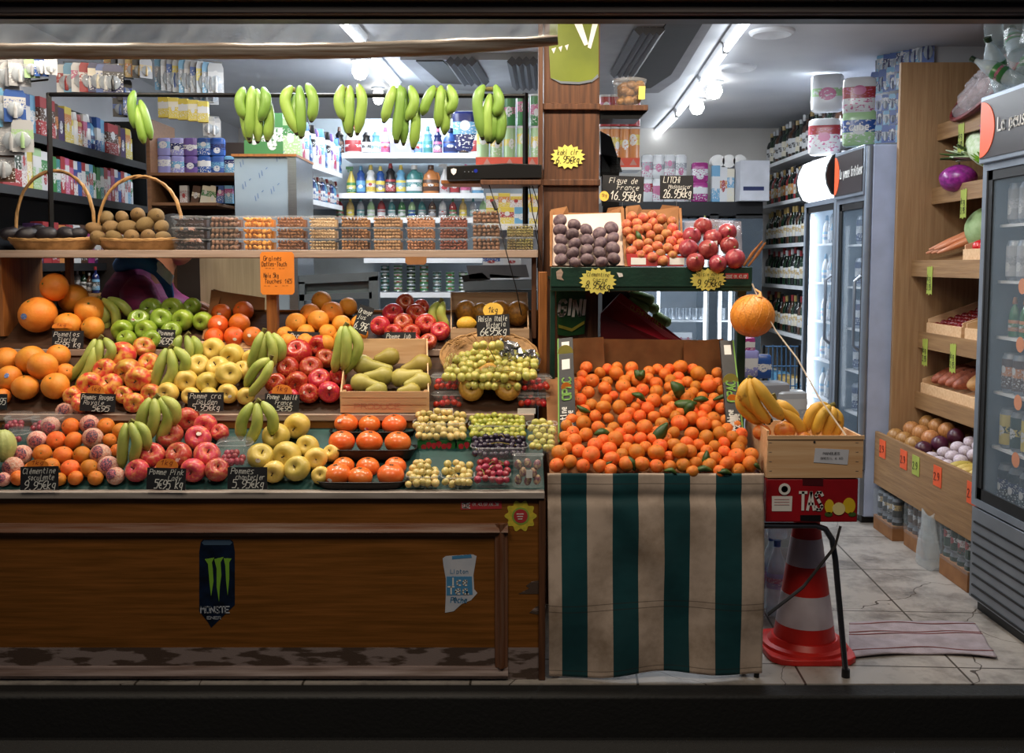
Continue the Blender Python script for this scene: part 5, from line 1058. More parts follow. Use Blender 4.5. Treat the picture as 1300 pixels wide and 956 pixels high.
m_kiwi = mat('kiwi_fuzz', '#85683c', .85, col2='#6b5230', scale=20, bump=.4, bscale=40, rnd=.25); kw = ball_mesh('kiwi', m_kiwi, (.86, .86, 1.15), -.03)
kb = B().lathe([(1e-6, 1.14), (.12, 1.17), (.16, 1.1)], n=8).mesh('blossom_end', m_stem)
KW = [(135, 277, 11), (155, 276, 9.5), (175, 273, 11), (198, 275, 12.5), (120, 291, 10), (141, 289, 11), (162, 289, 11.5), (184, 285, 11), (205, 288, 10), (125, 302, 10.5), (145, 302, 10.5), (167, 301, 11.5), (188, 301, 11), (207, 302, 10)]
for i, (x, y, r) in enumerate(KW):
    row = 0 if i > 8 else (1 if i > 3 else 2); k = [i - 9, i - 4, i][row]; n = [5, 5, 4][row]
    o = inst('kiwi', kw, P(x, y, 4.30 + .045 * row), px(r, 4.3), (rad(90) + R.uniform(-.6, .6), R.uniform(-.8, .8), R.uniform(-.9, .9))); tag(o, 'brown kiwi in the right handled basket, %s of its %s row' % (nth(k, n), ['bottom', 'middle', 'top'][row]), 'kiwi', 'kiwis in the right basket'); inst('blossom_end', kb, (0, 0, 0), 1, parent=o)
# stacked nut boxes
def nutm(nm, c, c2): return mat(nm, c, .6, col2=c2, scale=14, rnd=.2, contrast=(.4, .6))
NUT = {'dark dates': (nutm('dark_date', '#2a1a18', '#3c2620'), (.5, .5, .9), .016), 'dried figs': (nutm('dried_fig', '#6b4a38', '#8a6650'), (1, 1, .6), .017), 'orange dried apricots': (nutm('dried_apricot', '#d9872c', '#e8a24a'), (1, 1, .5), .016),
       'almonds': (nutm('almond', '#9a6238', '#7a4828'), (.55, .4, 1), .012), 'pistachios': (nutm('pistachio', '#cdb08a', '#a98a62'), (.6, .6, .9), .010), 'mixed nuts': (nutm('mixed_nut', '#a87446', '#6b4024'), (.8, .6, 1), .011), 'hazelnuts': (nutm('hazelnut', '#b98e68', '#98704c'), (1, 1, 1), .010),
       'peanuts': (nutm('peanut', '#b8835a', '#94643e'), (.5, .5, 1), .011), 'red dates': (nutm('red_date', '#8a4a30', '#6e3422'), (.5, .5, 1), .012), 'walnut halves': (nutm('walnut', '#8f6448', '#6b4630'), (1, .8, .8), .014), 'green raisins': (nutm('raisin', '#8a8240', '#6e5a2c'), (.6, .6, 1), .010)}
NM = {}
def nut_mesh(kind, w, d, h):
    key = (kind, round(w, 3), round(h, 3))
    if key in NM: return NM[key]
    m, sc, r = NUT[kind]; rr = random.Random(kind); b = B()
    b.box(-w / 2 * .86, w / 2 * .86, d * .12, d / 2, .003, h * .7)
    nx = max(3, int(w * .92 / (r * 1.25))); nz = max(2, int(h * .9 / (r * 1.1)))
    for j in range(nz):
        for i in range(nx):
            for q in range(2):
                M = Euler((rr.random() * 3, rr.random() * 3, rr.random() * 3)).to_matrix()
                b.ball((-w / 2 * .84 + (i + .5) / nx * w * .84 * 1.0 + rr.uniform(-.2, .15) * r, -d / 2 * .8 + q * r * 1.2 + r, min(h * .86, r * .7 + j / nz * h * .84 + rr.uniform(-.1, .1) * r)), r * .72, sc, 7, M, k=5)
    me = b.mesh('nuts', m, 60); NM[key] = me; return me
lid_cache = {}
def nut_box(x0, x1, yb, yt, kind, col, lvl, nl):
    Y = 4.22; a, c = P(x0, yb, Y), P(x1, yb, Y); w = c.x - a.x; h = px(yb - yt, Y); d = .11; z = SZ + lvl * h + .0005; key = (round(w, 3), round(h, 3))
    if key not in lid_cache:
        b = B(); vs = []
        for f, zz in ((.86, 0), (.94, h * .86)):
            for q in range(24):
                an = (q + .5) * math.pi / 12; cs, sn = math.cos(an), math.sin(an); g = 1 / (abs(cs) ** 6 + abs(sn) ** 6) ** (1 / 6); vs.append((cs * g * w / 2 * f, sn * g * d / 2 * f, zz))
        b.add(vs, [(j, (j + 1) % 24, 24 + (j + 1) % 24, 24 + j) for j in range(24)] + [tuple(range(24))[::-1]]); tub = b.mesh('tub', m_clear)
        b = B(); vs = []
        for f, zz in ((.95, h * .86), (1, h * .87), (1, h * .95), (.9, h * .985)):
            for q in range(24):
                an = (q + .5) * math.pi / 12; cs, sn = math.cos(an), math.sin(an); g = 1 / (abs(cs) ** 6 + abs(sn) ** 6) ** (1 / 6); vs.append((cs * g * w / 2 * f, sn * g * d / 2 * f, zz))
        b.add(vs, [(k * 24 + j, k * 24 + (j + 1) % 24, (k + 1) * 24 + (j + 1) % 24, (k + 1) * 24 + j) for k in range(3) for j in range(24)] + [tuple(range(72, 96))]); lid_cache[key] = (tub, b.mesh('lid', m_clear2))
    cx = (a.x + c.x) / 2; lv = {0: 'bottom', nl - 1: 'top'}.get(lvl, 'middle')
    t = thing('clear_food_box', 'clear lidded box of %s, %s box of the %s stack' % (kind, lv, {0: 'leftmost', 10: 'rightmost'}.get(col, ORD[col + 1])), 'box', (cx, Y + d / 2, z), 'clear boxes of dried fruit and nuts')
    inst('tub', lid_cache[key][0], (0, 0, 0), 1, parent=t); inst('lid', lid_cache[key][1], (0, 0, 0), 1, parent=t)
    o = inst('nuts' if 'nut' in kind or kind in ('almonds', 'pistachios') else 'dried_fruit', nut_mesh(kind, w, d, h), (cx, Y + d / 2, z)); tag(o, '%s filling the %s clear box of stack %s' % (kind, lv, nth(col, 11)), 'nuts' if 'nut' in kind or kind in ('almonds', 'pistachios') else 'dried fruit', 'nuts and dried fruit in the clear boxes', 'stuff')
cols = [(216, 260, 'dark dates'), (262, 304, 'dried figs'), (305, 346, 'orange dried apricots'), (347, 387, 'almonds'), (389, 427, 'pistachios'), (429, 469, 'mixed nuts'), (471, 511, 'hazelnuts'), (513, 553, 'peanuts'), (555, 595, 'red dates')]
for i, (x0, x1, k) in enumerate(cols):
    for l in range(3): nut_box(x0, x1, 317.5, 303, k, i, l, 3)
for l in range(3): nut_box(597, 637, 317.5, 300.5, 'walnut halves', 9, l, 3)
for l in range(2): nut_box(641, 680, 317.5, 301, 'green raisins', 10, l, 2)
# cables hanging by the pillar
for i, pts in enumerate([[(621, 235, 4.26), (630, 262, 4.2), (640, 310, 4.16), (655, 365, 4.16), (662, 400, 4.2)], [(676, 236, 4.26), (684, 262, 4.26), (679, 290, 4.27), (687, 330, 4.27)], [(672, 236, 4.27), (676, 270, 4.28), (684, 300, 4.28), (682, 340, 4.28)]]):
    b = B().tube([P(*p) for p in pts], .0022, 6); 
    o = b.build('black_cable', m_black); tag(o, ['thin black cable with a plug end hanging before the walnut boxes', 'black cable looping down the left side of the pillar', 'second black cable beside the pillar, nearer the rack'][i], 'cable')
    if i == 0: B().cyl(P(626, 256, 4.2), P(630, 266, 4.19), .009, .008, 10).build('plug', m_black, o)
# ================================================================ GREEN SHELF CONTENTS
YS2 = 4.02
m_fig = mat('fig_skin', '#54404c', .6, col2='#7c686a', scale=2, rnd=.5, bump=.1); fg = ball_mesh('fig', m_fig, (1, 1, .8), -.15)
t = thing('fig_tray', 'cardboard tray with pale moulded liner holding rows of purple figs', 'tray', (P(745, 338, YS2).x, YS2 + .1, gz1))
def q4(par, pts, nm, m, th=.006, axis=(0, 1, 0)): return B().pts_prism([P(*q) for q in pts], axis, th).build(nm, m, par)
q4(t, [(702, 273, 4.25), (790, 270, 4.25), (795, 337, 4.05), (699, 337, 4.05)], 'moulded_liner', mat('pink_liner', '#e6cfc0', .6))
q4(t, [(699, 266, 4.28), (720, 262, 4.28), (722, 270, 4.28), (770, 270, 4.28), (772, 264, 4.28), (791, 262, 4.28), (791, 300, 4.2), (699, 300, 4.2)], 'back_wall', m_card)
q4(t, [(698, 268, 4.26), (702, 268, 4.26), (701, 338, 4.03), (698, 338, 4.03)], 'side_wall', m_card); q4(t, [(788, 264, 4.26), (792, 264, 4.26), (797, 338, 4.03), (793, 338, 4.03)], 'side_wall', m_card)
FA, FB = Vector((0, 4.04, P(0, 337, 4.04).z)), Vector((0, 4.24, P(0, 272, 4.24).z))
FG = [(711, 282, 8.5), (729, 288, 8.3), (744, 293, 8.3), (776, 291, 9), (711, 294, 8.5), (727, 300, 8.3), (761, 298, 8.5), (712, 306, 8.3), (745, 307, 8.5), (778, 305, 8.5), (712, 319, 8.5), (729, 313, 8.3), (762, 312, 8.5), (778, 317, 9), (728, 325, 8.3), (745, 320, 8.3), (762, 325, 8.5), (712, 331, 8), (745, 331, 8.5), (763, 334, 8), (729, 335, 7.5), (779, 330, 8.5)]
FG = [(x, min(y, 331) * .985 + 3, r * 1.06) for x, y, r in FG]
for (p, r), k in zip(settle(FG, FA, FB, it=12), rows_label(FG, 7).items().__iter__() if False else sorted(rows_label(FG, 7).items())):
    o = inst('fig', fg, p, r, (rad(-50), R.uniform(-.3, .3), R.uniform(0, 6))); tag(o, 'purple fig in the pale tray, %s, %s' % k[1], 'fig', 'figs in the pale tray'); inst('stem', stem_me, (0, 0, .1), .8, parent=o)
m_apr = mat('apricot_skin', '#b8543a', .55, col2='#cf8450', scale=1.6, rnd=.6, contrast=(.4, .6)); ap = ball_mesh('apricot', m_apr, (1, 1, .95), .08)
t = thing('apricot_box', 'cardboard box with red front holding small apricots', 'box', (P(830, 338, YS2).x, YS2 + .1, gz1))
q4(t, [(795, 262, 4.28), (812, 260, 4.28), (815, 266, 4.28), (838, 266, 4.28), (841, 260, 4.28), (862, 262, 4.28), (862, 310, 4.2), (795, 310, 4.2)], 'back_wall', m_card)
q4(t, [(795, 322, 4.04), (868, 325, 4.04), (868, 338, 4.03), (797, 338, 4.03)], 'front_wall', mat('red_box_print', '#b01c1c', .5))
for xa, xb in ((794, 797), (862, 866)): q4(t, [(xa, 264, 4.27), (xa + 3, 264, 4.27), (xb + 3, 334, 4.04), (xb, 334, 4.04)], 'side_wall', m_card)
for xa in (801, 850): q4(t, [(xa, 327, 4.035), (xa + 19, 327.5, 4.035), (xa + 19, 336, 4.03), (xa, 336, 4.03)], 'label', m_paper, .001)
AP = [(x, y, r) for x, y, r in [(804, 277, 6.5), (816, 279, 6.5), (827, 279, 6), (840, 279, 6.5), (851, 283, 6), (799, 285, 6), (809, 286, 6.5), (822, 291, 6.5), (831, 284, 6), (839, 292, 6.5), (852, 291, 6.5), (800, 295, 6), (812, 296, 7), (829, 300, 6), (844, 297, 6.5), (857, 302, 6.5), (801, 303, 6), (835, 303, 6), (845, 306, 6.5), (814, 313, 7), (823, 308, 6), (829, 311, 6.5), (844, 314, 6.5), (857, 314, 6), (805, 318, 6.5), (824, 318, 6.5), (840, 320, 6), (853, 322, 6), (814, 323, 6), (828, 323, 6.5), (840, 328, 6.5), (860, 308, 6), (818, 303, 5.5)]]
AP = [(x, min(y, 330), r * 1.08) for x, y, r in AP]
for (p, r), k in zip(settle(AP, FA + Vector((0, .015, .012)), FB, it=25), sorted(rows_label(AP, 7).items())):
    o = inst('apricot', ap, p, r * 1.03, (R.uniform(-1.5, 1.5), R.uniform(-1, 1), R.uniform(0, 6))); tag(o, 'small apricot in the red-fronted box, %s, %s' % k[1], 'apricot', 'apricots in the red-fronted box'); inst('stem_button', button_me, (0, 0, -.02), 1, parent=o)
leaf([(808, 293), (811, 301), (816, 307)], 3.5, 4.1, 'green leaf lying on the apricots', grp='leaves on the apricots')
m_pom = mat('pomegranate_skin', '#8c2c38', .35, col2='#a84c48', scale=2, rnd=.3, coat=.2); pm = ball_mesh('pomegranate', m_pom, (1, 1, .95), -.12)
PO = [(893, 291, 11), (879, 302, 11), (903, 303, 11), (922, 296, 11), (880, 319, 11.5), (903, 322, 12), (926, 314, 11), (881, 333, 11), (908, 336, 10.5), (928, 331, 12)]
PO = [(x, min(y, 327), r * 1.1) for x, y, r in PO]
for (p, r), k in zip(settle(PO, FA, FB, it=14), sorted(rows_label(PO, 9).items())):
    o = inst('pomegranate', pm, p, r, (R.uniform(.3, 1.4), R.uniform(-.5, .5), 0)); tag(o, 'dark red pomegranate wrapped in clear film, %s, %s' % k[1], 'pomegranate', 'film-wrapped pomegranates'); inst('stem_button', button_me, (0, 0, .08), 1.4, parent=o)
def film(u, v):
    x = 868 + u * 74; y = 278 + v * 59; bul = math.sin(math.pi * min(1, max(0, u))) ** .4 * math.sin(math.pi * (v * .8 + .1)) ** .4
    return P(x + 4 * (v - .5) * (u - .5), y + 6 * abs(u - .5) * (1 - v), 4.2 - .17 * v - .035 * bul + .006 * math.sin(u * 21 + v * 13))
o = B().sheet(film, 24, 18).build('clear_film', clear('wrapping_film', '#e8d8e0', .13, .05), solid=.0006, ang=25); tag(o, 'shiny clear film bag stretched over the pomegranates', 'bag')
o = B().prism([(0, 0), (.065, .008), (.065, .03), (0, .022)], P(890, 315, 4.035), d=.001).build('blank_label', m_paper); tag(o, 'white label on the pomegranate bag', 'label')
# tub and things on the bracket shelf
c = P(799, 133, YP + .08); hh = px(36, YP); rr_ = px(20, YP)
t = thing('plastic_tub', 'round clear tub of brown pickled fruit on the bracket shelf', 'tub', (c.x, c.y, zy(134, YP) + .0005))
b = B().lathe([(rr_ * .86, 0), (rr_ * .9, .004), (rr_, hh * .9)], t.location, 28); b.build('tub', m_clear, t, solid=.001)
B().lathe([(rr_ * 1.06, hh * .88), (rr_ * 1.08, hh * .98), (rr_ * .98, hh)], t.location, 28).build('lid', m_clear2, t)
o = B().pts_prism([c + Vector((a, -rr_ * .98, hh * q)) for a, q in [(.03, .1), (.058, .1), (.06, .55), (.032, .55)]], (0, 1, 0), .001).build('label', m_star, t)
b = B()
for i in range(34):
    a = R.random() * 6.3; rr2 = rr_ * .68 * math.sqrt(R.random()); b.ball(Vector(t.location) + Vector((math.cos(a) * rr2, math.sin(a) * rr2, .026 + R.random() * hh * .62)), .024, (1, 1, .8), 8, k=6)
o = b.build('pickled_fruit', mat('pickled_brown', '#a87838', .4, col2='#7a5026', rnd=.1)); tag(o, 'brown pickled fruit inside the round tub', 'pickled fruit', kind='stuff')
# red-black gift box leaning under the green shelf and wrapped vegetables behind it
t = thing('red_gift_box', 'long dark red cardboard box lying slanted under the green shelf', 'box', (P(820, 400, 4.3).x, 4.3, zt2 + .2))
q4(t, [(763, 398, 4.22), (788, 372, 4.3), (868, 433, 4.28), (850, 436, 4.2)], 'lid', mat('dark_red_gloss', '#a01c2e', .35, col2='#6e1420', scale=4), .03)
q4(t, [(763, 398, 4.215), (850, 436, 4.195), (850, 444, 4.2), (763, 440, 4.22)], 'side', mat('near_black_red', '#5a1018', .4), .03)
b = B()
for i in range(5): b.tube([P(782 + i * 5, 384 + i * 3 - 4, 4.255), P(846 + i * 5, 428 + i * 1.5, 4.195)], .0012, 4)
b.build('stripe_print', mat('dull_pink_ink', '#a8505a', .4), t)
write(B(), 'CLEMENTINES', P(800, 392, 4.24), (P(850, 424, 4.24) - P(800, 392, 4.24)).normalized(), (.3, 0, 1), .018, .12, w=px(50, 4.2)).build('lettering', MATS['gold_ink'], t)
m_cuc = mat('courgette_skin', '#7f9a5c', .45, col2='#5c7a40', scale=8, rnd=.3)
for i, (a, c) in enumerate([((800, 372), (830, 382)), ((808, 382), (836, 394)), ((800, 378), (822, 396)), ((830, 398), (850, 412))]):
    p0, p1 = P(*a, 4.55), P(*c, 4.5); o = B().tube([p0, p0.lerp(p1, .1), p0.lerp(p1, .9), p1], [.008, .022, .024, .012], 12).build('courgette', m_cuc, ang=180); tag(o, 'pale green courgette in film behind the red box, %s' % ['uppermost', 'second from top', 'third from top', 'lowest'][i], 'courgette', 'courgettes behind the red box'); B().cyl(p0, p0 + (p0 - p1).normalized() * .015, .007, .005, 8).build('stem', m_stem, o)
# ================================================================ PERSON
def person():
    Y = 4.74; t = thing('person', 'person in purple jacket with blue hood and lowered mask behind the counter', 'person', (P(200, 380, Y).x, Y, 0))
    sk = mat('skin', '#a8755c', .5, col2='#98674f', sss=.1)
    def skin_fig(verts, edges, radii, name, m, par, sub=2):
        me = bpy.data.meshes.new(name); me.from_pydata([tuple(v) for v in verts], edges, []); me.materials.append(m); o = bpy.data.objects.new(name, me); S.collection.objects.link(o)
        o.parent = par; me.transform(Matrix.Translation(-par.location))
        q = o.modifiers.new('skin', 'SKIN'); q.use_smooth_shade = True
        for i, r in enumerate(radii): me.skin_vertices[0].data[i].radius = (r, r) if isinstance(r, float) else r
        me.skin_vertices[0].data[0].use_root = True
        o.modifiers.new('sub', 'SUBSURF').render_levels = sub; return o
    q = lambda x, y, dy=0.: P(x, y, Y + dy)
    # body (hips, chest, neck, head, both arms with hands and legs); turned to the right, leaning forward
    V = [q(196, 470, .05), q(190, 420, .03), q(188, 378, 0), q(196, 350, .0), q(208, 333, 0), q(222, 312, 0), q(224, 292, 0),
         q(180, 372, -.12), q(196, 406, -.15), q(250, 396, -.13), q(262, 391, -.13),
         q(180, 370, .12), q(200, 405, .15), q(252, 402, .13), q(264, 398, .13),
         Vector((q(200, 470).x, Y - .1, .5)), Vector((q(200, 470).x, Y - .1, .06)), Vector((q(200, 470).x, Y + .14, .5)), Vector((q(200, 470).x, Y + .14, .06)), Vector((q(200, 470).x + .12, Y - .1, .04)), Vector((q(200, 470).x + .12, Y + .14, .04))]
    E = [(0, 1), (1, 2), (2, 3), (3, 4), (4, 5), (5, 6), (3, 7), (7, 8), (8, 9), (9, 10), (3, 11), (11, 12), (12, 13), (13, 14), (0, 15), (15, 16), (0, 17), (17, 18), (16, 19), (18, 20)]
    Rd = [.11, .11, .1, .035, .045, .08, .085, .045, .045, .035, .03, .045, .045, .035, .03, .08, .05, .08, .05, .04, .04]
    skin_fig(V, E, Rd, 'body', sk, t)
    # head form with face in profile to the right
    hc = q(226, 306); b = B(); K = 18; b.lathe([(max(1e-6, math.sin(math.pi * i / K)) * .083 * (1 if i > 8 else .88 + .12 * i / 8), -math.cos(math.pi * i / K) * .115) for i in range(K + 1)], hc, 24, 1.12, .9)
    b.tube([hc + Vector((.088, 0, .015)), hc + Vector((.112, 0, -.02)), hc + Vector((.09, 0, -.035))], [.01, .016, .012], 8)
    b.ball(hc + Vector((-.005, -.078, -.01)), .026, (.7, .35, 1.1), 10); b.ball(hc + Vector((.085, 0, -.055)), .018, (.8, 1.4, .5), 10); b.ball(hc + Vector((.07, -.035, .02)), .012, (1, 1, .7), 8)
    b.build('head', sk, t, ang=180)
    b = B(); b.lathe([(max(1e-6, math.sin(math.pi * i / 12)) * .096, -math.cos(math.pi * i / 12) * .11) for i in range(4, 13)], hc + Vector((-.02, 0, .02)), 24, 1.05, .95); b.build('hair', mat('dark_hair', '#15110f', .7, bump=.5, bscale=90), t, ang=180)
    jk = mat('purple_jacket', '#8e3268', .65, col2='#702656', scale=9, stretch=(1, 1, 4), bump=.4, bscale=12)
    B().tube([q(196, 470, .04), q(191, 430, .02), q(188, 402, 0), q(187, 384, 0), q(188, 370, 0), q(191, 359, 0), q(196, 350, 0), q(203, 342, 0)], [.2, .22, .23, .225, .2, .165, .12, .07], 26, squash=.72, up=(0, 1, 0)).build('jacket', jk, t, ang=180)
    for s_ in (-1, 1): B().tube([q(178, 362, s_ * .1), q(176, 372, s_ * .15), q(182, 388, s_ * .165), q(196, 404, s_ * .16), q(216, 403, s_ * .15), q(240, 397, s_ * .135), q(249, 393, s_ * .13)], [.06, .085, .085, .078, .065, .05, .04], 16).build('sleeve', jk, t, ang=180)
    bl = mat('blue_hood', '#2370b4', .7, col2='#1a568e', scale=8, bump=.4, bscale=14)
    skin_fig([q(148, 342, 0), q(160, 331, -.1), q(182, 330, -.15), q(203, 343, -.18), q(212, 360, -.18), q(218, 380, -.16), q(160, 333, .06), q(185, 330, .09)], [(0, 1), (1, 2), (2, 3), (3, 4), (4, 5), (0, 6), (6, 7)], [.035, .045, .045, .035, .026, .015, .045, .04], 'hood', bl, t)
    mk = mat('blue_surgical_mask', '#c4e0f0', .8)
    B().sheet(lambda u, v: q(201 + u * 20 - v * 4, 330 + u * 20 + v * 13 + 0, -.2 - .03 * math.sin(u * 2.6)), 10, 6).build('face_mask', mk, t, solid=.003, ang=180)
    B().tube([q(195, 329, -.15), q(199, 338, -.16), q(205, 346, -.16)], .0018, 6).build('mask_strap', m_paper, t)
    # hands: palm and five fingers each
    for s, hx, hy in ((-.13, 250, 392), (.13, 254, 401)):
        base = q(hx, hy, s); V = [base, q(hx + 9, hy - 3, s)]; E = [(0, 1)]; Rr = [.028, .03]
        for f in range(4):
            o_ = len(V); dy = (f - 1.5) * .018; L = [8, 10, 9, 7][f]
            V += [q(hx + 12, hy - 3, s) + Vector((0, dy, 0)), q(hx + 12 + L * .5, hy - 2, s) + Vector((0, dy * 1.2, 0)), q(hx + 12 + L, hy + 2, s) + Vector((0, dy * 1.2, 0))]; E += [(1, o_), (o_, o_ + 1), (o_ + 1, o_ + 2)]; Rr += [.010, .009, .007]
        o_ = len(V); V += [base + Vector((.02, -.03, .0)), base + Vector((.045, -.045, -.004)), base + Vector((.065, -.045, -.012))]; E += [(0, o_), (o_, o_ + 1), (o_ + 1, o_ + 2)]; Rr += [.012, .010, .008]
        skin_fig(V, E, Rr, 'hand', sk, t, 1)
person()
# ================================================================ GOODS FOR THE SHELVES
COL = {'white': '#d8dadd', 'blue': '#1f55b8', 'dark blue': '#16246e', 'sky blue': '#58a8dc', 'teal': '#2f8c8c', 'green': '#2c8c3c', 'dark green': '#173c22', 'pale green': '#9ccf8a', 'yellow': '#e2c52e', 'orange': '#e08030', 'red': '#c02a30', 'pink': '#d85a94', 'purple': '#6a4aa8', 'lilac': '#8f8fe0', 'black': '#15151a', 'brown': '#5a3420', 'grey': '#9a9ea6', 'cream': '#e6dcc0', 'magenta': '#c02a90', 'silver': '#b8bcc4', 'gold': '#c8a04a', 'violet': '#4a2a6a'}
def mute(h):
    r, g, b = [int(h[i:i + 2], 16) for i in (1, 3, 5)]; l = .3 * r + .59 * g + .11 * b
    return '#%02x%02x%02x' % tuple(int((q * .72 + l * .28) * .88) for q in (r, g, b))
COL = {k: mute(v) for k, v in COL.items()}
def liquid(c): return mat('liquid_' + c.replace(' ', '_'), COL[c], .15, spec=.8, rnd=.1)
def pl(c): return mat('plastic_' + c.replace(' ', '_'), COL[c], .3, rnd=.1)
PROT = {}
def lab_mesh(r, z0, z1, c1, c2, seed, sx=1, sy=1):
    b = B().lathe([(r, z0), (r * 1.004, z0 + .001), (r * 1.004, z1 - .001), (r, z1)], n=16, sx=sx, sy=sy); b.f = [f for f in b.f if len(f) == 4]; b.m = b.m[:len(b.f)]
    return b.mesh('printed_label', printed(COL[c1], COL[c2], COL['white'] if c2 != 'white' else COL['red'], .4, seed))
def proto(kind, c1, c2, seed=0):
    """unit-height goods: [(part name, mesh)], first one is the body"""
    k = (kind, c1, c2, seed)
    if k in PROT: return PROT[k]
    parts = []
    if kind == 'wine_bottle':
        parts = [('wine_bottle', B().lathe([(.1, 0), (.118, .01), (.122, .04), (.122, .6), (.1, .68), (.05, .74), (.042, .8), (.042, .98), (.048, .985), (.048, 1)], n=16).mesh('wine_bottle', liquid(c1))), ('label', lab_mesh(.1235, .2, .5, c2, 'gold', seed)), ('capsule', B().lathe([(.045, .84), (.047, .845), (.052, 1.0), (.0, 1.004)], n=12).mesh('capsule', pl(['red', 'gold', 'black', 'white'][seed % 4])))]
    elif kind == 'spirit_bottle':
        parts = [('spirit_bottle', B().lathe([(.13, 0), (.15, .01), (.155, .05), (.155, .6), (.12, .7), (.055, .76), (.05, .9)], n=16).mesh('spirit_bottle', liquid(c1))), ('label', lab_mesh(.157, .12, .52, c2, 'black', seed)), ('cap', B().lathe([(.06, .88), (.062, 1), (.0, 1.0)], n=12).mesh('cap', pl(['black', 'gold', 'silver', 'red'][seed % 4])))]
    elif kind == 'detergent_jug':
        b = B().lathe([(.24, 0), (.27, .02), (.28, .5), (.24, .66), (.14, .78), (.09, .82), (.09, .87)], n=18, sy=.6); parts = [('detergent_jug', b.mesh('detergent_jug', pl(c1))), ('label', lab_mesh(.284, .12, .5, c2, c1 if c1 != c2 else 'white', seed, 1, .61)), ('cap', B().lathe([(.1, .85), (.11, .86), (.1, 1), (0, 1)], n=14).mesh('cap', pl(c2))), ('handle', B().tube([(.16, 0, .74), (.25, 0, .72), (.285, 0, .6), (.27, 0, .42)], .035, 8).mesh('handle', pl(c1)))]
    elif kind == 'cleaner_bottle':
        parts = [('cleaner_bottle', B().lathe([(.15, 0), (.165, .02), (.165, .5), (.12, .62), (.15, .72), (.07, .82), (.06, .86)], n=16, sy=.75).mesh('cleaner_bottle', pl(c1))), ('label', lab_mesh(.168, .1, .48, c2, c1, seed, 1, .76)), ('cap', B().lathe([(.065, .84), (.075, .85), (.05, 1), (0, 1)], n=12).mesh('cap', pl(c2)))]
    elif kind == 'spray_bottle':
        parts = [('spray_bottle', B().lathe([(.15, 0), (.165, .02), (.16, .45), (.08, .68), (.05, .76), (.05, .82)], n=16, sy=.7).mesh('spray_bottle', pl(c1))), ('label', lab_mesh(.167, .08, .42, c2, c1, seed, 1, .71)), ('trigger', B().obox((-.05, 0, .93), (.26, .08, .1)).obox((-.1, 0, .84), (.03, .05, .12)).obox((0, 0, .86), (.1, .09, .08)).mesh('trigger', pl(c2)))]
    elif kind == 'soap_bottle':
        parts = [('soap_bottle', B().lathe([(.17, 0), (.19, .03), (.16, .3), (.19, .5), (.14, .68), (.07, .78), (.05, .84)], n=16, sy=.7).mesh('soap_bottle', liquid(c1))), ('label', lab_mesh(.185, .14, .42, c2, c1, seed, 1, .72)), ('cap', B().lathe([(.06, .82), (.07, .84), (.04, 1), (0, 1)], n=12).mesh('cap', pl(c2)))]
    elif kind == 'water_bottle':
        parts = [('water_bottle', B().lathe([(.1, 0), (.13, .02)] + [(.13 - .006 * (i % 2), .06 + i * .055) for i in range(11)] + [(.1, .74), (.05, .86), (.04, .92)], n=16).mesh('water_bottle', clear('water_bottle_plastic', '#c6d8e4', .5, .08))), ('label', lab_mesh(.133, .38, .58, c2, 'pink', seed)), ('cap', B().lathe([(.048, .92), (.05, 1), (0, 1)], n=12).mesh('cap', pl(c1)))]
    elif kind == 'food_can':
        parts = [('food_can', B().lathe([(.4, 0), (.42, .03), (.4, .06), (.4, .94), (.42, .97), (.42, 1), (.38, .985), (0, .98)], n=18).mesh('food_can', m_steel)), ('label', lab_mesh(.405, .12, .88, c1, c2, seed))]
    elif kind == 'drink_can':
        parts = [('drink_can', B().lathe([(.2, 0), (.23, .05), (.25, .1), (.25, .88), (.21, .97), (.21, 1), (.19, .98), (0, .98)], n=16).mesh('drink_can', m_alu)), ('label', lab_mesh(.253, .1, .86, c1, c2, seed))]
    elif kind == 'chip_tube':
        parts = [('chip_tube', B().lathe([(.16, 0), (.165, .01), (.16, .02), (.16, .95)], n=18).mesh('chip_tube', printed(COL[c1], COL[c2], COL['white'], .35, seed))), ('lid', B().lathe([(.165, .94), (.17, .95), (.168, 1), (0, 1)], n=18).mesh('lid', pl('white')))]
    elif kind == 'aerosol_can':
        parts = [('aerosol_can', B().lathe([(.13, 0), (.14, .02), (.14, .74), (.1, .8)], n=16).mesh('aerosol_can', printed(COL[c1], COL[c2], COL['white'], .35, seed))), ('cap', B().lathe([(.12, .78), (.125, .8), (.11, .99), (0, 1)], n=14).mesh('cap', pl(c2)))]
    elif kind in ('carton', 'tall_carton', 'flat_carton', 'long_carton'):
        w, d = {'carton': (.8, .5), 'tall_carton': (.4, .3), 'flat_carton': (1.3, .6), 'long_carton': (.26, .26)}[kind]
        b = B(); e = .012; b.add([(x * (w / 2 - e * q), y * (d / 2 - e * q), z) for q, z in ((1, 0), (0, e), (0, 1 - e), (1, 1)) for x, y in ((-1, -1), (1, -1), (1, 1), (-1, 1))], [(3, 2, 1, 0), (12, 13, 14, 15)] + [(k_ * 4 + j, k_ * 4 + (j + 1) % 4, (k_ + 1) * 4 + (j + 1) % 4, (k_ + 1) * 4 + j) for k_ in range(3) for j in range(4)])
        parts = [('carton', b.mesh('carton', printed(COL[c1], COL[c2], COL['white'] if c1 != 'white' else COL['red'], .4, seed))), ('end_flap', B().box(-w * .46, w * .46, -d * .2, d * .2, .998, 1.004).mesh('end_flap', pl(c1)))]
    elif kind in ('roll_pack', 'soft_pack'):
        b = B(); w, d = (.8, .5) if kind == 'roll_pack' else (1., .6); N_ = 24; vs = []
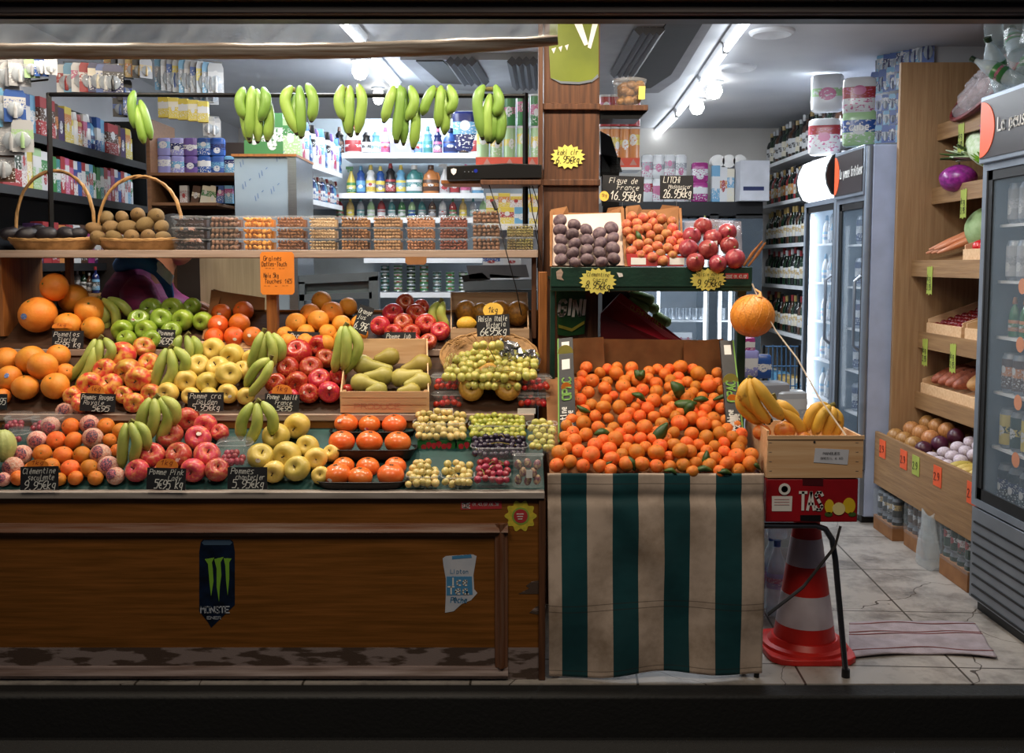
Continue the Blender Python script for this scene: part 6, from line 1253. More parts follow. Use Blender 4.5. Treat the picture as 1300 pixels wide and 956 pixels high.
        for z, f in ((0, .8), (.05, .96), (.3, 1), (.5, .97), (.7, 1), (.95, .96), (1, .8)):
            for j in range(N_):
                a = (j + .5) * 2 * math.pi / N_; cs, sn = math.cos(a), math.sin(a); g = 1 / (abs(cs) ** 5 + abs(sn) ** 5) ** .2; vs.append((cs * g * w / 2 * f * (1 + .02 * math.sin(j * 2.2)), sn * g * d / 2 * f, z))
        b.add(vs, [(k_ * N_ + j, k_ * N_ + (j + 1) % N_, (k_ + 1) * N_ + (j + 1) % N_, (k_ + 1) * N_ + j) for k_ in range(6) for j in range(N_)] + [tuple(range(N_))[::-1], tuple(range(6 * N_, 7 * N_))])
        parts = [(kind, b.mesh(kind, printed(COL[c1], COL[c2], COL['white'] if c1 != 'white' else COL['pink'], .25, seed))), ('seam', B().box(-w * .3, w * .3, -.01, .01, .99, 1.04).mesh('seam', m_clear2))]
    elif kind == 'blister_pack':
        b = B().prism([(-.33, 0), (.33, 0), (.33, .86), (.26, 1), (-.26, 1), (-.33, .86)], d=.012); parts = [('blister_pack', b.mesh('blister_pack', printed(COL[c1], COL[c2], COL['white'], .4, seed))), ('blister', B().lathe([(.25, .0), (.25, .06), (.2, .1), (0, .11)], (0, 0, .38), 14, M=Matrix.Rotation(rad(90), 3, 'X')).mesh('blister', clear('blister_plastic', '#c8d4e0', .4, .1))), ('goods', B().lathe([(.02, .1), (.07, .12), (.09, .4), (.05, .6)], (0, -.05, 0), 10).mesh('goods', pl(c2)))]
    PROT[k] = parts; return parts
HUM = {'carton': 'carton', 'tall_carton': 'tall carton', 'flat_carton': 'flat carton', 'long_carton': 'long slim carton', 'roll_pack': 'paper roll pack', 'soft_pack': 'soft wrapped pack'}
def goods(spec, loc, h, rz, label, cat, group, kx=1., detail=True, rx=0, ry=0):
    ps = proto(*spec); o = inst(ps[0][0], ps[0][1], loc, (h * kx, h * (kx if kx < 1 else 1), h), (rx, ry, rz)); tag(o, label, cat, group)
    if detail:
        for nm, me in ps[1:]: inst(nm, me, (0, 0, 0), 1, parent=o)
    return o
WID = {'wine_bottle': .25, 'spirit_bottle': .31, 'detergent_jug': .57, 'cleaner_bottle': .34, 'spray_bottle': .34, 'soap_bottle': .39, 'water_bottle': .27, 'food_can': .86, 'drink_can': .51, 'chip_tube': .33, 'aerosol_can': .28, 'carton': .8, 'tall_carton': .4, 'flat_carton': 1.3, 'long_carton': .26, 'roll_pack': .82, 'soft_pack': 1.02, 'blister_pack': .68}
def row(a, c, specs, h, where, face=0., gap=1.04, cat=None, jit=.0, grp=None, hs=None, detail=True, rx=0, short=None):
    """stand goods side by side from a to c (base points); specs cycle. face: extra turn about the vertical"""
    a, c = Vector(a), Vector(c); L = (c - a).length; d = (c - a).normalized(); rz = math.atan2(d.y, d.x) + face; x = 0; items = []; i = 0
    while True:
        s = specs[i % len(specs)]; hh = h * (hs[i % len(hs)] if hs else R.uniform(.93, 1.04)); w = WID[s[0]] * hh * gap
        if x + w > L + w * .3: break
        items.append((s, x + w / 2, hh)); x += w; i += 1
    for k, (s, xx, hh) in enumerate(items):
        nm = HUM.get(s[0], s[0].replace('_', ' ')); lb = '%s and %s %s, %s on %s' % (s[1], s[2], nm, nth(k, len(items)), where) if s[1] != s[2] else '%s %s, %s on %s' % (s[1], nm, nth(k, len(items)), where)
        goods(s, a + d * xx, hh, rz + R.uniform(-jit, jit), lb, cat or nm.split()[-1], grp or 'goods on ' + where, detail=detail, rx=rx)
    return len(items)
def shelf(a, c, depth, th, lab, m=None, name='goods_shelf', lip=None, back=True):
    """board whose front top edge runs a->c; depth goes back to the left of a->c"""
    a, c = Vector(a), Vector(c); d = (c - a).normalized(); n = Vector((-d.y, d.x, 0)) * depth
    o = B().pts_prism([a, c, c + n, a + n], (0, 0, -1), th).build(name, m or m_whitem); tag(o, lab, 'shelf', 'white metal shelves' if (m is None) else 'dark wall shelves')
    f = B().pts_prism([a + Vector((0, 0, .004)), c + Vector((0, 0, .004)), c - n.normalized() * .006 + Vector((0, 0, .004)), a - n.normalized() * .006 + Vector((0, 0, .004))], (0, 0, -1), lip or th + .012).build('price_rail', m or m_whitem, o)
    return o
# ---------------------------------------------------------------- rear shelving, cleaning products (left of the pillar)
YB = 6.1
bk = mat('dark_shelf_back', '#2a3438', .6)
xb0, xb1 = P(376, 300, YB).x, P(700, 300, YB).x
t = B().box(xb0, P(690, 300, YB).x, YB + .42, YB + .46, .3, zy(150, YB + .4)).build('shelf_backboard', mat('pale_shelf_back', '#9aa6ae', .6)); tag(t, 'pale metal backboard behind the cleaning products', 'board')
def sh(y, x0, x1, w, Y=YB, m=None, depth=.4, th=.02): return shelf(P(x0, y, Y), (P(x1, y, Y).x, Y, P(x0, y, Y).z), depth, th, w, m)
sh(195, 434, 612, 'white shelf edge above the bottles, uppermost behind the nut boxes'); sh(246, 378, 614, 'white shelf edge just above the nut boxes'); sh(277, 378, 614, 'white shelf hidden behind the nut boxes'); sh(328, 462, 612, 'white shelf below the top display shelf'); sh(372, 395, 614, 'white shelf carrying stacked food cans')
def rw(y, x0, x1, specs, hpx, where, dY=.1, Y=YB, **k): 
    a = P(x0, y, Y + dY); b_ = P(x1, y, Y + dY); z = P(x0, y, Y).z + .001; return row((a.x, Y + dY, z), (b_.x, Y + dY, z), specs, px(hpx, Y + dY), where, **k)
rw(195, 425, 612, [('cleaner_bottle', 'black', 'brown', 1), ('detergent_jug', 'white', 'red', 2), ('cleaner_bottle', 'black', 'white', 3), ('cleaner_bottle', 'sky blue', 'white', 4), ('cleaner_bottle', 'white', 'pink', 5), ('carton', 'lilac', 'white', 6), ('cleaner_bottle', 'white', 'sky blue', 7), ('cleaner_bottle', 'sky blue', 'teal', 8), ('cleaner_bottle', 'dark blue', 'pink', 9), ('detergent_jug', 'blue', 'dark blue', 10)], 36, 'the upper white shelf')
o = goods(('soft_pack', 'dark blue', 'sky blue', 3), P(591, 193, YB + .12), px(50, YB), 0, 'tall dark blue wrapped tablet pack behind the rail end', 'pack', 'goods on the upper white shelf', kx=.66)
rw(246, 440, 612, [('spray_bottle', 'yellow', 'green', 1), ('cleaner_bottle', 'blue', 'sky blue', 2), ('cleaner_bottle', 'white', 'yellow', 3), ('cleaner_bottle', 'blue', 'yellow', 4), ('cleaner_bottle', 'black', 'red', 5), ('cleaner_bottle', 'sky blue', 'yellow', 6), ('detergent_jug', 'teal', 'white', 7), ('detergent_jug', 'orange', 'brown', 8), ('spray_bottle', 'white', 'silver', 9), ('spray_bottle', 'grey', 'red', 10), ('soap_bottle', 'white', 'pink', 11), ('soap_bottle', 'sky blue', 'white', 12)], 38, 'the middle white shelf', gap=1.0)
rw(277, 425, 640, [('soap_bottle', 'red', 'green', 1), ('soap_bottle', 'gold', 'yellow', 2), ('soap_bottle', 'grey', 'teal', 3), ('soap_bottle', 'pale green', 'white', 4), ('soap_bottle', 'red', 'white', 5), ('soap_bottle', 'teal', 'white', 6), ('soap_bottle', 'green', 'white', 7), ('soap_bottle', 'pale green', 'blue', 8), ('soap_bottle', 'teal', 'grey', 9), ('soap_bottle', 'brown', 'grey', 10), ('soap_bottle', 'white', 'grey', 11)], 27, 'the shelf behind the nut boxes', gap=1.25)
for l in range(4):
    z = P(480, 371, YB).z + .002 + l * px(8.6, YB)
    for i in range(7):
        if l == 3 and i > 3: continue
        x = P(489 + i * 16.5, 370, YB + .1).x; o = goods(('food_can', 'green' if i % 2 else 'dark green', ['teal', 'white', 'pale green', 'red'][i % 4], i % 3), (x, YB + .1, z), px(8.5, YB), 0, 'green food can, %s from the bottom in the stack %s on the white shelf' % (ORD[l + 1], nth(i, 7)), 'can', 'stacked green food cans', kx=1.6)
# slanting side shelf at the left of the bottles
a, c = P(377, 202, 5.3), P(436, 231, YB); a2, c2 = Vector((a.x, 5.2, a.z)), Vector((P(436, 231, YB).x, YB, a.z))
for (y0, w, sp, hh) in [(202, 'upper', [('aerosol_can', 'white', 'purple', 1), ('cleaner_bottle', 'white', 'pink', 2), ('aerosol_can', 'white', 'sky blue', 3), ('cleaner_bottle', 'sky blue', 'blue', 4), ('aerosol_can', 'white', 'black', 5)], 50), (250, 'lower', [('cleaner_bottle', 'grey', 'red', 1), ('cleaner_bottle', 'violet', 'white', 2), ('cleaner_bottle', 'blue', 'white', 3), ('soap_bottle', 'sky blue', 'white', 4)], 34)]:
    z = P(380, y0, 5.2).z if w == 'upper' else P(380, y0, 5.2).z
    A_ = Vector((P(378, y0, 5.2).x, 5.2, z)); C_ = Vector((P(434, y0, YB).x, YB - .02, z)); 
    shelf(A_, C_, .25, .015, 'white slanting side shelf, %s one, left of the cleaning bottles' % w)
    row(A_ + Vector((-.03, .08, .001)), C_ + Vector((-.03, .05, .001)), sp, px(hh, 5.5), 'the %s slanting shelf' % w, gap=.95, jit=.2)
# green wash boxes on the steel cabinet
ZC = P(340, 199, 5.0).z
t = thing('steel_cabinet', 'tall pale steel cabinet with blue film behind the nut boxes', 'cabinet', (P(340, 300, 5.0).x, 5.2, 0))
B().box(P(299, 300, 5).x, P(367, 300, 5).x, 5.0, 5.4, 0, ZC).build('body', mat('blue_film_steel', '#8fa6bd', .3, metal=.35, col2='#a8bccf', scale=2), t, bevel=.003)
B().box(P(367, 300, 5).x, P(378, 300, 5).x, 4.99, 5.4, 0, ZC).build('door_edge', m_steel, t); B().box(P(297, 300, 5).x, P(379, 300, 5).x, 4.98, 5.41, ZC, ZC + .012).build('top_strip', m_post, t)
b = B()
for (x, y) in [(306, 212), (330, 226), (352, 205), (345, 246), (309, 240), (325, 255)]: write(b, '//"-', P(x, y, 4.997), Vector((1, 0, 1)).normalized(), Vector((-1, 0, 1)).normalized(), .02, .12, w=.07)
b.build('film_print', mat('blue_film_ink', '#3a62a8', .5), t)
for i, (x, hpx, sp) in enumerate([(322, 52, ('carton', 'green', 'dark green', 2)), (345, 54, ('carton', 'green', 'white', 4)), (368, 48, ('carton', 'pale green', 'green', 5))]):
    goods(sp, (P(x, 199, 5.1).x, 5.15, ZC + .013), px(hpx, 5.1), 0, 'green washing powder box on the steel cabinet, %s' % nth(i, 3), 'box', 'green boxes on the steel cabinet', kx=.62)
# chip tubes on a red tray beside the rail end and between the pillar and the shelf
for (x0, x1, y, Y, n, colr, w) in [(604, 690, 199, 5.6, 5, ('pale green', 'green'), 'left of the pillar'), (764, 812, 200, 5.4, 4, ('orange', 'red'), 'right of the pillar')]:
    a, c = P(x0, y, Y), P(x1, y, Y); o = B().box(a.x, c.x, Y, Y + .12, a.z - px(12, Y), a.z - .002).build('display_tray', mat('coral_tray', '#cc4f3c', .5)); tag(o, 'coral red cardboard display tray under snack tubes %s' % w, 'tray', 'coral display trays')
    b = B()
    for i in range(3): q = P(x0 + (x1 - x0) * (i + .5) / 3, y + 6, Y - .001); b.pts_prism([q + Vector((-.02, 0, -.015)), q + Vector((.02, 0, -.015)), q + Vector((0, 0, .018))], (0, 1, 0), .0008)
    b.build('triangle_print', mat('dull_rose_ink', '#b8837a', .5), o)
    for r_ in range(2):
        for i in range(n): goods(('chip_tube', colr[r_] if r_ == 0 else colr[r_], 'yellow' if r_ == 0 else 'pink', i % 3), (a.x + (c.x - a.x) * (i + .5) / n, Y + .06, a.z + (0 if r_ == 0 else px(40, Y))), px(39, Y), R.uniform(-.5, .5), '%s snack tube in the %s row, %s, %s' % (colr[r_], ['lower', 'upper'][r_], nth(i, n), w), 'snack tube', 'snack tubes', kx=1.25)
    o = B().box(a.x - .01, c.x + .01, Y - .01, Y + .2, a.z - px(12, Y) - .015, a.z - px(12, Y) - .001).build('goods_shelf', m_whitem); tag(o, 'white shelf under the coral snack tray %s' % w, 'shelf')
rw(285, 617, 690, [('carton', 'yellow', 'white', 1), ('carton', 'yellow', 'red', 3), ('carton', 'sky blue', 'white', 2)], 22, 'the short white shelf by the rail end', Y=5.2); sh(285, 615, 692, 'short white shelf with small yellow boxes', Y=5.2); o = B().box(P(615, 300, 5.2).x, P(692, 300, 5.2).x, 5.605, 5.625, 0, P(0, 250, 5.2).z).build('shelf_panel', m_wallg); tag(o, 'pale panel holding the short white shelf left of the pillar', 'panel')
rw(263, 617, 690, [('carton', 'white', 'yellow', 5), ('carton', 'yellow', 'orange', 7)], 18, 'upper layer on the short white shelf', Y=5.2)
# scale and counter machines under the top shelf
Ym = 5.0
t = thing('shop_scale', 'large grey weighing machine with framed window behind the upper oranges', 'scale', (P(430, 440, Ym).x, Ym, 0))
m_mach = mat('grey_machine', '#5e6870', .4, col2='#566068'); m_mach2 = mat('dark_machine', '#3a4248', .4)
fr = [(375, 350), (478, 346), (480, 440), (374, 440)]
b = B()
for q in ([(374, 350), (480, 345), (480, 356), (374, 361)], [(374, 358), (387, 358), (384, 440), (374, 440)], [(468, 352), (480, 350), (482, 440), (470, 440)], [(380, 374), (472, 371), (472, 379), (380, 382)]): b.pts_prism([P(x, y, Ym) for x, y in q], (0, 1, 0), .06)
b.build('frame', m_mach, t); B().pts_prism([P(x, y, Ym + .04) for x, y in [(384, 358), (470, 354), (472, 376), (382, 380)]], (0, 1, 0), .01).build('display', mat('display_grey', '#6e7f88', .2), t)
B().pts_prism([P(x, y, Ym + .02) for x, y in [(306, 348), (334, 348), (338, 374), (312, 374)]], (0, 1, 0), .15).build('printer_head', m_mach2, t); B().pts_prism([P(x, y, Ym + .015) for x, y in [(306, 349), (335, 349), (336, 354), (307, 354)]], (0, 1, 0), .01).build('printer_edge', m_mach, t)
B().box(P(376, 440, Ym).x, P(480, 440, Ym).x, Ym, Ym + .4, 0, P(400, 436, Ym).z).build('pedestal', m_mach2, t)
o = B().box(P(254, 370, 4.95).x, P(345, 370, 4.95).x, 4.95, 4.98, 0, zy(322, 4.95)).build('partition', wood('beige_laminate', '#a39478', '#928468', 'z', .5), bevel=.003); tag(o, 'beige laminate partition behind the person', 'partition')
t = thing('meat_slicer', 'low grey steel slicer machine left of the pillar under the top shelf', 'slicer', (P(630, 370, 5.0).x, 5.0, 0))
for q, nm, m in [([(592, 337), (668, 336), (672, 352), (596, 354)], 'guard', mat('dull_steel', '#6c7078', .35, metal=.6)), ([(586, 350), (612, 346), (622, 355), (588, 358)], 'knob', m_dark), ([(588, 357), (680, 355), (682, 367), (588, 369)], 'bed', m_mach), ([(622, 348), (660, 351), (660, 354), (622, 352)], 'blade', m_steel)]: B().pts_prism([P(x, y, 5.0) for x, y in q], (0, 1, 0), .2).build(nm, m, t)
B().box(P(590, 368, 5).x, P(682, 368, 5).x, 5.0, 5.3, 0, P(0, 369, 5).z).build('stand', m_mach2, t)
for i, (x, c1) in enumerate([(624, 'blue'), (650, 'white')]): goods(('flat_carton', 'white', c1, 4), P(x, 336.5, 5.15), px(13, 5.15), 0, 'small white carton on the slicer, %s one' % ['left', 'right'][i], 'carton', 'cartons on the slicer', kx=1.3)
# brown wall shelf with sanitary packs, behind the left of the rail
YL = 5.35
wd = wood('brown_laminate', '#6e4c30', '#5a3c26', 'x', .55)
t = thing('brown_shelf_unit', 'brown laminate shelf unit with blue packs behind the kiwi basket', 'shelf unit', (P(245, 300, YL).x, YL + .2, 0))
xx0, xx1 = P(192, 250, YL).x, P(303, 250, YL).x
B().box(xx0 - .02, xx0, YL, YL + .4, 0, P(0, 150, YL).z).build('side_panel', wd, t); B().box(xx0, xx1, YL + .38, YL + .4, 0, P(0, 170, YL).z).build('back_panel', mat('very_dark_brown', '#2a1d15', .7), t)
for y in (219, 257): B().box(xx0, xx1 - (.12 if y == 257 else 0), YL, YL + .38, P(0, y + 4, YL).z, P(0, y, YL).z).build('shelf_board', wd, t, bevel=.002)
z = P(0, 219, YL).z + .001
for l in range(2):
    n = [6, 5][l]
    for i in range(n): goods(('soft_pack', ['lilac', 'lilac', 'purple', 'blue', 'blue', 'sky blue'][i], ['white', 'sky blue', 'dark blue'][(i + l) % 3], i), (P(207 + i * 17, 200, YL + .1).x, YL + .13, z + l * px(23, YL)), px(23, YL), R.uniform(-.1, .1), '%s soft pack, %s in the %s layer on the brown shelf' % (['lilac', 'pale lilac', 'purple', 'blue', 'deep blue', 'sky blue'][i], nth(i, n), ['lower', 'upper'][l]), 'pack', 'soft packs on the brown shelf', kx=.8)
for i, (s, x) in enumerate([(('tall_carton', 'white', 'silver', 1), 233), (('tall_carton', 'brown', 'cream', 2), 246), (('tall_carton', 'cream', 'green', 3), 258), (('tall_carton', 'cream', 'green', 4), 268), (('tall_carton', 'blue', 'magenta', 3), 279), (('tall_carton', 'sky blue', 'magenta', 5), 290)]):
    goods(s, (P(x, 256, YL + .1).x, YL + .12, P(0, 257, YL).z + .001), px(23, YL), 0, 'small %s box on the lower brown shelf, %s' % (s[1], nth(i, 6)), 'box', 'boxes on the lower brown shelf', kx=1.1, ry=.2 if i in (1, 2, 3) else 0)
# yellow sponge packs and hanging blister packs above it
def hangers(pts, spec_list, h, Y, where, rz=0., rail=None, kx=1.):
    for i, (x, y) in enumerate(pts):
        s = spec_list[i % len(spec_list)]; p = P(x, y, Y); goods(s, p - Vector((0, 0, h)), h, rz + R.uniform(-.15, .15), '%s and %s pack hanging %s, %s' % (s[1], s[2], where, nth(i, len(pts))), 'hanging pack', 'packs hanging ' + where, kx=kx)
    if rail:
        p, q = P(*rail[0], Y + .02), P(*rail[1], Y + .02); o = B().tube([p, q], .004, 6).build('hook_rail', m_steel); tag(o, 'thin steel hook rail for the packs ' + where, 'rail', 'steel hook rails'); return o
hangers([(208 + i * 12.5, 123 + i * 1.5) for i in range(5)], [('carton', 'yellow', 'white', 3), ('carton', 'yellow', 'cream', 5)], px(26, YL), YL + .05, 'in the yellow row', rail=((200, 122), (272, 130)), kx=.6)
hangers([(206 + i * 7.5, 72 + i * .9) for i in range(10)], [('blister_pack', 'sky blue', 'grey', 1), ('blister_pack', 'silver', 'white', 3), ('blister_pack', 'grey', 'blue', 5), ('blister_pack', 'silver', 'yellow', 6)], px(42, YL), YL + .1, 'above the yellow row', rz=.5, rail=((200, 72), (282, 80)), kx=.7)
hangers([(222 + i * 8, 100 + i * 1.5) for i in range(7)], [('blister_pack', 'silver', 'grey', 7), ('blister_pack', 'sky blue', 'white', 8)], px(24, YL), YL + .22, 'just behind the yellow row', rz=.3, rail=((215, 99), (282, 109)), kx=.9)
hangers([(140 + i * 9, 72 + i * .5) for i in range(6)], [('blister_pack', 'gold', 'orange', 1), ('blister_pack', 'black', 'gold', 2), ('blister_pack', 'grey', 'gold', 4)], px(24, 5.1), 5.1, 'in the amber row', rz=.6, rail=((136, 72), (192, 73)))
hangers([(265, 148), (272, 150)], [('blister_pack', 'silver', 'white', 7)], px(24, YL), YL + .05, 'right of the yellow row', rail=((260, 148), (278, 149)))
# ---------------------------------------------------------------- left wall shelving
XL = -2.2
def LW(Y, z, dx=0): return Vector((XL - dx, Y, z))
dkb = mat('dark_shelf_metal', '#17181b', .5)
tk = thing('metal_shelving', 'dark metal wall shelving with toothpaste and sprays on the left wall', 'shelving', (XL - .1, 5, 1.45))
B().box(-2.46, -2.44, 3.8, 6.05, 1.45, 2.35).build('back_panel', mat('shelving_back', '#23262b', .6), tk)
zz = {'s1': 2.095, 's2': 1.84, 's3': 1.50}
for nm, z in zz.items(): ys_ = 4.66 if nm == 's3' else 3.8; B().box(-2.44, XL, ys_, 6.05, z - .02, z).build('shelf_board', dkb, tk); B().box(XL, XL + .008, ys_, 6.05, z - .035, z + .004).build('price_rail', dkb, tk)
for Y in (6.05,): B().box(-2.44, XL + .0, Y, Y + .02, 1.45, 2.35).build('end_upright', dkb, tk)
FACE = 0
def lrow(Y0, Y1, z, specs, h, where, **k): row(LW(Y0, z + .001, .07), LW(Y1, z + .001, .07), specs, h, where, face=-math.pi, **k)
lrow(4.05, 4.65, zz['s1'], [('long_carton', 'white', 'silver', 1), ('long_carton', 'white', 'grey', 2), ('long_carton', 'silver', 'white', 3)], .24, 'the top left shelf, near part', grp='slim cartons on the left wall')
lrow(4.66, 6.0, zz['s1'], [('long_carton', 'blue', 'white', 1), ('long_carton', 'sky blue', 'white', 2), ('carton', 'red', 'brown', 3), ('tall_carton', 'brown', 'orange', 4), ('tall_carton', 'violet', 'black', 2), ('tall_carton', 'yellow', 'orange', 5), ('aerosol_can', 'yellow', 'white', 3), ('aerosol_can', 'cream', 'white', 4), ('aerosol_can', 'gold', 'red', 5), ('long_carton', 'white', 'pink', 5), ('aerosol_can', 'blue', 'white', 7), ('cleaner_bottle', 'sky blue', 'dark blue', 8)], .19, 'the top left shelf, far part', gap=1.0)
lrow(4.05, 4.85, zz['s2'], [('long_carton', 'white', 'grey', 2), ('long_carton', 'white', 'silver', 3), ('long_carton', 'yellow', 'cream', 4), ('tall_carton', 'pale green', 'white', 5), ('tall_carton', 'white', 'green', 6), ('carton', 'red', 'dark green', 7)], .21, 'the second left shelf, near part', gap=1.0)
lrow(4.86, 6.0, zz['s2'], [('aerosol_can', 'white', 'green', 1), ('long_carton', 'green', 'white', 2), ('long_carton', 'teal', 'white', 3), ('long_carton', 'red', 'white', 4), ('long_carton', 'pink', 'white', 5), ('long_carton', 'red', 'pink', 6), ('long_carton', 'white', 'blue', 7), ('long_carton', 'blue', 'white', 8), ('long_carton', 'red', 'white', 9), ('long_carton', 'white', 'teal', 10), ('long_carton', 'sky blue', 'red', 11)], .19, 'the second left shelf, far part', gap=.98)
lrow(4.7, 6.0, zz['s3'], [('tall_carton', 'violet', 'white', 1), ('tall_carton', 'red', 'brown', 2), ('tall_carton', 'red', 'white', 3), ('tall_carton', 'orange', 'brown', 4), ('tall_carton', 'red', 'cream', 5), ('tall_carton', 'white', 'yellow', 6), ('tall_carton', 'brown', 'red', 7), ('tall_carton', 'magenta', 'white', 8)], .2, 'the lowest left shelf', gap=1.05)
hangers([(84, 82), (93, 80), (103, 80), (113, 80), (124, 80), (134, 82), (143, 82)], [('blister_pack', 'white', 'red', 1), ('blister_pack', 'sky blue', 'white', 2), ('blister_pack', 'white', 'pink', 3), ('blister_pack', 'red', 'white', 4), ('blister_pack', 'dark blue', 'cream', 5), ('blister_pack', 'blue', 'white', 6), ('blister_pack', 'dark blue', 'black', 7)], px(36, 4.6), 4.6, 'above the toothpaste shelf', rz=.4, rail=((80, 79), (150, 82)))
hangers([(150, 98), (158, 101), (165, 120), (152, 122)], [('blister_pack', 'dark blue', 'blue', 1), ('blister_pack', 'black', 'blue', 2)], px(26, 5.2), 5.2, 'behind the leftmost bananas', rz=.5, rail=((145, 97), (170, 100)))
for i, (x, y, h, c1, c2) in enumerate([(8, 70, 44, 'silver', 'grey'), (24, 68, 40, 'grey', 'silver'), (40, 70, 28, 'pale green', 'grey'), (52, 70, 26, 'blue', 'white'), (64, 70, 24, 'silver', 'white'), (6, 112, 48, 'sky blue', 'silver'), (18, 114, 40, 'blue', 'silver'), (14, 150, 46, 'grey', 'silver'), (28, 152, 40, 'silver', 'pale green'), (4, 190, 40, 'brown', 'grey')]):
    Yh = 4.0; p = P(x, y, Yh); goods(('blister_pack', c1, c2, i), p - Vector((0, 0, px(h, Yh))), px(h, Yh), R.uniform(.2, .7), '%s and %s shiny hanging pack at the left edge, %s from the top' % (c1, c2, ORD[i + 1]), 'hanging pack', 'shiny packs hanging at the left edge', kx=.95)
for i, (a, c) in enumerate([((0, 68), (75, 68)), ((-5, 108), (62, 101)), ((-5, 148), (20, 148))]): o = B().tube([P(*a, 4.03), P(*c, 4.03)], .004, 6).build('hook_rail', m_dark); tag(o, 'black hook rail at the left edge, %s' % ['upper', 'middle', 'lower'][i], 'rail', 'black hook rails')
# spirits low at the left behind the upper grapefruits
YQ = 5.1
o = B().box(P(66, 373, YQ).x, P(134, 373, YQ).x, YQ, YQ + .2, P(0, 377, YQ).z, P(0, 373, YQ).z).build('goods_shelf', m_oakx); tag(o, 'small pale wooden shelf with spirit bottles behind the grapefruits', 'shelf')
o = B().box(P(8, 373, YQ).x, P(138, 373, YQ).x, YQ + .3, YQ + .32, .4, zy(322, YQ)).build('dark_partition', mat('dark_brown_partition', '#1e1612', .6)); tag(o, 'dark partition behind the small spirit bottles', 'partition')
for i, (x, h, c1, c2) in enumerate([(71, 26, 'black', 'white'), (80, 30, 'black', 'gold'), (86, 26, 'brown', 'cream'), (92, 30, 'violet', 'grey'), (99, 32, 'grey', 'white'), (107, 28, 'dark green', 'white'), (114, 26, 'brown', 'grey'), (122, 34, 'dark blue', 'sky blue')]):
    goods(('spirit_bottle', c1, c2, i), (P(x, 373, YQ + .08).x, YQ + .08, P(0, 373, YQ).z + .001), px(h, YQ), 0, 'small spirit bottle behind the upper grapefruits, %s' % nth(i, 8), 'bottle', 'spirit bottles at the left', kx=.9)
# ================================================================ RIGHT SIDE: FRONT OBJECTS
YR = 3.5
m_maroon = mat('red_fruit_box_print', '#a30f1c', .45, col2='#8c0d18', scale=6)
a, c = P(972, 663, YR), P(1090, 608, YR)
t = B().box(a.x, c.x, YR, YR + .34, a.z, c.z).build('lemon_box', m_maroon, bevel=.004); tag(t, 'red cardboard lemon box with white lettering under the wooden crate', 'box')
def fq(pts, nm, m, par, Y=YR, d=.0012, o=.0015): return B().pts_prism([P(x, y, Y - o) for x, y in pts], (0, 1, 0), d).build(nm, m, par)
fq([(1019, 608), (1045, 608), (1045, 617), (1019, 616)], 'hand_hole', mat('dark_maroon', '#4c0810', .5), t); fq([(1016, 654), (1042, 654), (1042, 662), (1016, 661)], 'hand_hole', m_black, t)
fq([(980, 630), (1006, 630), (1005, 649), (980, 649)], 'label', m_paper, t); cc = P(996, 621, YR - .0035); B().lathe([(.019, 0), (.021, 0), (.021, .001), (.019, .001)], cc, 20, M=Matrix.Rotation(rad(90), 3, 'X')).build('round_seal', m_paper, t); B().lathe([(0, 0), (.012, 0), (.012, .001)], cc, 16, M=Matrix.Rotation(rad(90), 3, 'X')).build('seal_centre', mat('pale_seal_ink', '#c9c4c0', .6), t)
write(B(), 'TAS', P(1015, 647, YR - .003), (1, 0, 0), (0, 0, 1), .062, .16, .0, w=px(31, YR)).build('lettering', m_paper, t)
m_lem = mat('lemon_ink', '#e8c52c', .45)
for (x, y, rx, ry, m, nm) in [(1053, 643, 6, 9, m_lem, 'lemon_print'), (1078, 642, 8, 10, m_lem, 'lemon_print'), (1065, 646, 8, 8, mat('lemon_slice_ink', '#efe0a0', .45), 'lemon_slice_print'), (1082, 653, 5, 3, m_leaf, 'leaf_print'), (1052, 653, 5, 3, m_leaf, 'leaf_print')]:
    B().pts_prism([P(x + rx * math.cos(k * math.pi / 10), y + ry * math.sin(k * math.pi / 10), YR - (.0032 if nm == 'lemon_slice_print' else .0022)) for k in range(20)], (0, 1, 0), .001).build(nm, m, t)
b = B()
for k in range(3): b.tube([P(983, 634 + k * 3.4, YR - .003), P(1002, 634 + k * 3.4, YR - .003)], .0006, 4)
b.build('small_print', MATS['faded_red_ink'], t)
# wooden crate on it
a, c = P(973, 607, YR), P(1096, 554, YR); t = thing('wooden_crate', 'pale plywood crate of bananas and mangoes on the red lemon box', 'crate', ((a.x + c.x) / 2, YR + .17, a.z))
B().box(a.x, c.x, YR - .004, YR + .004, a.z + .001, c.z).build('front_board', m_ply, t, bevel=.001); B().box(a.x, c.x, YR + .33, YR + .338, a.z + .001, c.z + .004).build('back_board', m_ply, t)
for x in (a.x, c.x - .008): B().box(x, x + .008, YR + .004, YR + .33, a.z + .001, c.z + (.02 if x == a.x else 0)).build('side_board', m_ply, t)
B().box(a.x, c.x, YR + .004, YR + .33, a.z + .002, a.z + .01).build('base_board', m_ply, t); B().box(a.x - .002, c.x + .002, YR - .008, YR - .003, c.z - .01, c.z + .004).build('top_batten', m_ply, t)
fq([(1035, 569), (1078, 571), (1076, 590), (1033, 587)], 'paper_label', mat('pale_blue_label', '#d5d8e4', .6), t, o=.006); write(write(B(), 'MANGUES', P(1045, 577, YR - .0085), (1, 0, 0), (0, 0, 1), .008, .15, w=.06), 'BRESIL 6 KG', P(1042, 583, YR - .0085), (1, 0, 0), (0, 0, 1), .007, .13, w=.08).build('small_print', m_ink, t)
B().cyl(P(1034, 561, YR - .003), P(1034, 561, YR - .007), .004, n=10).build('knot_hole', m_ink, t)
b = B()
for x in (978, 1088):
    for k in range(4): q = P(x, 562 + k * 12, YR - .0045); b.obox(q, (.01, .001, .0015))
b.build('staples', m_steel, t)
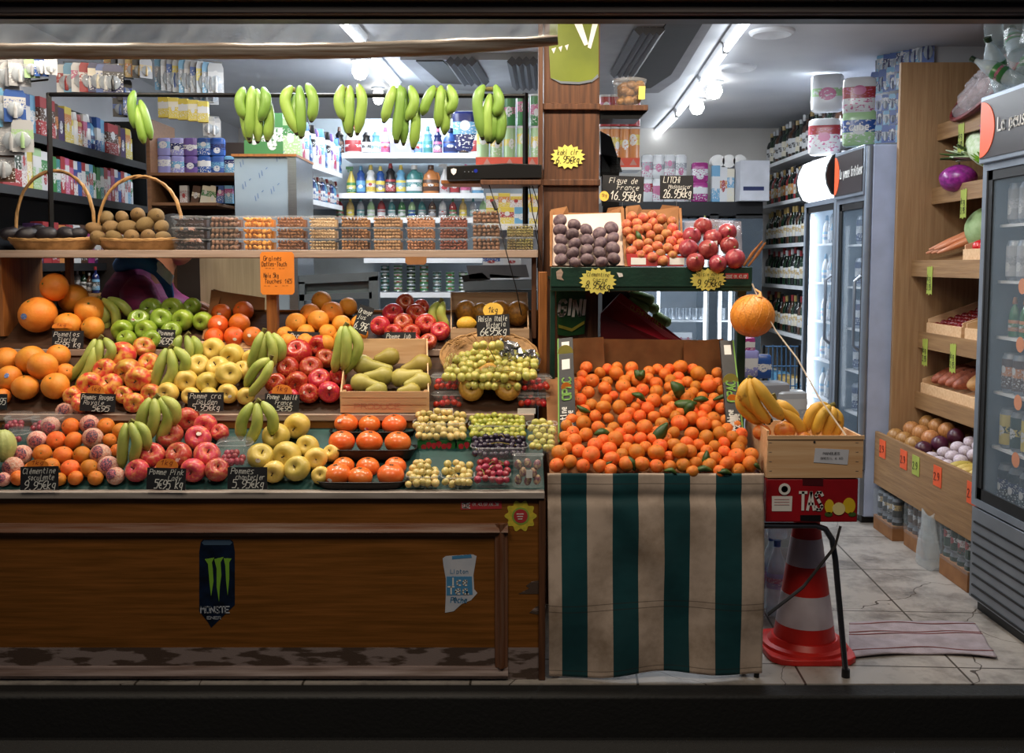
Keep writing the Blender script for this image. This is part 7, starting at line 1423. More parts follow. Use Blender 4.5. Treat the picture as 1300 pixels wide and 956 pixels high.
bananas('banana_bunch', 'ripe spotted banana bunch leaning at the left of the wooden crate', [[(950, 482), (945, 505), (980, 535)], [(952, 481), (958, 512), (977, 538)], [(956, 481), (975, 508), (994, 533)], [(948, 484), (942, 515), (970, 540)]], 3.62, 8, m_ban_r, group='ripe bananas', side=[.01, 0, -.02, .03], crown=[(951, 484), (953, 477)])
bananas('banana_bunch', 'small ripe banana bunch in the middle of the wooden crate', [[(986, 510), (1000, 520), (1013, 534)], [(984, 512), (1010, 535), (1020, 552)]], 3.66, 7.5, m_ban_r, group='ripe bananas', side=[.0, -.01], crown=[(985, 511), (981, 500)])
bananas('banana_bunch', 'ripe banana bunch at the right of the wooden crate', [[(1050, 514), (1032, 522), (1022, 550)], [(1053, 516), (1042, 530), (1034, 554)], [(1057, 518), (1056, 532), (1046, 556)], [(1060, 520), (1064, 536), (1058, 556)]], 3.66, 7.5, m_ban_r, group='ripe bananas', side=[.0, -.02, -.015, .0], crown=[(1052, 516), (1060, 513)])
mg = ball_mesh('mango', mat('mango_skin', '#dd9440', .4, col2='#d06a30', scale=1.5, rnd=.3), (1, .85, .85), -.1)
for i, (x, y, r) in enumerate([(967, 549, 12), (996, 547, 14), (1020, 556, 10)]):
    o = inst('mango', mg, P(x, y, 3.62), px(r, 3.6), (R.uniform(-.3, .3), R.uniform(-.3, .3), 0)); tag(o, 'orange mango in the wooden crate, %s of three' % nth(i, 3), 'mango', 'mangoes in the crate'); inst('stem_button', button_me, (0, 0, .0), 1, parent=o)
# folding tube stand
t = thing('tube_stand', 'chrome and black tube stand holding up the red lemon box', 'stand', (P(1040, 860, YR).x, YR + .1, 0))
for Yq, nm in ((YR + .02, 'front_frame'), (YR + .3, 'rear_frame')):
    zt_ = P(1030, 665, YR).z - .012; xa, xb_ = P(966, 664, YR).x, P(1075, 760, Yq).x
    xr_ = P(1052, 664, YR).x
    B().tube([(xa, Yq, zt_), (xr_ - .04, Yq, zt_), (xr_ - .005, Yq, zt_ - .012), (xr_ + .02, Yq, zt_ - .05), (P(1063, 700, YR).x, Yq, P(0, 712, YR).z), (P(1076, 860, YR).x, Yq, .012)], [.011] * 6, 10).build(nm, mat('black_chrome', '#6c6e76', .2, metal=.85), t)
    B().cyl((P(1076, 860, YR).x, Yq, 0), (P(1076, 860, YR).x, Yq, .03), .015, n=12).build('rubber_foot', m_black, t)
for q in ((xa, YR + .02), (xa, YR + .3)): B().cyl((q[0], q[1], 0), (q[0], q[1], P(1030, 665, YR).z - .012), .01, n=10).build('leg', m_dark, t)
B().tube([P(1067, 668, YR - .0), P(1060, 694, YR - .01), P(1020, 745, YR + .04), P(975, 780, YR + .1)], .011, 6, squash=.3).build('strap', mat('dark_strap', '#34302e', .7), t)
# traffic cone
YK = 3.78; c0 = P(1020, 846, YK); cone_z = lambda y: P(0, y, YK).z - P(0, 846, YK).z + .0
t = thing('traffic_cone', 'red and white traffic cone standing under the red lemon box', 'cone', (c0.x, YK, 0))
m_cr = mat('cone_red', '#d4261c', .4, col2='#b81d16', scale=5); m_cw = mat('cone_white_band', '#d8ccd4', .45, col2='#b8a8ae', scale=5)
def cr_(z): return .118 + (.028 - .118) * (z - .05) / .6
Z = [.05, .115, .235, .345, .45, .66]
b = B()
for k in range(5):
    b.mi(k % 2); b.lathe([(cr_(Z[k]) + (.001 if k % 2 else 0), Z[k]), (cr_(Z[k + 1]) + (.001 if k % 2 else 0), Z[k + 1])], (c0.x, YK, 0), 32); 
b.build('cone_body', [m_cr, m_cw], t, ang=60)
B().lathe([(.165, .02), (.16, .035), (.14, .04), (.125, .06)], (c0.x, YK, 0), 32).build('collar', m_cr, t)
b = B(); pp = []
for k in range(32):
    an = (k + .5) * math.pi / 16; cs, sn = math.cos(an), math.sin(an); g = 1 / (abs(cs) ** 5 + abs(sn) ** 5) ** .2; pp.append((cs * g * .168, sn * g * .168))
b.prism([(x, y) for x, y in pp], (c0.x, YK, 0), (1, 0, 0), (0, 1, 0), (0, 0, 1), .024).build('base_plate', m_cr, t, bevel=.004)
# shrink-wrapped water bottles behind the cloth
for l in range(2):
    z0 = .0 + l * .335; X0 = P(1002, 740, 4.12).x
    for i in range(2):
        for j in range(2): goods(('water_bottle', 'blue', 'lilac', 1), (X0 - .135 + i * .092, 4.16 + j * .092, z0 + .002), .325, R.random() * 6, 'clear water bottle in the %s shrink pack behind the cloth, %s %s' % (['lower', 'upper'][l], ['rear', 'front'][1 - j], ['left', 'right'][i]), 'bottle', 'shrink-wrapped water bottles')
    b = B(); x0, x1 = X0 - .185, X0 + .005
    b.sheet(lambda u, v: Vector((x0 + (x1 - x0) * u, 4.108 + .004 * math.sin(u * 30 + v * 17), z0 + .01 + .3 * v)), 16, 10)
    o = b.build('shrink_wrap', clear('shrink_film', '#c8d2e4', .12, .08), solid=.0006, ang=20); tag(o, 'clear shrink film on the %s pack of water bottles' % ['lower', 'upper'][l], 'film', 'shrink films')
# hanging pomelo in a net, string
YH = 3.93; hc_ = P(955, 401, YH); t = B().ball(hc_, px(28, YH), (1, 1, .95), 28, k=16).build('pomelo', mat('pomelo_peel', '#f0a040', .4, col2='#e88a2c', scale=4, bump=.3, bscale=120), ang=180); tag(t, 'large orange pomelo in a net hanging from the green shelf end', 'pomelo')
rp_ = px(28.4, YH); b = B()
for k in range(14):
    for sgn in (1, -1):
        b.tube([hc_ + Vector((math.cos(k * math.pi / 7 + sgn * s * .09) * math.sin(math.pi * (s + .3) / 14.6) * rp_, math.sin(k * math.pi / 7 + sgn * s * .09) * math.sin(math.pi * (s + .3) / 14.6) * rp_, math.cos(math.pi * (s + .3) / 14.6) * rp_ * .955)) for s in range(15)], .0005, 4)
b.build('net', mat('orange_net', '#e8a860', .5), t); B().tube([hc_ + Vector((.02, -.03, rp_ * .8)), hc_ + Vector((.025, -.02, rp_ * 1.05)), P(957, 366, YH)], [.012, .005, .003], 8).build('net_knot', MATS['orange_net'], t)
o = B().tube([P(955, 360, YH), P(965, 385, YH - .02), P(985, 420, 3.85), P(1012, 455, 3.75), P(1040, 505, 3.62), P(1074, 553, 3.5)], .0032, 6).build('string', mat('pale_string', '#cdbfae', .8)); tag(o, 'pale string slanting from the green shelf to the wooden crate', 'string')
for i, pts in enumerate([[(944, 338), (955, 322), (968, 306)], [(950, 338), (962, 322), (972, 308)]]):
    o = B().tube([P(*p, 4.05) for p in pts], [.004, .007, .003], 6).build('wooden_pick', m_post); tag(o, 'bent wooden stick at the right end of the green shelf, %s' % ['front', 'rear'][i], 'stick')
# floor rag
def rag(u, v):
    q = PZ(1078 + u * (158 + 30 * (1 - v)) , 838 - v * 46 - 6 * math.sin(u * 3.1) * (1 - v), 0); return q + Vector((0, 0, .006 + .005 * math.sin(u * 9 + v * 5) * math.sin(v * 14 + u * 3) + .004))
m_rag = mat('grey_floor_cloth', '#a79aa0', .9, col2='#94888c', scale=16, bump=.4, bscale=200)
t = B().sheet(rag, 50, 24).build('floor_cloth', m_rag, solid=.004, ang=180); tag(t, 'grey floor cloth with dark red stripes lying on the tiles', 'cloth')
for v in (.16, .62, .68, .93): B().tube([rag(k / 20, v) + Vector((0, 0, .003)) for k in range(21)], .004, 5, squash=.3).build('red_stripe', mat('dark_red_thread', '#6e2a24', .8), t)
# ================================================================ FRIDGES
m_body = mat('pale_blue_enamel', '#b0bcd8', .35); m_frame = mat('silver_frame', '#8b95a3', .35, metal=.5); m_int = mat('fridge_interior', '#c4d2de', .5); m_hdr = mat('dark_header', '#2c2628', .35); m_disc = mat('orange_disc', '#d2542c', .4, emit=.4)
def fridge(X0, X1, Ya, Yb_, Zt, Zd, lab, head, lamp, inner=None, grille=.32, text=None):
    """glass-door fridge facing -x; door from Zd up to header"""
    t = thing('glass_door_fridge', lab, 'fridge', ((X0 + X1) / 2, (Ya + Yb_) / 2, 0)); w = .03
    B().box(X0 + .03, X1, Ya, Ya + w, .04, Zt).build('side_panel', m_body, t, bevel=.008); B().box(X0 + .03, X1, Yb_ - w, Yb_, .04, Zt).build('side_panel', m_body, t, bevel=.004)
    B().box(X1 - w, X1, Ya + w, Yb_ - w, .04, Zt).build('back_panel', inner or m_int, t); B().box(X0 + .03, X1, Ya + w, Yb_ - w, Zt - .03, Zt).build('top_panel', m_body, t); B().box(X0 + .04, X1, Ya + w, Yb_ - w, grille, grille + .03).build('floor_panel', inner or m_int, t)
    for y in (Ya + w, Yb_ - w - .004): B().box(X0 + .04, X1 - w, y, y + .004, grille, Zt - .03).build('liner', inner or m_int, t)
    B().box(X0 + .03, X1 - .03, Ya + .03, Yb_ - .03, 0, .045).build('plinth', m_black, t)
    hz = Zt - .28
    b = B(); f = .035
    for (y0, y1, z0, z1) in ((Ya, Ya + f, grille, hz), (Yb_ - f, Yb_, grille, hz), (Ya + f, Yb_ - f, hz - .03, hz), (Ya + f, Yb_ - f, grille, grille + .03)): b.box(X0, X0 + .03, y0, y1, z0, z1)
    b.build('door_frame', m_frame, t); bb_ = B()
    for (y0, y1, z0, z1) in ((Ya + f, Ya + f + .04, grille + .03, hz - .03), (Yb_ - f - .04, Yb_ - f, grille + .03, hz - .03), (Ya + f, Yb_ - f, hz - .07, hz - .03), (Ya + f, Yb_ - f, grille + .03, grille + .08)): bb_.box(X0 + .006, X0 + .022, y0, y1, z0, z1)
    bb_.build('gasket', m_black, t)
    B().box(X0 + .012, X0 + .016, Ya + f + .04, Yb_ - f - .04, grille + .08, hz - .07).build('door_glass', m_glass, t)
    B().tube([(X0 + .01, Ya + .005, grille), (X0 + .01, Ya + .005, Zt - .01)], .022, 12).build('corner_column', m_frame, t)
    B().tube([(X0, Ya + .06, 1.0), (X0 - .035, Ya + .06, 1.03), (X0 - .035, Ya + .06, 1.4), (X0, Ya + .06, 1.43)], .01, 8).build('handle', m_frame, t)
    B().box(X0 + .004, X0 + .03, Ya, Yb_, .05, grille - .01).build('grille_panel', m_alu, t, bevel=.003); b = B()
    for k in range(8): b.box(X0 - .001, X0 + .006, Ya + .03, Yb_ - .03, .06 + k * (grille - .09) / 8, .06 + k * (grille - .09) / 8 + .008)
    b.build('grille_slats', m_dark, t)
    for k in range(1, 6):
        z = grille + .03 + (hz - grille - .05) * k / 6; B().box(X0 + .06, X1 - .04, Ya + w + .01, Yb_ - w - .01, z - .012, z).build('wire_shelf', m_whitem, t)
    if lamp: B().box(X0 + .03, X0 + .045, Yb_ - w - .04, Yb_ - w - .02, grille + .1, hz - .08).build('light_strip', mat('fridge_lamp_%d' % lamp, (.85, .93, 1), .3, emit=lamp), t)
    if head == 'lit':
        prf = [(X0 + .03, hz), (X0 - .02, hz + .02), (X0 - .05, hz + .08), (X0 - .06, hz + .14), (X0 - .05, hz + .2), (X0 - .02, hz + .26), (X0 + .03, Zt)]
        b = B(); b.pts_prism([Vector((x, Ya + .03, z)) for x, z in prf], (0, 1, 0), Yb_ - Ya - .06).build('lit_header', mat('lit_header_panel', (.9, .95, 1), .4, emit=2.2), t)
        for y in (Ya, Yb_ - .03): B().pts_prism([Vector((x - .005, y, z)) for x, z in prf], (0, 1, 0), .03).build('header_cheek', m_black, t)
    else:
        B().box(X0 - .02, X0 + .03, Ya, Yb_, hz, Zt).build('header', m_frame, t, bevel=.004); B().box(X0 - .024, X0 - .019, Ya + .015, Yb_ - .015, hz + .02, Zt - .02).build('header_panel', m_hdr, t)
        Ld = Yb_ - Ya; pp = [Vector((X0 - .027, Yb_ - .02 - (.0 + .16 * Ld * max(0, math.cos(k * math.pi / 16))), hz + .14 + .115 * math.sin(k * math.pi / 16))) for k in range(-8, 9)]
        B().pts_prism(pp, (1, 0, 0), .003).build('header_disc', m_disc, t)
        write(B(), text, Vector((X0 - .028, Yb_ - .02 - .2 * Ld, hz + .12)), (0, -1, 0), (0, 0, 1), .052, .15, w=Ld * .78).build('lettering', m_paper, t)
    return hz
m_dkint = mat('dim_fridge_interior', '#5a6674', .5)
for f_ in (dict(X0=2.0, X1=2.47, Ya=6.19, Yb_=6.86, Zt=2.19, Zd=.3, lab='bright glass-door fridge with glowing curved white header', head='lit', lamp=16), dict(X0=2.0, X1=2.62, Ya=5.66, Yb_=6.17, Zt=2.17, Zd=.3, lab='narrow glass-door fridge with dark header beside the wooden cabinet', head='sign', lamp=0, text='La pause fraîcheur', inner=m_dkint), dict(X0=2.0, X1=2.7, Ya=3.52, Yb_=4.27, Zt=2.2, Zd=.45, lab='large glass-door fridge at the right edge with dark header', head='sign', lamp=0, text='La pause fraîcheur', inner=m_dkint, grille=.46)): fridge(**f_)
def stock(X0, Y0, Y1, z, specs, h, where, step=.085, **k):
    n = int((Y1 - Y0) / step)
    for i in range(n):
        s = specs[i % len(specs)]; goods(s, (X0, Y1 - (i + .5) * (Y1 - Y0) / n, z), h, -math.pi / 2 + R.uniform(-.1, .1), '%s and %s %s in %s, %s' % (s[1], s[2], s[0].replace('_', ' '), where, nth(i, n)), 'drink', 'drinks in ' + where, **k)
for k in range(1, 6):
    gz = .32; z = gz + .03 + (2.19 - .28 - gz - .05) * k / 6; stock(2.12, 6.24, 6.8, z + .002, [('soap_bottle', 'white', 'sky blue', 1), ('soap_bottle', 'grey', 'white', 2), ('drink_can', 'silver', 'sky blue', 3)], .19, 'the bright fridge, shelf %s' % ['', 'one', 'two', 'three', 'four', 'five'][k], .11)
    z = gz + .03 + (2.17 - .28 - gz - .05) * k / 6; stock(2.12, 5.72, 6.1, z + .002, [('drink_can', 'dark blue', 'silver', 1), ('drink_can', 'black', 'grey', 2), ('soap_bottle', 'dark green', 'orange', 3)], .17, 'the narrow fridge, shelf %s' % ['', 'one', 'two', 'three', 'four', 'five'][k], .095)
for k in range(0, 6):
    gz = .46; z = gz + .03 + (2.2 - .28 - gz - .05) * k / 6; stock(2.1, 3.57, 4.2, z + .002, [[('drink_can', 'black', 'dark blue', 1)], [('drink_can', 'yellow', 'dark green', 2), ('drink_can', 'dark green', 'yellow', 2)], [('drink_can', 'brown', 'orange', 3)], [('soap_bottle', 'green', 'orange', 1)], [('drink_can', 'silver', 'grey', 4)], [('drink_can', 'grey', 'silver', 4)]][k], .165, 'the right-edge fridge, shelf %s' % ['one', 'two', 'three', 'four', 'five', 'six'][k], .08)
    if k in (1, 2, 3, 4):
        for j in range(2):
            o = B().lathe([(0, 0), (.03, 0), (.032, .002)], (2.05, 4.0 - j * .16, z - .02), 16, M=Matrix.Rotation(rad(-90), 3, 'Y')).build('price_tag', m_orange_card); tag(o, 'round orange price tag in the right-edge fridge, %s row up, %s' % (ORD[k], ['left', 'right'][j]), 'price tag', 'orange fridge price tags')
# shrink-wrapped bottles on the right fridge, packs and blue cards on the others
m_shr = clear('milky_wrap', '#b8d0d8', .12, .1)
n_ = 0
for l in range(3):
    for i in range(5):
        goods(('water_bottle', 'dark green', 'green', 2), (2.06 + .05 * (l % 2), 4.22 - i * .09, 2.203 + l * .16), .26, R.random() * 6, 'small water bottle heaped on the right-edge fridge, layer %s, %s' % (['one', 'two', 'three'][l], nth(i, 5)), 'bottle', 'bottles on the right-edge fridge', rx=R.uniform(-1.3, 1.3), kx=1.3)
o = B().sheet(lambda u, v: Vector((2.0 + .02 * math.sin(u * 25 + v * 9), 4.27 - u * .6, 2.205 + v * .55 + .01 * math.sin(u * 20))), 24, 14).build('shrink_wrap', m_shr, solid=.001, ang=15); tag(o, 'crinkled milky shrink film round the bottles on the right-edge fridge', 'film')
for i, (x, y, w, s, lab) in enumerate([(1046, 192, 1.0, ('roll_pack', 'white', 'red', 5), 'large white paper roll pack on the bright fridge, lower left'), (1050, 142, 1.0, ('roll_pack', 'white', 'pale green', 2), 'large white paper roll pack on the bright fridge, upper left'), (1090, 146, .85, ('roll_pack', 'white', 'red', 3), 'white paper roll pack beside the blue card rack, upper one'), (1090, 186, .9, ('roll_pack', 'pale green', 'blue', 1), 'pale green roll pack reading cube beside the blue card rack')]):
    Yp = 6.45 if i < 2 else 6.0; o = goods(s, P(x, y, Yp) if i != 0 else Vector((P(x, y, Yp).x, Yp, 2.195)), px(45 if i != 0 else 44, Yp), -.3, lab, 'pack', 'paper packs on the fridges', kx=1.1)
write(B(), 'cube', Vector((-.24, -.27, .42)), (1, 0, 0), (0, 0, 1), .18, .16, w=.5).build('lettering', m_paper, o, loc=(0, 0, 0))
t = thing('card_rack', 'grey pegboard rack end standing above the narrow fridge', 'rack', (P(1168, 110, 5.75).x, 5.75, 2.18))
B().box(P(1180, 60, 5.75).x, P(1184, 60, 5.75).x, 5.73, 5.76, 2.1, P(0, 40, 5.75).z).build('post', m_steel, t); B().pts_prism([P(1112, 75, 6.1), P(1182, 42, 5.8), P(1182, 185, 5.8), P(1112, 185, 6.1)], (0, 1, 0), .01).build('pegboard', mat('dark_pegboard', '#2a3040', .5), t)
for r_, (x0, y0, x1, y1, n, h) in enumerate([(1120, 68, 1178, 44, 8, 36), (1110, 92, 1150, 80, 5, 24), (1108, 100, 1150, 92, 6, 20), (1106, 122, 1150, 118, 6, 20), (1108, 142, 1150, 138, 6, 18), (1106, 160, 1150, 158, 6, 22)]):
    for i in range(n):
        u = i / (n - 1); x, y = x0 + (x1 - x0) * u, y0 + (y1 - y0) * u; Yq = 5.95 - .25 * u; goods(('blister_pack', 'blue' if (i + r_) % 3 else 'sky blue', 'dark blue' if i % 2 else 'silver', (i + r_) % 5), P(x, y + h, Yq), px(h, Yq), -.5, 'blue blister card on the rack above the narrow fridge, %s, %s' % (ORD[r_ + 1] + ' row down', nth(i, n)), 'blister card', 'blue blister cards on the rack', kx=.6)
# ================================================================ WALL OF BOTTLES, REAR WALL
XB_ = 2.25
def zX(x, y): return PX(x, y, XB_).z
ROWS = [(213, 'top', [('spirit_bottle', 'black', 'white', 1), ('spirit_bottle', 'dark green', 'cream', 2), ('wine_bottle', 'black', 'white', 3), ('spirit_bottle', 'brown', 'white', 4)], .3), (262, 'second', [('wine_bottle', 'dark green', 'gold', 1), ('wine_bottle', 'black', 'orange', 2), ('wine_bottle', 'red', 'white', 3)], .27), (312, 'third', [('wine_bottle', 'dark green', 'white', 1), ('wine_bottle', 'black', 'cream', 5), ('wine_bottle', 'brown', 'white', 6)], .3), (360, 'fourth', [('wine_bottle', 'black', 'white', 4), ('wine_bottle', 'dark green', 'cream', 7)], .3), (415, 'fifth', [('wine_bottle', 'brown', 'white', 8), ('wine_bottle', 'dark green', 'cream', 9), ('wine_bottle', 'black', 'cream', 10)], .31)]
for y, w, sp, h in ROWS:
    z = zX(968, y); o = shelf((XB_ - .0, 9.05, z), (XB_, 6.95, z), -.0 + .2, .018, '%s white metal bottle shelf on the right wall' % w); 
    row((XB_ + .06, 9.0, z + .001), (XB_ + .06, 6.98, z + .001), sp, h, 'the %s bottle shelf' % w, gap=1.12, cat='bottle')
for i in range(7):
    s = [('soft_pack', 'gold', 'cream', 1), ('tall_carton', 'cream', 'gold', 2), ('soft_pack', 'sky blue', 'white', 3)][i % 3]; goods(s, (XB_ + .0, 8.9 - i * .28, zX(968, 500)), .26, -1.57, '%s pack low under the bottle shelves, %s' % (s[1], nth(i, 7)), 'pack', 'packs under the bottle shelves')
o = shelf((XB_ - .08, 9.05, zX(968, 500)), (XB_ - .08, 6.95, zX(968, 500)), .3, .02, 'lowest shelf of the right wall with packs')
# wire basket stand with bagged bottles behind the ripe bananas
t = thing('wire_basket', 'blue wire basket stand behind the ripe bananas', 'basket', (P(1000, 520, 5.6).x, 5.6, 0)); b = B()
for i in range(9):
    x = 970 + i * 5.6; b.tube([P(x, 438 + 3 * (i % 2), 5.6), P(x, 520, 5.6)], .004, 5)
for y in (440, 465, 490, 515): b.tube([P(968, y, 5.6), P(1017, y, 5.6)], .004, 5)
b.build('wire_grid', mat('blue_wire', '#3c6a96', .4, metal=.3), t)
for x in (970, 1015): B().tube([P(x, 438, 5.6), Vector((P(x, 438, 5.6).x, 5.6, 0))], .008, 6).build('leg', m_dark, t)
B().box(P(968, 515, 5.6).x, P(1017, 515, 5.6).x, 5.6, 6.0, P(0, 520, 5.6).z - .02, P(0, 520, 5.6).z).build('tray', m_steel, t)
for i, (x, y, h, s) in enumerate([(950, 478, 34, ('roll_pack', 'lilac', 'white', 1)), (968, 480, 30, ('roll_pack', 'blue', 'white', 2)), (948, 450, 22, ('soft_pack', 'magenta', 'white', 3)), (975, 540, 56, ('soft_pack', 'grey', 'white', 4)), (1000, 545, 50, ('soft_pack', 'silver', 'white', 5))]):
    goods(s, P(x, y, 5.0), px(h, 5.0), R.uniform(-.3, .3), '%s wrapped pack piled behind the ripe bananas, %s' % (s[1], ['at the left', 'in the middle', 'topmost', 'low left', 'low right'][i]), 'pack', 'packs behind the ripe bananas', kx=.9)
o = B().box(P(938, 500, 4.95).x, P(1012, 500, 4.95).x, 4.85, 5.3, 0, P(0, 543, 4.95).z - .01).build('low_cabinet', mat('grey_low_cabinet', '#707880', .5), bevel=.004); tag(o, 'low grey cabinet carrying wrapped packs behind the bananas', 'cabinet')
# rear glass fridges and what stands on them
YW = 8.3; zf_ = P(0, 256, YW).z
t = thing('wide_glass_fridge', 'wide black-framed glass fridge across the rear wall', 'fridge', (P(860, 400, YW).x, YW + .3, 0)); fx0, fx1 = P(764, 300, YW).x, P(968, 300, YW).x
B().box(fx0, fx1, YW, YW + .6, zf_ - px(18, YW), zf_).build('header', m_dark, t, bevel=.004); B().box(fx0, fx1, YW + .55, YW + .6, .1, zf_ - .1).build('back_panel', m_whitem, t); B().box(fx0, fx1, YW, YW + .6, 0, .2).build('base', m_dark, t)
for x0_, x1_ in ((764, 770), (901, 912), (934, 968)): B().box(P(x0_, 300, YW).x, P(x1_, 300, YW).x, YW, YW + .55, .2, zf_ - .1).build('upright', m_black, t)
for k in range(6): B().box(fx0, fx1, YW + .1, YW + .55, .45 + k * .28, .465 + k * .28).build('shelf_board', m_whitem, t)
for x in (774, 838, 898, 917, 930): B().box(P(x, 300, YW).x - .012, P(x, 300, YW).x + .012, YW + .04, YW + .06, .3, zf_ - .2).build('light_strip', mat('rear_fridge_lamp', (.85, .93, 1), .3, emit=4), t)
B().box(fx0, fx1, YW - .006, YW, .2, zf_ - .14).build('door_glass', m_glass, t)
for k in range(6):
    n = 17 if k in (1, 2, 3) else 12
    for i in range(n):
        x = fx0 + .06 + (fx1 - fx0 - .3) * (i + .5) / n; s = [('food_can', 'gold', 'cream', 1), ('soap_bottle', 'white', 'sky blue', 2), ('tall_carton', 'white', 'grey', 3), ('food_can', 'cream', 'white', 2)][(k + i // 6) % 4]
        goods(s, (x, YW + .2, .466 + k * .28), .1 if s[0] == 'food_can' else .17, 0, '%s %s in the rear fridge, shelf %s from the bottom, %s' % (s[1], s[0].replace('_', ' '), ORD[k + 1], nth(i, n)), 'goods', 'goods in the rear fridge', detail=False)
zz_ = zf_ + .001
for c_ in range(4):
    for r_ in range(2): goods(('roll_pack', 'white', ['red', 'pink', 'grey', 'red'][c_] if r_ == 0 else 'grey', c_ + r_), (P(824 + c_ * 14.5, 250, YW).x, YW + .15, zz_ + r_ * px(30, YW)), px(30, YW), 0, 'white paper roll pack on the rear fridge, %s, %s layer' % (nth(c_, 4), ['lower', 'upper'][r_]), 'pack', 'white roll packs on the rear fridge', kx=.62)
for r_ in range(2): goods(('roll_pack', 'magenta', 'white', 3 + r_), (P(891, 250, YW - .0).x, YW + .12, zz_ + r_ * px(25, YW)), px(25, YW), 0, 'magenta and white pack on the rear fridge, %s one' % ['lower', 'upper'][r_], 'pack', 'magenta packs on the rear fridge', kx=1.05)
for i in range(3): goods(('tall_carton', ['sky blue', 'white', 'cream'][i], ['white', 'orange', 'sky blue'][i], i + 1), (P(911 + i * 9.5, 250, YW).x, YW + .1, zz_), px(46 - i * 2, YW), 0, '%s tissue pack on the rear fridge, %s' % (['sky blue', 'white', 'cream'][i], nth(i, 3)), 'pack', 'tissue packs on the rear fridge', kx=.55)
o = B().box(P(936, 240, YW).x, P(973, 240, YW).x, YW - .1, YW + .3, zz_ + .0, P(0, 205, YW).z).build('white_box', mat('white_card_box', '#b8bac2', .6), bevel=.004); tag(o, 'large pale box at the right end on the rear fridge', 'box'); B().box(P(940, 240, YW).x, P(966, 240, YW).x, YW - .102, YW - .1, P(0, 243, YW).z, P(0, 238, YW).z).build('blue_strip', pl('dark blue'), o)
for i in range(3): 
    o = B().lathe([(.02, 0), (.055, 0), (.055, .1), (.02, .1)], (P(915 + i * 14, 190, YW).x, YW + .1, P(0, 203, YW).z + .05 * 0), 18, M=Matrix.Rotation(rad(-90), 3, 'X')).build('paper_roll', m_paper); tag(o, 'loose white paper roll lying on top of the tissue packs, %s' % nth(i, 3), 'roll', 'loose paper rolls')
# cash register silhouette beside the pillar
t = thing('cash_register', 'black cash register screen right of the pillar behind the chalk cards', 'register', (P(775, 225, 4.6).x, 4.6, P(0, 262, 4.6).z))
for q, nm in (([(762, 166), (776, 174), (790, 218), (764, 222)], 'screen'), ([(762, 196), (788, 200), (786, 222), (762, 224)], 'keyboard'), ([(764, 222), (786, 222), (786, 262), (764, 262)], 'column')): B().pts_prism([P(x, y, 4.6) for x, y in q], (0, 1, 0), .05).build(nm, m_mach2 if nm == 'screen' else m_dark, t)
o = B().box(P(764, 262, 4.6).x, P(800, 262, 4.6).x, 4.55, 4.9, 0, P(0, 262, 4.6).z).build('till_counter', m_dark); tag(o, 'dark till counter hidden behind the figs', 'counter')
# ================================================================ WOODEN VEGETABLE CABINET
t = thing('vegetable_cabinet', 'tall pale wooden cabinet with slanted vegetable shelves', 'cabinet', (2.6, 5.0, 0))
B().box(2.15, 3.0, 5.6, 5.63, .04, P(1160, 79, 5.6).z).build('end_panel', m_oak, t, bevel=.002); B().box(2.98, 3.0, 4.3, 5.6, .04, 2.6).build('back_panel', m_oak, t); B().box(2.5, 2.98, 4.3, 5.6, .04, .1).build('base', m_oakx, t)
SH = [(2.38, 2.25, 'top'), (2.36, 1.9, 'second'), (2.26, 1.5, 'third'), (2.31, 1.1, 'fourth'), (2.3, .76, 'fifth')]
for x, z, w in SH:
    B().pts_prism([Vector((x, 4.3, z)), Vector((2.98, 4.3, z + .22)), Vector((2.98, 4.3, z + .19)), Vector((x, 4.3, z - .03))], (0, 1, 0), 1.3).build('slanted_shelf', m_oakx, t); B().box(x - .018, x, 4.3, 5.6, z - .07, z + .02).build('shelf_lip', m_oakx, t)
B().box(2.07, 2.09, 4.28, 5.62, .25, .55).build('bin_front', m_oakx, t, bevel=.002); B().box(2.09, 2.98, 4.3, 5.6, .25, .27).build('bin_base', m_oakx, t); B().pts_prism([Vector((2.09, 4.3, .42)), Vector((2.6, 4.3, .62)), Vector((2.6, 4.3, .6)), Vector((2.09, 4.3, .4))], (0, 1, 0), 1.3).build('bin_slope', m_oakx, t)
def SP(k, Y, off, d=.12):
    x, z, _ = SH[k]; return Vector((x + d, Y, z + d * .355 + off))
m_lime = mat('lime_card', '#a2ae48', .6); m_neon = mat('neon_orange_card', '#e85a2a', .6)
i_ = 0
for (k, Y) in ((0, 5.3), (0, 4.95), (1, 5.2), (2, 5.35), (3, 5.5), (3, 5.15)):
    x, z, w = SH[k]; b = B(); b.pts_prism([Vector((x - .02, Y + a_ * .035, z - .015 + b_ * .15)) for a_, b_ in [(-1, -.02), (-.6, .03), (-.2, -.03), (.2, .02), (.6, -.03), (1, 0), (.9, -.5), (1, -1), (.5, -.95), (.1, -1.03), (-.4, -.95), (-1, -1), (-.92, -.5)]], (-1, 0, 0), .001)
    o = b.build('price_card', m_lime); i_ += 1; tag(o, 'zigzag-edged yellow-green price card under the %s vegetable shelf, %s' % (w, 'farther one' if Y > 5.2 else 'nearer one'), 'price card', 'yellow-green cards on the vegetable shelves'); write(write(B(), 'kg', Vector((x - .022, Y + .025, z - .09)), (0, -1, 0), (0, 0, 1), .03, .15, .1), '3.95', Vector((x - .022, Y + .03, z - .14)), (0, -1, 0), (0, 0, 1), .03, .13, .1, w=.055).build('handwriting', m_ink, o)
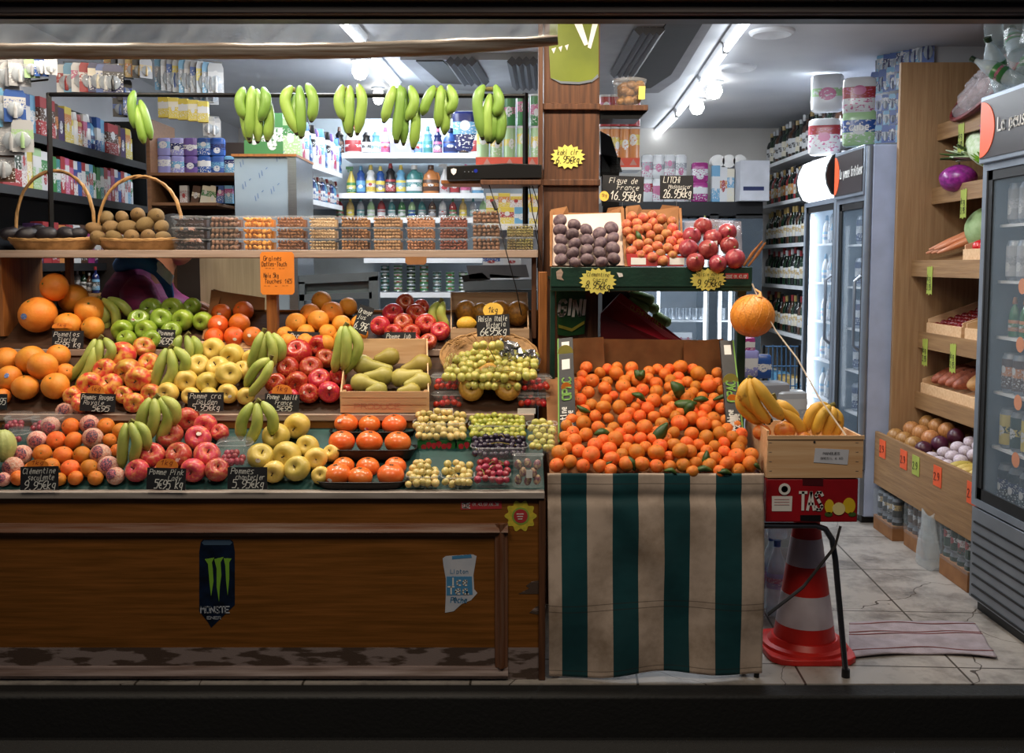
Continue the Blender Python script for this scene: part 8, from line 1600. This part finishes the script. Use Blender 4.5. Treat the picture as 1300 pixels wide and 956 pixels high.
for i, (Y, m_) in enumerate([(5.5, m_neon), (5.2, m_neon), (5.04, m_lime), (4.78, m_neon), (4.42, m_neon)]):
    o = B().box(2.067, 2.069, Y - .05, Y + .04, .42, .52).build('price_card', m_); tag(o, 'square %s price card on the wooden bin front, %s' % ('orange' if m_ is m_neon else 'yellow', nth(i, 5)), 'price card', 'square cards on the bin'); write(B(), '2.9', Vector((2.0655, Y + .03, .45)), (0, -1, 0), (0, 0, 1), .035, .12, .1, w=.06).build('handwriting', m_ink, o)
# produce
def blob(nm, c_, r, m, lab, cat, sc=(1, 1, 1), rot=(0, 0, 0), grp=None, stem=True, seed=0, rib=0):
    b = B().ball((0, 0, 0), 1, sc, 20, k=14)
    if rib: b.v = [(x * (1 + rib * math.sin(7 * math.atan2(y, x) + 5 * z)), y * (1 + rib * math.sin(7 * math.atan2(y, x) + 5 * z)), z) for x, y, z in b.v]
    o = inst(nm, b.mesh(nm, m, 180), c_, r, rot); tag(o, lab, cat, grp)
    if stem: inst('stem', stem_me, (0, 0, .15 + sc[2] - 1), 1, parent=o)
    return o
VP = []
m_cab = mat('cabbage_leaf', '#a9c08a', .5, col2='#8aa86c', scale=3, bump=.4); m_pur = mat('purple_leaf_wrap', '#9c2a8c', .3, col2='#6a1c66', scale=4); m_lil = mat('lilac_turnip', '#b49ac8', .4, col2='#e0d8e6', scale=2)
t = thing('wrapped_basket', 'red basket wrapped in clear film on the top vegetable shelf', 'basket', SP(0, 5.0, 0)); 
b = B(); vs = []; C_ = Vector((2.4, 5.12, 2.4)); ax1 = Vector((0, -1, .18)).normalized(); ax2 = Vector((.5, 0, .86)); nb = Vector((.86, 0, -.5))
for f, z in ((.7, .08), (1, 0)):
    for j in range(28): an = j * math.pi / 14; vs.append(C_ + ax1 * math.cos(an) * .36 * f + ax2 * math.sin(an) * .15 * f + nb * z)
b.add(vs, [(j, (j + 1) % 28, 28 + (j + 1) % 28, 28 + j) for j in range(28)] + [tuple(range(28))[::-1]]); b.build('bowl', mat('red_wicker', '#7c2028', .5, col2='#4a1014', scale=30), t, solid=.006, ang=20); B().tube(vs[28:], .012, 6, closed=True).build('rim', MATS['red_wicker'], t)
def wr_(u, v):
    an = u * 2 * math.pi; return C_ + ax1 * math.cos(an) * .35 * v + ax2 * math.sin(an) * .145 * v - nb * (.07 * (1 - v * v) + .012 * math.sin(an * 5 + v * 17))
B().sheet(wr_, 36, 12).build('clear_wrap', clear('basket_film', '#e4dce0', .22, .08), t, solid=.001, ang=12)
for i in range(5): blob('wrapped_loaf', C_ + ax1 * (-.22 + i * .11) + nb * .01, .055, mat('dim_pink_goods', '#b89898', .5, col2='#8c7468', scale=3), 'pale wrapped piece inside the red basket, %s' % nth(i, 5), 'food', (1, .9, .8), grp='pieces in the red basket', stem=False)
m_chard = mat('pale_stalk_leaf', '#b8d09a', .45, col2='#dde6cc', scale=5, bump=.3)
def leafy(c_, n, L, m, lab, nm, dirv=(-1, .2, -.1), tipm=None, w=.03):
    t = thing(nm, lab, 'leafy vegetable', c_); d = Vector(dirv).normalized()
    for i in range(n):
        s = Vector((R.uniform(-.3, .3), R.uniform(-.6, .6), R.uniform(-.1, .5))); b = B(); b.tube([c_ + s * .02, c_ + (d + s * .5) * L * .5, c_ + (d + s) * L], [w * .5, w, w * .25], 7, squash=.35); b.build('leaf', m if not tipm or i % 2 else tipm, t)
    B().ball(c_, w * 1.2, (1, 1, 1), 10).build('root_end', m_chard, t)
blob('bagged_lettuce', SP(1, 5.2, .16, .1), .1, m_chard, 'pale green lettuce in clear film on the second vegetable shelf', 'lettuce', (1, 1.7, .9), (.5, 0, 0), rib=.05)
leafy(SP(1, 5.3, .12, .14), 16, .17, m_chard, 'white and green leafy chard heaped on the second vegetable shelf', 'chard', (-1, .3, -.2), m_leaf, .035)
leafy(SP(1, 5.02, .06, .04), 22, .085, mat('bright_lettuce', '#7fae2c', .45, col2='#5c8a20', scale=10), 'bright green curly lettuce on the second vegetable shelf', 'curly_lettuce', (-.4, 0, .2), None, .022)
blob('purple_wrapped_cabbage', SP(1, 5.32, .05, .0), .09, m_pur, 'magenta wrapped cabbage at the front of the second vegetable shelf', 'cabbage', (1, 1.2, .8), rib=.04); blob('purple_wrapped_cabbage', SP(1, 5.08, .26, .1), .1, m_pur, 'purple wrapped cabbage at the rear of the second vegetable shelf', 'cabbage', (1, 1.1, .7), rib=.04)
blob('white_cabbage', SP(2, 5.2, .1, .22), .12, m_cab, 'pale green cabbage on the third vegetable shelf', 'cabbage', rib=.02); blob('purple_turnip', SP(2, 5.05, .22, .3), .085, m_lil, 'lilac turnip bagged behind the cabbage on the third shelf', 'turnip'); 
m_car = mat('bagged_carrot', '#d07a4a', .4, col2='#e0a080', scale=4)
for i in range(5):
    p = SP(2, 5.5 - i * .035, .05 + .02 * (i % 2), .02); q = p + Vector((.3, -.12, .14)); o = B().tube([p, p.lerp(q, .3), q], [.006, .018, .026], 10).build('carrot', m_car, ang=180); tag(o, 'orange carrot in the bag on the third vegetable shelf, %s' % nth(i, 5), 'carrot', 'bagged carrots'); B().cyl(q, q + Vector((.02, 0, .01)), .008, .004, 8).build('stem', m_stem, o)
def crate_small(k, Y0, Y1, lab, dep=.34):
    x, z, _ = SH[k]; t = thing('small_crate', lab, 'crate', Vector((x + dep / 2, (Y0 + Y1) / 2, z + .02)), 'small wooden crates in the cabinet'); s = .355
    def pr(x0, x1, lo, hi, Ya, Yb2, nm): B().pts_prism([Vector((x0, Ya, z + (x0 - x) * s + lo)), Vector((x1, Ya, z + (x1 - x) * s + lo)), Vector((x1, Ya, z + (x1 - x) * s + hi)), Vector((x0, Ya, z + (x0 - x) * s + hi))], (0, 1, 0), Yb2 - Ya).build(nm, m_ply, t)
    pr(x + .005, x + .013, .005, .07, Y0, Y1, 'front_board'); pr(x + .013, x + dep, .005, .09, Y0, Y0 + .008, 'side_board'); pr(x + .013, x + dep, .005, .09, Y1 - .008, Y1, 'side_board'); pr(x + .013, x + dep, .003, .01, Y0, Y1, 'base_board')
    return t
def crate_fill(k, Y0, Y1, nm, m, r, lab, cat, grp, sc=(1, 1, 1), n=30, rot=(0, 0, 0)):
    me_ = B().ball((0, 0, 0), 1, sc, 10, k=8).mesh(nm, m, 180); x, z, _ = SH[k]; ny = max(1, int((Y1 - Y0 - .02) / (2 * r * sc[1]))); c_ = 0; rws = max(1, n // ny)
    for j in range(rws):
        for i in range(ny):
            d_ = .03 + r * sc[0] + j * 1.9 * r * sc[0]; o = inst(nm, me_, Vector((x + d_, Y1 - .012 - (i + .5) * (Y1 - Y0 - .024) / ny, z + d_ * .355 + .018 + r * sc[2] + R.uniform(0, .3) * r)), r, rot); tag(o, '%s, row %s back, %s' % (lab, ['one', 'two', 'three', 'four', 'five', 'six', 'seven', 'eight', 'nine'][j], nth(i, ny)), cat, grp)
            if r > .03: inst('stem', stem_me, (0, 0, .1), 1, parent=o)
crate_small(2, 4.5, 5.02, 'small crate of red tomatoes on the third vegetable shelf'); crate_fill(2, 4.5, 5.02, 'tomato', m_tom, .034, 'red tomato in the third-shelf crate', 'tomato', 'tomatoes in the third-shelf crate', n=21)
crate_small(3, 5.12, 5.55, 'small crate of dark cherry tomatoes on the fourth vegetable shelf', .45); crate_fill(3, 5.12, 5.55, 'cherry_tomato', mat('dark_tomato_skin', '#7c1a1c', .3, rnd=.3), .02, 'dark cherry tomato in the fourth-shelf crate', 'tomato', 'cherry tomatoes in the fourth-shelf crate', n=80)
crate_small(3, 4.6, 5.08, 'small crate of cucumbers and fennel on the fourth vegetable shelf', .42)
for i in range(5): blob(['fennel_bulb', 'cucumber', 'fennel_bulb', 'cucumber', 'fennel_bulb'][i], SP(3, 5.0 - i * .085, .07, .1 + .05 * (i % 2)), .04, [m_chard, m_green][i % 2], '%s in the cabinet crate beside the dark tomatoes, %s' % (['pale fennel bulb', 'green cucumber'][i % 2], nth(i, 5)), 'vegetable', (1.8, .9, .9) if i % 2 else (1, 1, 1), grp='fennel and cucumbers in the crate')
crate_small(4, 4.4, 5.58, 'long shallow crate on the fifth vegetable shelf', .4)
for i in range(4): blob('sweet_potato', SP(4, 5.5 - i * .09, .08, .14), .045, mat('sweet_potato_skin', '#b86a4e', .5, col2='#96503c', scale=3), 'reddish sweet potato in the fifth-shelf crate, %s' % nth(i, 4), 'sweet potato', (2.6, .9, .9), (0, -.34, 0), grp='sweet potatoes on the fifth shelf')
for i in range(2): blob('squash', SP(4, 5.1 - i * .14, .09, .15), .055, mat('butternut_skin', '#d0a06a', .5), 'tan butternut squash in the fifth-shelf crate, %s' % nth(i, 2), 'squash', (2, .9, .9), (0, -.34, 0), grp='squashes on the fifth shelf')
for i in range(5): blob('aubergine', SP(4, 4.86 - i * .09, .08, .12 + .04 * (i % 2)), .042, mat('aubergine_skin', '#1c1a2c', .2, rnd=.2), 'dark aubergine in the fifth-shelf crate, %s' % nth(i, 5), 'aubergine', (1.8, .9, .9), (0, -.34, 0), grp='aubergines on the fifth shelf')
def bin_fill(Y0, Y1, nm, m, r, lab, cat, sc=(1, 1, 1), n=12, rib=0):
    b = B().ball((0, 0, 0), 1, sc, 16, k=12)
    if rib: b.v = [(x * (1 + rib * math.cos(8 * math.atan2(y, x))), y * (1 + rib * math.cos(8 * math.atan2(y, x))), z) for x, y, z in b.v]
    me_ = b.mesh(nm, m, 180); ny = max(1, int((Y1 - Y0) / (2 * r * sc[1])))
    for j in range(max(1, n // ny)):
        for i in range(ny):
            d_ = r * sc[0] + .01 + j * 1.85 * r * sc[0]; o = inst(nm, me_, Vector((2.09 + d_, Y1 - (i + .5) * (Y1 - Y0) / ny, .43 + d_ * .39 + r * sc[2] * 1.05 + .03 + R.uniform(0, .2) * r)), r, (R.uniform(-.3, .3), R.uniform(-.3, .3), R.uniform(0, 1) if sc == (1, 1, 1) else 0)); tag(o, '%s, row %s from the bin front, %s' % (lab, ['one', 'two', 'three', 'four'][j], nth(i, ny)), cat, lab + 's'); inst('stem', stem_me, (0, 0, sc[2] - .95), 1, parent=o)
bin_fill(5.2, 5.58, 'onion', mat('onion_skin', '#c08a50', .4, col2='#a06a3a', scale=2, stretch=(4, 4, .6), rnd=.4), .048, 'golden onion in the wooden bin', 'onion', n=9); bin_fill(5.06, 5.2, 'red_onion', mat('red_onion_skin', '#4c1c30', .35, rnd=.3), .045, 'red onion in the wooden bin', 'onion', n=3)
bin_fill(4.78, 5.06, 'garlic_bulb', mat('garlic_skin', '#d6ccd0', .5, col2='#b8a4b4', scale=4, rnd=.2), .036, 'white garlic bulb in the wooden bin', 'garlic', (1, 1, .85), 12, .06); bin_fill(4.34, 4.78, 'yellow_potato', mat('yellow_potato_skin', '#cdb45a', .5, col2='#b89c48', rnd=.3), .03, 'long yellow potato in the wooden bin', 'potato', (2.2, 1.1, 1), 18)
# packs of drinks below the bin
def drink_pack(X0, X1, Y0, Y1, h, cols, lab):
    t = thing('drink_pack', lab, 'pack', ((X0 + X1) / 2, (Y0 + Y1) / 2, 0), 'drink packs under the bin'); B().box(X0, X1, Y0, Y1, 0, h * .35).build('tray', m_card, t, bevel=.002)
    for q_ in range(24):
            i, j, l_ = q_ % 3, q_ // 3 % 4, q_ // 12; ps = proto('drink_can', cols[0], cols[1], (i + j) % 3); x = X0 + (X1 - X0) * (i + .5) / 3; y = Y0 + (Y1 - Y0) * (j + .5) / 4; o = inst('drink_can', ps[0][1], Vector((x, y, .004 + l_ * h * .485)) - t.location, h * .48, (0, 0, -1.57), t); inst('label', ps[1][1], (0, 0, 0), 1, parent=o)
    B().box(X0 - .002, X1 + .002, Y0 - .002, Y1 + .002, h * .3, h).build('shrink_film', clear('pack_film', '#c0ccd4', .15, .06), t)
drink_pack(2.06, 2.3, 5.3, 5.58, .23, ('black', 'gold'), 'film-wrapped pack of black and gold cans, farthest under the bin'); drink_pack(2.1, 2.32, 4.98, 5.24, .24, ('brown', 'grey'), 'dark film-wrapped can pack, middle one under the bin'); drink_pack(2.08, 2.3, 4.45, 4.75, .27, ('dark green', 'white'), 'dark green beer pack, nearest under the bin')
def bag(u, v): an = u * 2 * math.pi; r = .085 * (1 - .35 * v) * (1 + .12 * math.sin(5 * an + v * 7)) ; return Vector((2.08 + math.cos(an) * r * .6, 4.86 + math.sin(an) * r * 1.2, .004 + v * .27 + .01 * math.sin(an * 3)))
o = B().sheet(bag, 40, 14).build('plastic_bag', clear('thin_bag_film', '#d0d8dc', .3, .1), solid=.001, ang=20); tag(o, 'crumpled clear plastic bag standing between the packs under the bin', 'bag')
